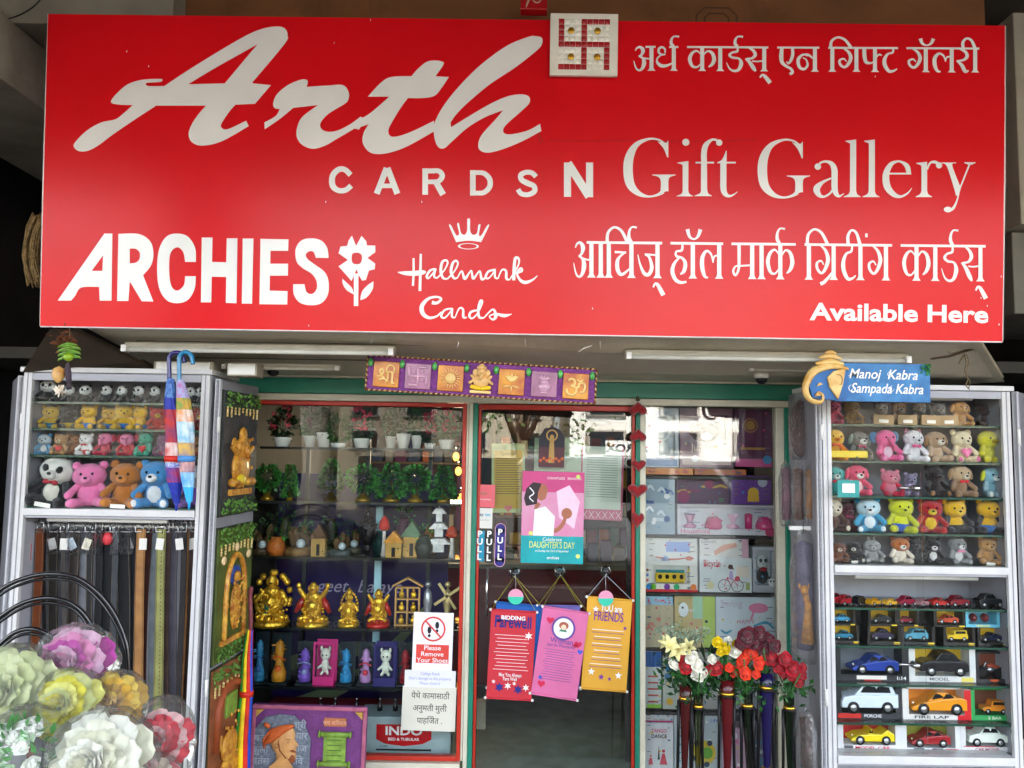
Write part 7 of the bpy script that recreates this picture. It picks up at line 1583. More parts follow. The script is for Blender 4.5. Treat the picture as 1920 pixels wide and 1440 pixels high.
def twoeggs(r, w, h, base, dp):
    for s in (-1, 1): g = G(M('toy_maroon', '7A1A20', .3, coat=.5)); g.ell((s * w * .17, dp * .4, base + h * .3), (w * .1, dp * .3, h * .25), 12, 8); g.obj('toy_pod', r)
carbox(1809, 1872, 32, 6, '6AB8D0', '8AC8D8', 'light blue box holding two round maroon toys', None, z0=(h2 + 1) * q, extra=twoeggs, txt=('FRIENDS', 0, .4), tcol='F0E040')
carbox(1562, 1698, 66, 7, '24262A', '5A6068', 'clear topped box with a blue and white racing car marked 1:14', ('sport', '1E3E9A', .62, .05), ('1:14', .40, .12), 'E8E8E8', corner=None, extra=lambda r, w, h, b_, d: (P(r, 'white_label', 'E4E0D8', lambda g: g.rect(-w * .2, b_ * .25, w * .2, b_ * .85, .0014)), P(r, 'red_label', 'C8322A', lambda g: g.rect(-w * .1, b_ * .05, w * .12, b_ * .22, .0014))))
carbox(1702, 1823, 60, 7, 'D4D4D2', 'D8B020', 'white framed box with a long black saloon car', ('sedan', '16161A', .72, .03), ('MODEL', -.05, .3), '6A6A6A', corner='E0D060')
def moto(r, w, h, base, dp):
    g = G(m_tyre)
    for a in (-.22, .22): g.lathe([(h * .13, -.006), (h * .19, -.006), (h * .19, .006), (h * .13, .006)], (a * w, dp * .4, base + h * .19), 16, 'Y')
    g.obj('wheels', r)
    g = G(M('moto_chrome', 'A8A8AC', .2, .9)); g.ell((0, dp * .4, base + h * .28), (w * .13, .012, h * .11), 10, 8); g.tube([(-.22 * w, dp * .4, base + h * .19), (-.14 * w, dp * .4, base + h * .5), (-.06 * w, dp * .4, base + h * .55)], .003, 6); g.tube([(.22 * w, dp * .4, base + h * .19), (0, dp * .4, base + h * .2)], .003, 6); g.obj('engine', r)
    g = G(M('moto_paint', 'B8451E', .3, coat=.6)); g.ell((.0, dp * .4, base + h * .42), (w * .12, .012, h * .07), 10, 8); g.ell((.15 * w, dp * .4, base + h * .38), (w * .11, .01, h * .05), 10, 8); g.obj('tank', r)
    P(r, 'badge', 'C05A30', lambda g: g.poly([(w * -.02, .004), (w * .1, base * .6), (w * .1, base * 1.1), (w * -.14, base * 1.1), (w * -.14, base * .6)], .003))
carbox(1826, 1893, 52, 7, '2A282C', '7A3A24', 'dark box with an orange and chrome model motorcycle', None, extra=moto)
carbox(1564, 1683, 60, 8, '2E3034', '5A5C50', 'dark based box with a large white off road car', ('suv', 'D8E4F0', .86, .0), ('PORCHE', .06, .26), 'E8E8EC', extra=lambda r, w, h, b_, d: P(r, 'red_label', 'C8322A', lambda g: g.rect(-w * .47, b_ * .08, -w * .12, b_ * .9, .0014)))
carbox(1688, 1812, 54, 8, 'DCD8D4', 'C87A20', 'white and red box with an orange sports car marked FIRE LAP', ('sport', 'E89418', .80, .02), ('FIRE LAP', -.08, .50), '2A2A2A', extra=lambda r, w, h, b_, d: P(r, 'red_side', 'C81E28', lambda g: (g.rect(w * .40, b_ * .02, w * .498, h * .98, .0016), g.rect(w * .3, b_ * .02, w * .3999, b_ * .98, .0016))))
carbox(1814, 1896, 54, 8, '2E9A50', '6A3A24', 'green edged box with an orange toy jeep', ('jeep', 'E88A20', .56, .08), ('2 BAR', .02, .3), 'D8D8C8', extra=lambda r, w, h, b_, d: P(r, 'side_strip', 'B83030', lambda g: g.rect(w * .41, b_ * 1.05, w * .498, h * .98, .0016)))
carbox(1566, 1681, 54, 9, 'D8D6D8', 'A81E20', 'white framed box with a yellow open roof sports car', ('roadster', 'E8D020', .68, .05), ('MODEL CAR', .05, .55), 'C8283A', extra=lambda r, w, h, b_, d: P(r, 'grey_label', '5A5A5E', lambda g: g.rect(-w * .4, b_ * .1, -w * .26, b_ * .9, .0016)))
carbox(1684, 1791, 52, 9, 'D8D8DA', '8A8A30', 'white framed box with a dark red car on a yellow backing', ('sport', '9A1A20', .66, .0), None, extra=lambda r, w, h, b_, d: (P(r, 'dark_label', '3A3C40', lambda g: (g.rect(-w * .3, b_ * .1, -w * .12, b_ * .9, .0016), g.rect(.02 * w, b_ * .1, w * .2, b_ * .9, .0016))), P(r, 'red_label', 'B83A2A', lambda g: g.rect(w * .24, b_ * .3, w * .46, b_ * .8, .0016))))
carbox(1794, 1893, 52, 9, 'D4D2D2', '9A1E2A', 'red and white box with a white saloon car marked CAR MODEL', ('sedan', 'DCE4D8', .72, .0), ('CAR MODEL', -.02, .45), '8A1E28', extra=lambda r, w, h, b_, d: (P(r, 'red_band', 'B81E2A', lambda g: g.rect(-w * .46, b_ * .98, w * .1, b_ * 1.15, .0016))))
# ================================================================ BELTS under the soft toys
YBt = YC + .12
belts = [(72, 58, 15, '6A3416', 'reddish brown leather belt at the cabinet end with a red tag'), (86, 80, 7, '1E1C1C', 'thin black belt beside the reddish brown belt'), (103, 98, 20, '2A2624', 'wide dark belt with a white paper tag'),
         (122, 118, 9, '3E3A38', 'narrow charcoal belt with a folded white tag'), (141, 136, 20, '2E2825', 'wide dark brown belt with a pale blue tag'), (156, 152, 15, '8E9098', 'pale grey belt between two dark belts'),
         (171, 168, 13, '1C1C1E', 'black belt with a cream tag'), (184, 182, 12, '262628', 'black belt with a silver buckle in plastic'), (199, 197, 22, '202224', 'wide black belt with a red ribbon'), (216, 214, 10, '3A3C40', 'slim slate belt behind the silver hook'),
         (231, 228, 26, '1A1C1E', 'widest black belt of the row'), (249, 245, 12, '2C2E32', 'dark belt with a small chain buckle'), (268, 250, 18, '9A6E42', 'tan leather belt hanging at a slant'), (279, 263, 12, '3A1E18', 'dark maroon belt behind the tan belt'),
         (292, 280, 13, '7E868C', 'blue grey belt next to the maroon one'), (306, 288, 17, '8A8A52', 'olive green patterned belt hanging at a slant'), (318, 308, 9, '4A3A34', 'slim brown belt beside the olive belt'), (328, 320, 17, '55525C', 'slate violet belt with no pattern'),
         (343, 334, 10, '2A2626', 'narrow black belt near the hinge side'), (352, 328, 9, '8E6238', 'slim tan belt slanting behind the studded belt'), (363, 348, 17, '43342C', 'brown studded belt nearest the hinge')]
ra = random.Random(21)
for i, (xt, xb_, w, c, lb) in enumerate(belts):
    Yb = YBt + (i % 3) * .025; q = k(Yb); a, b = at(xt, 992, Yb), at(xb_, 1455, Yb)
    r = E('leather_belt', lb, 'belt', a, 'leather belts hanging in the cabinet'); d = b - a; ww = w * q
    g = G(M('leather_' + c, c, .55, var=.18, scale=14, bump=.25, bscale=160, dirt=.15, spec=.2)); n = 10; vs = []; ph = ra.uniform(0, 6)
    for j in range(n + 1):
        t = j / n; p = d * t + Vector((.004 * sin(ph + t * 5), .006 * sin(ph + t * 4), 0)); tw = .15 * sin(ph + t * 3)
        o_ = Vector((cos(tw), sin(tw), 0)) * ww / 2; th = Vector((0, .0018, 0))
        vs += [p - o_ - th, p + o_ - th, p + o_ + th, p - o_ + th]
    fs = [(j * 4 + a_, j * 4 + (a_ + 1) % 4, (j + 1) * 4 + (a_ + 1) % 4, (j + 1) * 4 + a_) for j in range(n) for a_ in range(4)]
    g.add(vs, fs); g.obj('strap', r)
    g = G(M('stitch', '8A7A66', .6) if c not in ('8A8A52', '9A6E42') else M('tooling', '4A3018', .6))
    if w > 12:
        for s in (-1, 1): g.tube([d * t + Vector((s * ww * .40 + .004 * sin(ph + t * 5), -.0035 + .006 * sin(ph + t * 4) + s * tan(.15 * sin(ph + t * 3)) * ww * .4, 0)) for t in [j / 10 for j in range(11)]], .0007, 4)
        g.obj('stitching', r)
    if 'studded' in lb or 'patterned' in lb:
        g = G(m_steel if 'studded' in lb else M('tooling', '4A3018', .6)); 
        for j in range(60): t = j / 60; g.ell(d * t + Vector((.004 * sin(ph + t * 5) + ww * .1, -.003 + .006 * sin(ph + t * 4), 0)), (.0025, .0015, .0035), 6, 4)
        g.obj('studs', r, kind='stuff')
    g = G(m_steel); bw = ww * .62 + .004; g.tube([(-bw, -.006, .03), (bw, -.006, .03), (bw, -.006, -.012), (-bw, -.006, -.012), (-bw, -.006, .03)], .0028, 6); g.tube([(0, -.008, .03), (0, -.01, -.014)], .002, 6); g.obj('buckle', r)
    g = G(m_black); g.tube([(0, 0, .03), (0, .004, .05), (0, .02, .055)], .0025, 6); g.obj('hanger', r)
    if i in (2, 4, 6, 12, 15, 18, 20, 3, 11):
        tc_ = {4: 'C8D2DA', 6: 'D8CFB8'}.get(i, 'D8D4CC'); g = G(M('tag_' + tc_, tc_, .6)); g.box((ra.uniform(-.01, .01), -.014, -.065), (.034, .0015, .05), ('Y', ra.uniform(-.5, .5))); g.obj('paper_tag', r)
    if i == 0: g = G(M('tag_red', 'C01E22', .5)); g.box((-.03, -.015, -.10), (.028, .0015, .075)); g.use(m_wprint); g.box((-.03, -.0165, -.10), (.01, .001, .05)); g.obj('red_tag', r)
    if i == 8: g = G(M('ribbon_coral', 'D8424A', .5)); g.ell((.02, -.02, -.04), (.025, .01, .028), 8, 6, jit=.25, rnd=ra); g.obj('ribbon', r)
    if i in (4, 6, 7, 10, 2): g = G(glassmat('thin_bag', (.95, .96, .97), bump=1.0, bscale=35, ior=1.3, gain=.6)); g.lathe([(ww * .5, .03), (ww * .75, 0), (ww * .8, -.06), (ww * .7, -.11)], (0, -.0, 0), 10, wob=lambda a_, z: 1 + .15 * sin(3 * a_ + z * 90)); g.obj('plastic_sleeve', r)
g = G(m_plasticw); a, b = at(60, 984, YBt + .03), at(385, 989, YBt + .03); g.tube([a, b], .006, 8); T(g.obj('hanging_rail'), 'thin white rail carrying the hanging belts', 'rail')
a = at(198, 1193, YC - .01); g = G(m_steel); g.tube([a + Vector((-.09, 0, 0)), a + Vector((.0, 0, 0))], .006, 8); g.box(a + Vector((.012, 0, 0)), (.014, .02, .034)); T(g.obj('cabinet_catch'), 'silver sliding glass catch in front of the black belts', 'catch')

# ================================================================ UMBRELLAS
def umbrella(pts, handle, rad, cols, hc, label, seed, Y, ferr, zones=None):
    rad = [x * 1.25 for x in rad]; q = k(Y); a = at(*pts[0], Y); r = E('folded_umbrella', label, 'umbrella', a, 'folded umbrellas hanging by the shop'); ra = random.Random(seed)
    g = G(M('handle_' + hc, hc, .25, coat=.5)); P_ = smoothpath([tuple(at(*p, Y) - a) for p in handle], 5); g.tube(P_, 4.2 * q, 10); g.obj('handle', r)
    P_ = [at(*p, Y) - a for p in pts]; n = len(P_)
    for gi in range(8):                                    # eight gathered gores
        col = cols[gi % len(cols)]; m = M('gore_%d_' % seed + col, col, .55, var=.2, scale=24, col2=cols[(gi + 3) % len(cols)] if seed < 9 else None)
        g = G(m); a0, a1 = gi * pi / 4, (gi + 1) * pi / 4; rows = []; N = 22
        for i in range(N + 1):
            t = i / N * (n - 1); j = min(int(t), n - 2); c = P_[j].lerp(P_[j + 1], t - j); R = (rad[j] + (rad[j + 1] - rad[j]) * (t - j)) * q
            tw = i * (.10 if seed < 9 else .02)
            for s_ in range(4):
                aa = a0 + (a1 - a0) * s_ / 3 + tw; rr_ = R * (1 + .22 * sin(pi * s_ / 3) - .11); rows.append(c + Vector((cos(aa) * rr_, sin(aa) * rr_ * .8, 0)))
        g.add(rows, [(i * 4 + s_, i * 4 + s_ + 1, (i + 1) * 4 + s_ + 1, (i + 1) * 4 + s_) for i in range(N) for s_ in range(3)], True)
        if zones:
            zm = [M('cloth_print_%d_%d' % (seed, zi), z_[1], .5, scale=z_[3], col2=z_[2]) for zi, z_ in enumerate(zones)]; g.mats = zm
            g.fi = [max(zi for zi, z_ in enumerate(zones) if z_[0] <= (fi_ // 3 + .01) / N) for fi_ in range(len(g.f))]
        g.obj('gore', r)
    c = P_[-1]; g = G(M('ferrule_' + ferr, ferr, .3, coat=.3)); g.tube([c + Vector((0, 0, .02)), c - Vector((0, 0, .03))], [4 * q, 2 * q], 8); g.obj('ferrule', r)
    t_ = P_[len(P_) // 2]; g = G(M('strap_' + cols[0], cols[0], .5)); g.lathe([(rad[len(P_) // 2] * q * 1.12, -.012), (rad[len(P_) // 2] * q * 1.14, .012)], t_, 14); g.obj('tie_band', r)
    return r
umbrella([(320, 710), (320, 750), (325, 800), (326, 860), (328, 900), (331, 944)], [(318, 712), (317, 680), (318, 668), (328, 661), (341, 664), (346, 680)], [5, 9, 11, 12, 11, 4], ['C8281E', '24389A', 'D03A2A', 'E8E6E2', '2A3E9C'], '2E2A6E', 'folded umbrella with red and dark blue print and navy hooked handle', 2, 3.28, '2A3AA0', [(0, '2A4AA8', '6A9AD0', 60), (.18, '1E2E9A', '2A3AB0', 20), (.24, 'CC2A1E', '1E2A6A', 14), (.5, 'C8281E', 'E8E6E2', 16), (.62, '2A4AB0', 'C8D0E8', 90), (.68, 'C02A20', '24389A', 18), (.78, '2438B0', '1A2A8C', 40)])
umbrella([(338, 712), (344, 750), (348, 800), (350, 860), (352, 900), (355, 941)], [(336, 715), (336, 685), (337, 668), (347, 660), (358, 666), (362, 683)], [5, 10, 12, 11, 9, 4], ['4A8AC8', 'E8B040', 'E8E8F0', '5AA0D8', 'C04A8A', '3AA05A'], '1E7AA8', 'folded umbrella with multicoloured print and teal hooked handle', 3, 3.26, '2AA0E0', [(0, 'C06AB0', '9AC0E0', 40), (.14, '4AA04A', 'E89A3A', 26), (.24, 'E8903A', 'E8E4E0', 20), (.34, '7AB8D8', 'F0F0F0', 16), (.46, 'EABA3A', '3A5AA0', 14), (.58, '2A3A80', 'E8B0A0', 18), (.70, '5AA8E8', 'A8D0F0', 20), (.84, '2AA0E8', '3AB0F0', 20)])
umbrella([(469, 1180), (464, 1230), (462, 1300), (455, 1380), (452, 1460)], [(470, 1182), (470, 1150), (469, 1118), (471, 1100)], [4, 7, 9, 11, 12], ['D8301E', '1E48B8', 'E8801E', '2A80D0', '2A9A3A', 'F0D020'], '7A3A40', 'rainbow striped folded umbrella standing beside the mural plaques', 11, 3.8, '2A3AA0')

# ================================================================ LIME CHARM
Yl = 3.0; q = k(Yl); a = at(128, 640, Yl)
r = E('lime_charm', 'hanging charm of green chillies and a lime above a clay drop and white paper flower', 'charm', a)
def LP(px, py, dy=0): return at(px, py, Yl) - a + Vector((0, dy, 0))
g = G(M('jute', '6A5238', .9)); g.tube([LP(130, 615), LP(131, 660), LP(128, 680), LP(118, 700)], .0018, 5); g.obj('thread', r)
g = G(M('dry_rust', '6E3E22', .9, var=.4, bump=.8)); ra = random.Random(5)
for i in range(60): g.leaf(LP(118 + ra.gauss(0, 9), 636 + ra.gauss(0, 10), ra.uniform(-.02, .02)), (ra.uniform(-1, 1), ra.uniform(-.5, .5), ra.uniform(-1, .3)), .035, .010, ra.uniform(0, 6))
g.obj('dry_leaves', r)
for i in range(7): g = G(M('chilli_green', '5E8A22', .3, coat=.5, var=.2)); y0 = 644 + i * 4; s = 1 if i % 2 else -1; g.tube([LP(130 - s * 16, y0 + 3), LP(130, y0, -.008), LP(130 + s * 18, y0 + 5), LP(130 + s * 22, y0 + 9)], [.002, .006, .005, .0012], 8); g.obj('chilli', r)
g = G(M('lime_skin', '8AB01E', .35, coat=.4, bump=.2, bscale=300)); g.ell(LP(131, 670, -.01), (9 * q, 9 * q, 8 * q), 16, 12); g.obj('lime', r)
g = G(M('clay_drop', 'D8903A', .45, var=.3, scale=20, coat=.3, col2='E8C080')); c = LP(110, 700); g.lathe([(.0, 14 * q), (9 * q, 9 * q), (12 * q, 0), (10 * q, -9 * q), (5 * q, -16 * q), (0, -19 * q)], c, 16); g.obj('clay_drop', r)
g = G(M('grey_tassel', '4A3E48', .9)); g.tube([LP(127, 682), LP(128, 700), LP(129, 718)], [.007, .012, .010], 10); 
for i in range(14): g.tube([LP(129, 710), LP(124 + i * .8, 730)], [.003, .001], 4)
g.obj('tassel', r)
g = G(M('paper_white', 'E8DCCB', .7)); 
for i in range(12): g.leaf(LP(117 + ra.gauss(0, 5), 734 + ra.gauss(0, 3), -.01), (cos(i), -.5, sin(i)), .03, .022, i)
g.obj('paper_flower', r)
# twine on the other end of the soffit
Yt = 3.3; a = at(1830, 655, Yt); r = E('twine_and_stick', 'twisted brown twine hanging from a stick beside the name board', 'twine', a)
def TP(px, py, dy=0): return at(px, py, Yt) - a + Vector((0, dy, 0))
g = G(M('stick_brown', '4A3826', .9)); g.tube([TP(1745, 673), TP(1780, 668), TP(1825, 653)], [.004, .005, .006], 8); g.obj('stick', r)
g = G(M('bracket_cream', 'B8B4A0', .5)); g.box(TP(1828, 651, .02), (14 * k(Yt), .03, 14 * k(Yt))); g.tube([TP(1782, 660, .01), TP(1822, 648, .01)], .007, 8); g.obj('bracket', r)
g = G(M('twine', '6A5840', .95, bump=.6)); g.tube(smoothpath([tuple(TP(*p)) for p in ((1808, 664), (1812, 680), (1809, 695), (1815, 710), (1811, 722), (1818, 730))]), .0025, 6); g.tube(smoothpath([tuple(TP(*p)) for p in ((1808, 664), (1803, 672), (1797, 682))]), .003, 6); g.tube(smoothpath([tuple(TP(*p)) for p in ((1812, 664), (1816, 678), (1813, 692), (1812, 705), (1819, 715), (1816, 728))]), .002, 6); g.obj('twine', r)

# ================================================================ MURAL PLAQUES on the folded door
m_gar = M('garland_green', '5E8A38', .6, var=.4, scale=50); m_fig = M('relief_amber', 'C8702A', .4, var=.3, scale=30, bump=.5, coat=.3, col2='E8B040')
def leafpt(px, py):
    """distance along the folded door and height for a photo point on it."""
    d = ray(px, py); o = LFO; dx, dy = cos(LA), sin(LA)
    det = d.x * (-dy) - d.y * (-dx); ox, oy = o.x - CAM.x, o.y - CAM.y; t = (ox * (-dy) - oy * (-dx)) / det
    P_ = CAM + d * t; return ((P_.x - o.x) * dx + (P_.y - o.y) * dy, P_.z)
def mural(pyt, pyb, back, label, kind, seed):
    u0, u1 = LL * .07, LL * .93; zt_ = leafpt(436, pyt)[1]; zb_ = leafpt(436, pyb)[1]; w = u1 - u0; h = zt_ - zb_; ra = random.Random(seed)
    r = E('mural_plaque', label, 'plaque', LFO, 'carved mural plaques on the folded door', rz=LA)
    r.location = LFO + Vector((cos(LA) * (u0 + w / 2), sin(LA) * (u0 + w / 2), zb_ + h / 2)) + Vector((sin(LA), -cos(LA), 0)) * .014
    g = G(M('mural_' + back, back, .5, var=.3, scale=12, bump=.4)); g.box((0, .0, 0), (w, .02, h)); g.use(M('mural_rim', '2A3420', .5)); g.box((0, .004, 0), (w + .012, .012, h + .012)); g.obj('board', r)
    for zc_ in (h / 2 - h * .06, -h / 2 + h * .06):
        g = G(m_gar)
        for i in range(140): g.leaf((ra.uniform(-w / 2, w / 2), -.012, zc_ + ra.uniform(-h * .055, h * .055)), (ra.uniform(-1, 1), -.4, ra.uniform(-1, 1)), .022, .010, ra.uniform(0, 6))
        g.obj('leaf_garland', r)
    g = G(M('marigold', 'D8A83A', .6, var=.3, scale=60, col2='E8D8A0'))
    for i in range(9): x = -w / 2 + w * (i + .5) / 9; n = 3 + (abs(i - 4)); [g.ell((x, -.014, h / 2 - h * .13 - j * .012), (.007, .006, .007), 6, 4) for j in range(n // 2 + 1)]
    g.obj('flower_drops', r)
    g = G(m_fig)
    for i in range(46): g.ell((ra.gauss(0, w * .13), -.02 - ra.uniform(0, .012), ra.uniform(-h * .28, h * .12)), (.007, .006, .009), 6, 4)
    if kind == 'seated':
        g.ell((0, -.015, -h * .12), (w * .26, .02, h * .16), 14, 10); g.ell((0, -.02, h * .06), (w * .17, .018, h * .08), 12, 8); g.ell((0, -.02, h * .15), (w * .1, .014, h * .07), 10, 8)
        g.tube([(0, -.036, h * .06), (w * .04, -.04, -h * .02), (w * .12, -.036, -h * .04)], [.014, .011, .007], 8)
        for s in (-1, 1): limb(g, (s * w * .16, -.02, 0), (s * w * .30, -.02, h * .05), .014, .011); limb(g, (s * w * .1, -.03, -h * .24), (s * w * .3, -.025, -h * .24), .018, .02); g.ell((s * w * .2, -.012, h * .08), (w * .08, .006, h * .05), 8, 6)
        g.box((0, -.01, -h * .32), (w * .62, .03, h * .05)); g.obj('seated_idol', r)
        g = G(M('relief_yellow', 'E8C82A', .4, coat=.3)); g.ell((-w * .1, -.036, -h * .22), (w * .14, .012, h * .05), 10, 8); g.obj('yellow_cloth', r)
    elif kind == 'arch':
        g.tube([(x_ * w, -.014, z_ * h) for x_, z_ in smoothpath([(-.28, -.36), (-.26, .05), (-.16, .22), (0, .28), (.16, .22), (.26, .05), (.28, -.36)], 4)], .014, 8); g.box((0, -.01, -h * .36), (w * .72, .026, h * .04))
        g.ell((0, -.016, -h * .12), (w * .14, .014, h * .18), 12, 10); g.ell((0, -.02, h * .11), (w * .08, .012, h * .045), 10, 8); g.obj('arched_idol', r)
        g = G(M('relief_blue', '2A4A9A', .4)); g.ell((0, -.0125, h * .12), (w * .17, .004, h * .08), 12, 8); g.obj('blue_halo', r)
        g = G(M('relief_pale', 'E8C898', .4))
        for s in (-1, 1): g.ell((s * w * .36, -.014, h * .26), (w * .06, .008, h * .035), 8, 6)
        g.ell((0, -.014, h * .34), (w * .05, .008, h * .035), 8, 6); g.obj('lamp_relief', r)
    elif kind == 'scroll':
        g.ell((-w * .02, -.02, -h * .12), (w * .22, .02, h * .12), 12, 10); g.ell((w * .02, -.018, -h * .34), (w * .32, .02, h * .16), 12, 10); g.ell((-w * .25, -.016, -h * .06), (w * .06, .01, h * .06), 8, 6); g.obj('turbaned_bust', r)
        g = G(m_sc); g.box((w * .02, -.014, h * .18), (w * .3, .014, h * .17)); g.obj('green_scroll', r, bevel=.003)
        g = G(M('relief_rust', '9A4A26', .5, bump=.4)); g.tube([(x_ * w, -.012, z_ * h) for x_, z_ in ((-.36, -.1), (-.34, .2), (-.2, .32), (.05, .34), (.3, .3), (.36, .2))], .02, 8); g.obj('rust_frame', r)
    else:
        for i in range(7): g.ell((ra.uniform(-w * .3, w * .3), -.015, ra.uniform(-h * .25, h * .2)), (w * .12, .015, h * .06), 8, 6)
        g.obj('figures', r)
mural(737, 962, '3A3A3C', 'topmost grey mural plaque with a seated golden elephant headed idol', 'seated', 1)
mural(986, 1222, '4E5A24', 'olive green mural plaque with an arched golden shrine', 'arch', 2)
mural(1232, 1470, '8A5030', 'lowest brown mural plaque with a green scroll and turbaned bust', 'scroll', 3)

# ================================================================ BAGGED GIFTS hanging by the toy cabinet
def bag(px, py0, py1, wpx, Y, label, inner, seed, kind='roll'):
    q = k(Y); c = at(px, (py0 + py1) / 2, Y); h = (py1 - py0) * q; w = wpx * q / 2; ra = random.Random(seed)
    r = E('bagged_gift', label, 'bagged gift', c, 'bagged gifts on the folded cabinet door')
    g = G(M('gift_' + inner, inner, .5, var=.35, scale=16)); 
    if kind == 'fan': g.prism([(cos(t) * w * .85, sin(t) * h * .46) for t in [i * pi / 12 for i in range(24)]], -.008, .008)
    else: g.lathe([(0, -h * .42), (w * .6, -h * .4), (w * .7, -h * .1), (w * .55, h * .2), (w * .65, h * .38), (0, h * .42)], seg=12, wob=lambda a_, z: 1 + .1 * sin(2 * a_ + z * 30))
    g.obj('gift', r)
    if kind == 'toy': g = G(M('giraffe_tan', 'B8803A', .8, var=.3, scale=40, bump=.4)); g.tube([(0, -.03, -h * .35), (0, -.035, -h * .05), (-.01, -.04, h * .02)], [.03, .018, .012], 10); g.ell((-.015, -.045, h * .05), (.018, .016, .022), 10, 8); [g.ell((-.015 + s * .02, -.04, h * .08), (.006, .004, .012), 6, 4) for s in (-1, 1)]; g.obj('toy_giraffe', r)
    g = G(glassmat('crinkled_bag', (.86, .85, .86), bump=1.0, bscale=24, rough=.08, gain=.5, haze=.04)); g.lathe([(w * .15, h * .5), (w * .7, h * .44), (w, h * .2), (w * .95, -h * .2), (w * 1.0, -h * .42), (w * .8, -h * .5)], seg=16, wob=lambda a_, z: 1 + .07 * sin(4 * a_ + z * 50) + .05 * sin(9 * a_)); g.obj('plastic_bag', r)
    g = G(m_steel); g.tube([(0, 0, h * .48), (0, .0, h * .53), (.01, .02, h * .53)], .002, 6); g.obj('hook', r)
bag(1500, 745, 862, 42, 3.72, 'brown fan shaped gift in a clear bag with silver lettering', '4A2E2A', 1, 'fan')
bag(1474, 866, 985, 26, 3.70, 'bagged wine coloured gift roll overlapping the window post', '5A2A3A', 2); bag(1497, 868, 985, 26, 3.66, 'bagged brown gift roll between two others', '5A3A2E', 3); bag(1519, 872, 982, 24, 3.62, 'bagged gift roll with an amber patch nearest the white frame', '8A5A24', 4)
bag(1508, 996, 1235, 54, 3.62, 'long bagged pack with a toy giraffe inside', '5A5468', 5, 'toy'); bag(1512, 1335, 1470, 34, 3.5, 'long brown bagged pack hanging low beside the red roses', '3A2018', 6)
g = G(m_wprint); c = at(1516, 800, 3.68); g.T = Matrix.Translation(c); 
T(G(m_plasticw).box(tuple(at(1505, 990, 3.64)), (.12, .02, .018)).obj('hanging_bar'), 'grey hanging bar under the bagged gift rolls', 'bar')

# ================================================================ FLOWERS IN TALL VASES
def rose(g, c, r, ax, rnd, n=14):
    ax = Vector(ax).normalized(); u = ax.orthogonal().normalized(); v = ax.cross(u); c = Vector(c)
    g.ell(c, r * .45, 8, 6)
    for i in range(n):
        a = i * 2.4 + rnd.uniform(-.3, .3); t = i / n; op = .15 + .85 * t; rad = r * (.35 + .55 * t); hh = r * (.9 - .45 * t)
        d = u * cos(a) + v * sin(a); tg = ax.cross(d); vs = []
        for b in range(4):
            f_ = b / 3
            for e in (-1, -.4, .4, 1):
                w = r * (.25 + .5 * sin(pi * min(1, f_ * .8 + .1))) * (.8 + .3 * t)
                p = c + d * (rad * (f_ ** .7) * op + r * .12 * f_ * f_) + tg * e * w * (1 - .25 * f_ * f_) + ax * (hh * f_ - r * .35 - abs(e) * r * .08) - d * abs(e) ** 2 * r * .18
                vs.append(p + Vector([rnd.uniform(-.02, .02) * r for _ in range(3)]))
        g.add(vs, [(b * 4 + e, b * 4 + e + 1, (b + 1) * 4 + e + 1, (b + 1) * 4 + e) for b in range(3) for e in range(3)], True)
def lily(g, c, r, ax, rnd):
    ax = Vector(ax).normalized(); u = ax.orthogonal().normalized(); v = ax.cross(u); c = Vector(c)
    for i in range(6):
        a = i * pi / 3; d = u * cos(a) + v * sin(a); tg = ax.cross(d); vs = []
        for b in range(5): f_ = b / 4; w = r * .26 * sin(pi * (f_ * .85 + .1)); p = c + d * r * f_ ** 1.4 + ax * r * .8 * sin(f_ * 2); vs += [p - tg * w, p + ax * .06 * r, p + tg * w]
        g.add(vs, [(b * 3 + e, b * 3 + e + 1, (b + 1) * 3 + e + 1, (b + 1) * 3 + e) for b in range(4) for e in range(2)], True)
YVs = 3.15
FC = {'white': M('petal_white', 'E6E2D2', .55, var=.08, sheen=.2), 'red': M('petal_red', 'B00C16', .55, var=.15, sheen=.2), 'maroon': M('petal_maroon', '5A0A1E', .6, var=.2, sheen=.3), 'orange': M('petal_orange', 'E23A12', .55, var=.12, sheen=.2), 'yellow': M('petal_yellow', 'D8BC1A', .5, var=.12), 'scarlet': M('petal_scarlet', 'A80C20', .55, var=.12, sheen=.2), 'cream': M('petal_cream', 'CFC688', .5, var=.15)}
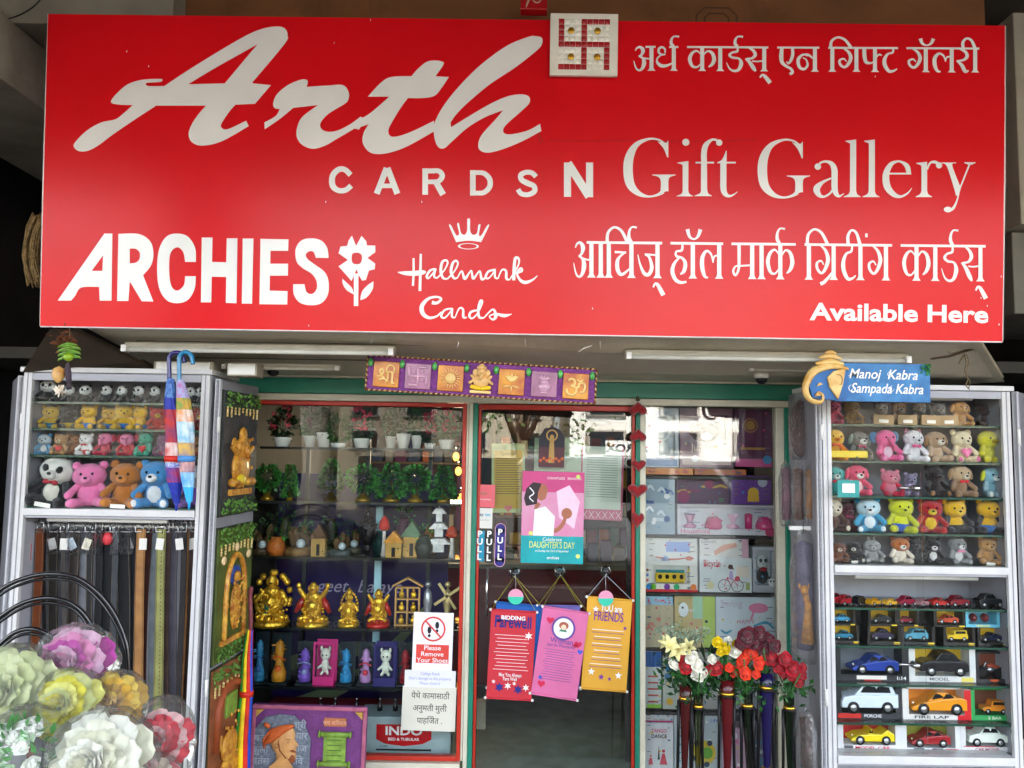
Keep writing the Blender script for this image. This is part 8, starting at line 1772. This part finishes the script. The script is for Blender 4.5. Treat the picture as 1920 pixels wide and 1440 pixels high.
def vase(pxt, pyt, pxb, wpx, col, clear, label, heads, leafn, seed, ring_, Y=YVs, stand=True):
    q = k(Y); a = at(pxb, 1520, Y); top = at(pxt, pyt, Y) - a; ra = random.Random(seed); w = wpx * q / 2; L = top.z
    r = E('flower_vase', label, 'flower vase', a, 'tall vases of artificial flowers')
    m = glassmat('vase_glass_' + col, tuple(lin(int(col[i:i + 2], 16)) for i in (0, 2, 4)) if clear else (.5, .5, .5), rough=.03) if clear else M('vase_' + col, col, .2, coat=.15, var=.1, spec=.3)
    g = G(m); N = 10; g.T = None
    pts = [top * (i / N) for i in range(N + 1)]; g.tube(pts, [w * (.28 + .72 * (i / N) ** 1.2) for i in range(N + 1)], 16, cap=not clear); g.obj('vase', r)
    g = G(M('gold_band', 'D8A838', .25, .9)); 
    p = top * .90; g.lathe([(w * 1.0, -.006), (w * 1.06, 0), (w * 1.0, .006)], p, 16); p = top * .30; g.lathe([(w * .62, -.008), (w * .66, 0), (w * .62, .008)], p, 14); g.obj('gold_band', r)
    if stand:
        for s in (-1, 1): g = G(M('wrought_iron', '141214', .4, .3)); g.tube([top * .88 + Vector((s * w * 1.1, .0, 0)), top * .6 + Vector((s * w * 1.0, .01, 0)), Vector((s * w * 1.6, .02, -.35 - a.z))], .006, 8); g.obj('stand_leg', r)
        g = G(M('wrought_iron', '141214', .4, .3)); g.lathe([(w * 1.08, -.004), (w * 1.12, .004)], top * .88, 16); g.obj('stand_ring', r)
    g = G(M('stem_green', '2E5A26', .6)); 
    for hx, hy, hr, hk in heads:
        p = at(hx, hy, Y + ra.uniform(-.06, .06)) - a; g.tube([top * .6, top + Vector((0, 0, .0)), p], .0028, 5)
    g.obj('stems', r)
    g = G(leafm[1]); base = Vector((sum(h[0] for h in heads) / len(heads), 0, 0)); cy = sum(h[1] for h in heads) / len(heads); cc = at(base.x, (cy + pyt) / 2, Y) - a
    sp = (max(h[0] for h in heads) - min(h[0] for h in heads)) * q * .5 + .03
    for i in range(int(leafn * 1.7)):
        g.use(leafm[i % 2]); g.leaf(cc + Vector((max(-sp * .85, min(sp * .85, ra.gauss(0, sp * .45))), ra.uniform(-.02, .06), ra.gauss(0, .03) - .012)), (ra.uniform(-1, 1), ra.uniform(-1, .3), ra.uniform(-.8, 1)), .032, .016, ra.uniform(0, 6))
    g.obj('foliage', r)
    for hx, hy, hr, hk in heads:
        p = at(hx, hy, Y - .03 + ra.uniform(-.03, .02)) - a; kk, cl_ = hk.split(':'); g = G(FC[cl_]); ax = (ra.uniform(-.5, .5), -1, ra.uniform(.1, .7))
        (lily if kk == 'l' else rose)(g, p, hr * 1.15 * q, ax, ra); g.obj('blossom', r)
    return r
vase(1285, 1285, 1283, 22, '3A0E0E', False, 'dark red flute vase under the pale lilies', [(1250, 1213, 17, 'l:cream'), (1272, 1218, 17, 'l:cream'), (1246, 1206, 12, 'l:cream'), (1292, 1214, 14, 'l:cream'), (1276, 1228, 10, 'r:red'), (1262, 1245, 10, 'r:white')], 60, 1, 0)
vase(1309, 1302, 1308, 18, 'B8B8A0', True, 'clear vase of red and white roses with gold band', [(1287, 1250, 15, 'r:red'), (1298, 1233, 14, 'r:white'), (1312, 1262, 17, 'r:white'), (1333, 1256, 11, 'r:red'), (1343, 1253, 15, 'r:red'), (1336, 1236, 10, 'r:white'), (1308, 1247, 12, 'r:white'), (1268, 1250, 8, 'r:white')], 170, 2, 0)
vase(1363, 1275, 1364, 26, '4A0E12', False, 'bright red brown flute vase under the yellow roses', [(1346, 1204, 11, 'r:yellow'), (1360, 1216, 12, 'r:yellow'), (1381, 1208, 10, 'r:yellow'), (1379, 1222, 12, 'r:white'), (1352, 1222, 9, 'r:yellow'), (1365, 1202, 9, 'r:white')], 70, 3, 0)
vase(1400, 1300, 1408, 22, 'A8B0A0', True, 'clear vase of orange blossoms with gold band', [(1409, 1222, 15, 'r:orange'), (1395, 1236, 14, 'r:orange'), (1424, 1244, 14, 'r:orange'), (1378, 1259, 13, 'r:orange'), (1398, 1263, 14, 'r:orange'), (1417, 1262, 12, 'r:orange'), (1387, 1247, 10, 'r:orange'), (1368, 1252, 9, 'r:orange')], 130, 4, 0)
vase(1437, 1262, 1438, 26, '16103A', False, 'deep violet vase under the large maroon roses', [(1402, 1194, 20, 'r:maroon'), (1424, 1188, 16, 'r:maroon'), (1440, 1203, 18, 'r:maroon'), (1416, 1206, 15, 'r:maroon'), (1454, 1212, 14, 'r:maroon'), (1390, 1207, 13, 'r:maroon'), (1432, 1216, 14, 'r:maroon')], 20, 5, 0)
vase(1479, 1305, 1483, 20, '8A9880', True, 'greenish clear vase of scarlet roses leaning toward the cabinet', [(1446, 1234, 15, 'r:scarlet'), (1461, 1250, 14, 'r:scarlet'), (1474, 1236, 15, 'r:scarlet'), (1488, 1254, 15, 'r:scarlet'), (1500, 1264, 15, 'r:scarlet'), (1497, 1278, 12, 'r:scarlet'), (1484, 1268, 10, 'r:scarlet'), (1470, 1262, 11, 'r:scarlet'), (1506, 1252, 9, 'r:scarlet')], 70, 6, 0)
r = E('foliage_spray', 'grey green leafy spray rising behind the white lilies', 'plant spray', at(1275, 1225, YVs + .08)); q = k(YVs); ra = random.Random(9)
g = G(M('spray_stem', '5A7050', .6))
tips = [(-35, 40), (-22, 48), (-10, 50), (4, 46), (18, 42), (32, 40), (44, 36), (50, 44)]
for a, b in tips: g.tube([(0, 0, -.05), (a * q * .5, 0, b * q * .6), (a * q, 0, b * q)], .0015, 4)
g.obj('stems', r)
g = G(M('spray_leaf', '8A9A80', .6, var=.3, scale=30)); g.use(M('spray_leaf', '8A9A80', .6, var=.3, scale=30))
for i in range(420):
    a, b = ra.choice(tips); t = ra.uniform(.2, 1); g.leaf((a * q * t + ra.gauss(0, .012), ra.uniform(-.03, .03), b * q * t + ra.gauss(0, .01)), (ra.uniform(-1, 1), -.3, ra.uniform(-.2, 1)), .020, .008, ra.uniform(0, 6))
g.obj('foliage', r)
r = E('foliage_spray', 'broad green and white lily leaves leaning beside the yellow roses', 'plant spray', at(1325, 1240, YVs + .05))
g = G(leafm[0])
for a, b, L in ((8, 10, .10), (-8, 14, .08), (14, 6, .09)): g.leaf((a * q * .3, 0, 0), (a, -3, b + 20), L, .024, 1.2, .1)
g.use(M('pale_leaf', 'C8CCA0', .5, var=.2)); 
for a in (-12, -4, 4, 18): g.leaf((a * q * .3, -.01, .0), (a, -3, 22), .075, .014, .5, .1)
g.obj('foliage', r)

# ================================================================ BLACK HOOPS AND WRAPPED FLOWERS, near the camera
Yh = 2.5; q = k(Yh)
hs = E('hoop_stand', 'black metal stand of three double hoops behind the wrapped flowers', 'stand', at(100, 1290, Yh))
for i, L in enumerate(([(-60, 1165), (0, 1107), (50, 1083), (100, 1076), (150, 1086), (200, 1128), (232, 1190), (241, 1260), (241, 1420)], [(-60, 1205), (0, 1157), (45, 1130), (95, 1121), (140, 1135), (172, 1172), (186, 1230), (188, 1400)], [(-60, 1260), (0, 1208), (28, 1186), (58, 1179), (86, 1187), (108, 1208), (120, 1250), (122, 1400)])):
    g = G(M('black_enamel', '121214', .25, coat=.6)); o = hs.location
    for dpx, rr_ in ((0, 4.2), (7, 3.0)):
        P_ = smoothpath([tuple(at(x - (4 if x > 150 else 0) * (dpx > 0), y + dpx * 1.3, Yh + .004 * dpx) - o) for x, y in L], 6); g.tube(P_, rr_ * q, 8)
    g.obj('hoop', hs)
m_wrap = glassmat('clear_wrap', (.95, .96, .94), bump=.9, bscale=12, rough=.05, ior=1.35, gain=.5, haze=.04)
def bundle(px, py, rpx, Y, cols, label, seed, kind='ruffle', sy=1.0):
    q = k(Y); ra = random.Random(seed); R = rpx * q; r = E('wrapped_flower', label, 'wrapped flower', at(px, py, Y), 'flowers wrapped in clear plastic')
    ms = [M('bloom_' + c, c, .6, var=.12, scale=10, sheen=.2) for c in cols]
    if kind == 'ruffle':                                   # one big open bloom: broad wavy petals round a centre
        for i in range(38):
            g = G(ms[i % len(ms)]); t = i / 38; a = i * 2.39; ax = Vector((0, -1, .35)).normalized(); u = Vector((1, 0, 0)); v = ax.cross(u).normalized(); d = u * cos(a) + v * sin(a); tg = ax.cross(d); vs = []; ph = ra.uniform(0, 6)
            for b in range(6):
                f_ = b / 5
                for e in range(7):
                    ee = (e - 3) / 3; w = R * .40 * (.35 + .65 * sin(pi * min(1, f_ * .62 + .12))) * (.45 + .6 * t)
                    p = d * R * (.12 + .98 * t) * f_ + tg * ee * w + ax * (R * (.62 - .55 * t) * f_ ** .8 + R * (.28 - .3 * t)) + ax * (sin(ee * 6 + ph) * R * .09 + sin(ee * 13 + ph * 2) * R * .03) * f_ - d * ee * ee * R * .12
                    vs.append(p)
            g.add(vs, [(b * 7 + e, b * 7 + e + 1, (b + 1) * 7 + e + 1, (b + 1) * 7 + e) for b in range(5) for e in range(6)], True); g.obj('petal', r)
    else:                                                  # a ball of small blossoms and leaves
        for i in range(26):
            d = Vector((ra.gauss(0, 1), -abs(ra.gauss(0, 1)), ra.gauss(0, 1))).normalized(); g = G(ms[i % len(ms)]); rose(g, d * R * .72, R * .26, d, ra, 9); g.obj('blossom', r)
        g = G(leafm[2])
        for i in range(90): d = Vector((ra.gauss(0, 1), -abs(ra.gauss(0, 1)) * .8, ra.gauss(0, 1))).normalized(); g.leaf(d * R * .7, d + Vector((ra.uniform(-1, 1), 0, ra.uniform(-1, 1))), R * .3, R * .13, ra.uniform(0, 6))
        g.obj('foliage', r)
    g = G(m_wrap); seg, ring = 30, 18; vs = []
    for i in range(ring + 1):
        a = pi * i / ring
        for j in range(seg):
            b = 2 * pi * j / seg; w_ = 1.04 + .05 * sin(5 * b + 3 * a + seed) + .03 * sin(11 * b - 7 * a); vs.append((R * w_ * sin(a) * cos(b), R * w_ * .95 * sin(a) * sin(b), R * w_ * sy * cos(a)))
    g.add(vs, [(i * seg + j, (i + 1) * seg + j, (i + 1) * seg + (j + 1) % seg, i * seg + (j + 1) % seg) for i in range(ring) for j in range(seg)], True); g.obj('plastic_wrap', r)
    return r
bundle(140, 1250, 72, 2.30, ['D888B4', 'B8409A', 'DCB0C8'], 'pink and magenta wrapped flower, topmost of the pile', 1)
bundle(22, 1300, 82, 2.15, ['C0C692', 'D0D4A6'], 'pale yellow green wrapped flower at the edge of the pile', 2)
bundle(128, 1322, 62, 2.12, ['CFC52A', 'D8D470', 'C4C884'], 'lemon yellow wrapped flower in the middle of the pile', 3)
bundle(216, 1322, 58, 2.20, ['D8A820', 'B8903A', 'E0C050'], 'golden yellow wrapped flower under the pink one', 4)
bundle(306, 1390, 56, 2.25, ['C81E34', 'D83A4A', 'E0B0B0'], 'crimson wrapped flower nearest the belts', 5, sy=1.35)
bundle(48, 1415, 82, 2.0, ['E0E2D8', 'B8D0B0', 'E6E6DE'], 'wrapped ball of small white and green blossoms', 6, 'ball')
bundle(190, 1432, 92, 1.98, ['E0DECB', 'D4D2BA', 'E8E6DA'], 'largest creamy white wrapped flower in front', 7)
bundle(285, 1470, 50, 2.1, ['D8C8B8', 'C87078'], 'half seen blush wrapped flower below the crimson one', 8)
tb = E('flower_table', 'low table under the pile of wrapped flowers', 'table', (at(140, 1440, 2.15).x, 2.15, -.35)); zz = at(140, 1530, 2.15).z + .35
g = G(M('table_cloth', '5A5448', .8)); g.box((0, 0, zz), (1.0, .5, .03)); g.obj('top', tb)
for a in (-.45, .45):
    for b in (-.2, .2): g = G(m_black); g.box((a, b, zz / 2 - .01), (.03, .03, zz - .01)); g.obj('leg', tb)
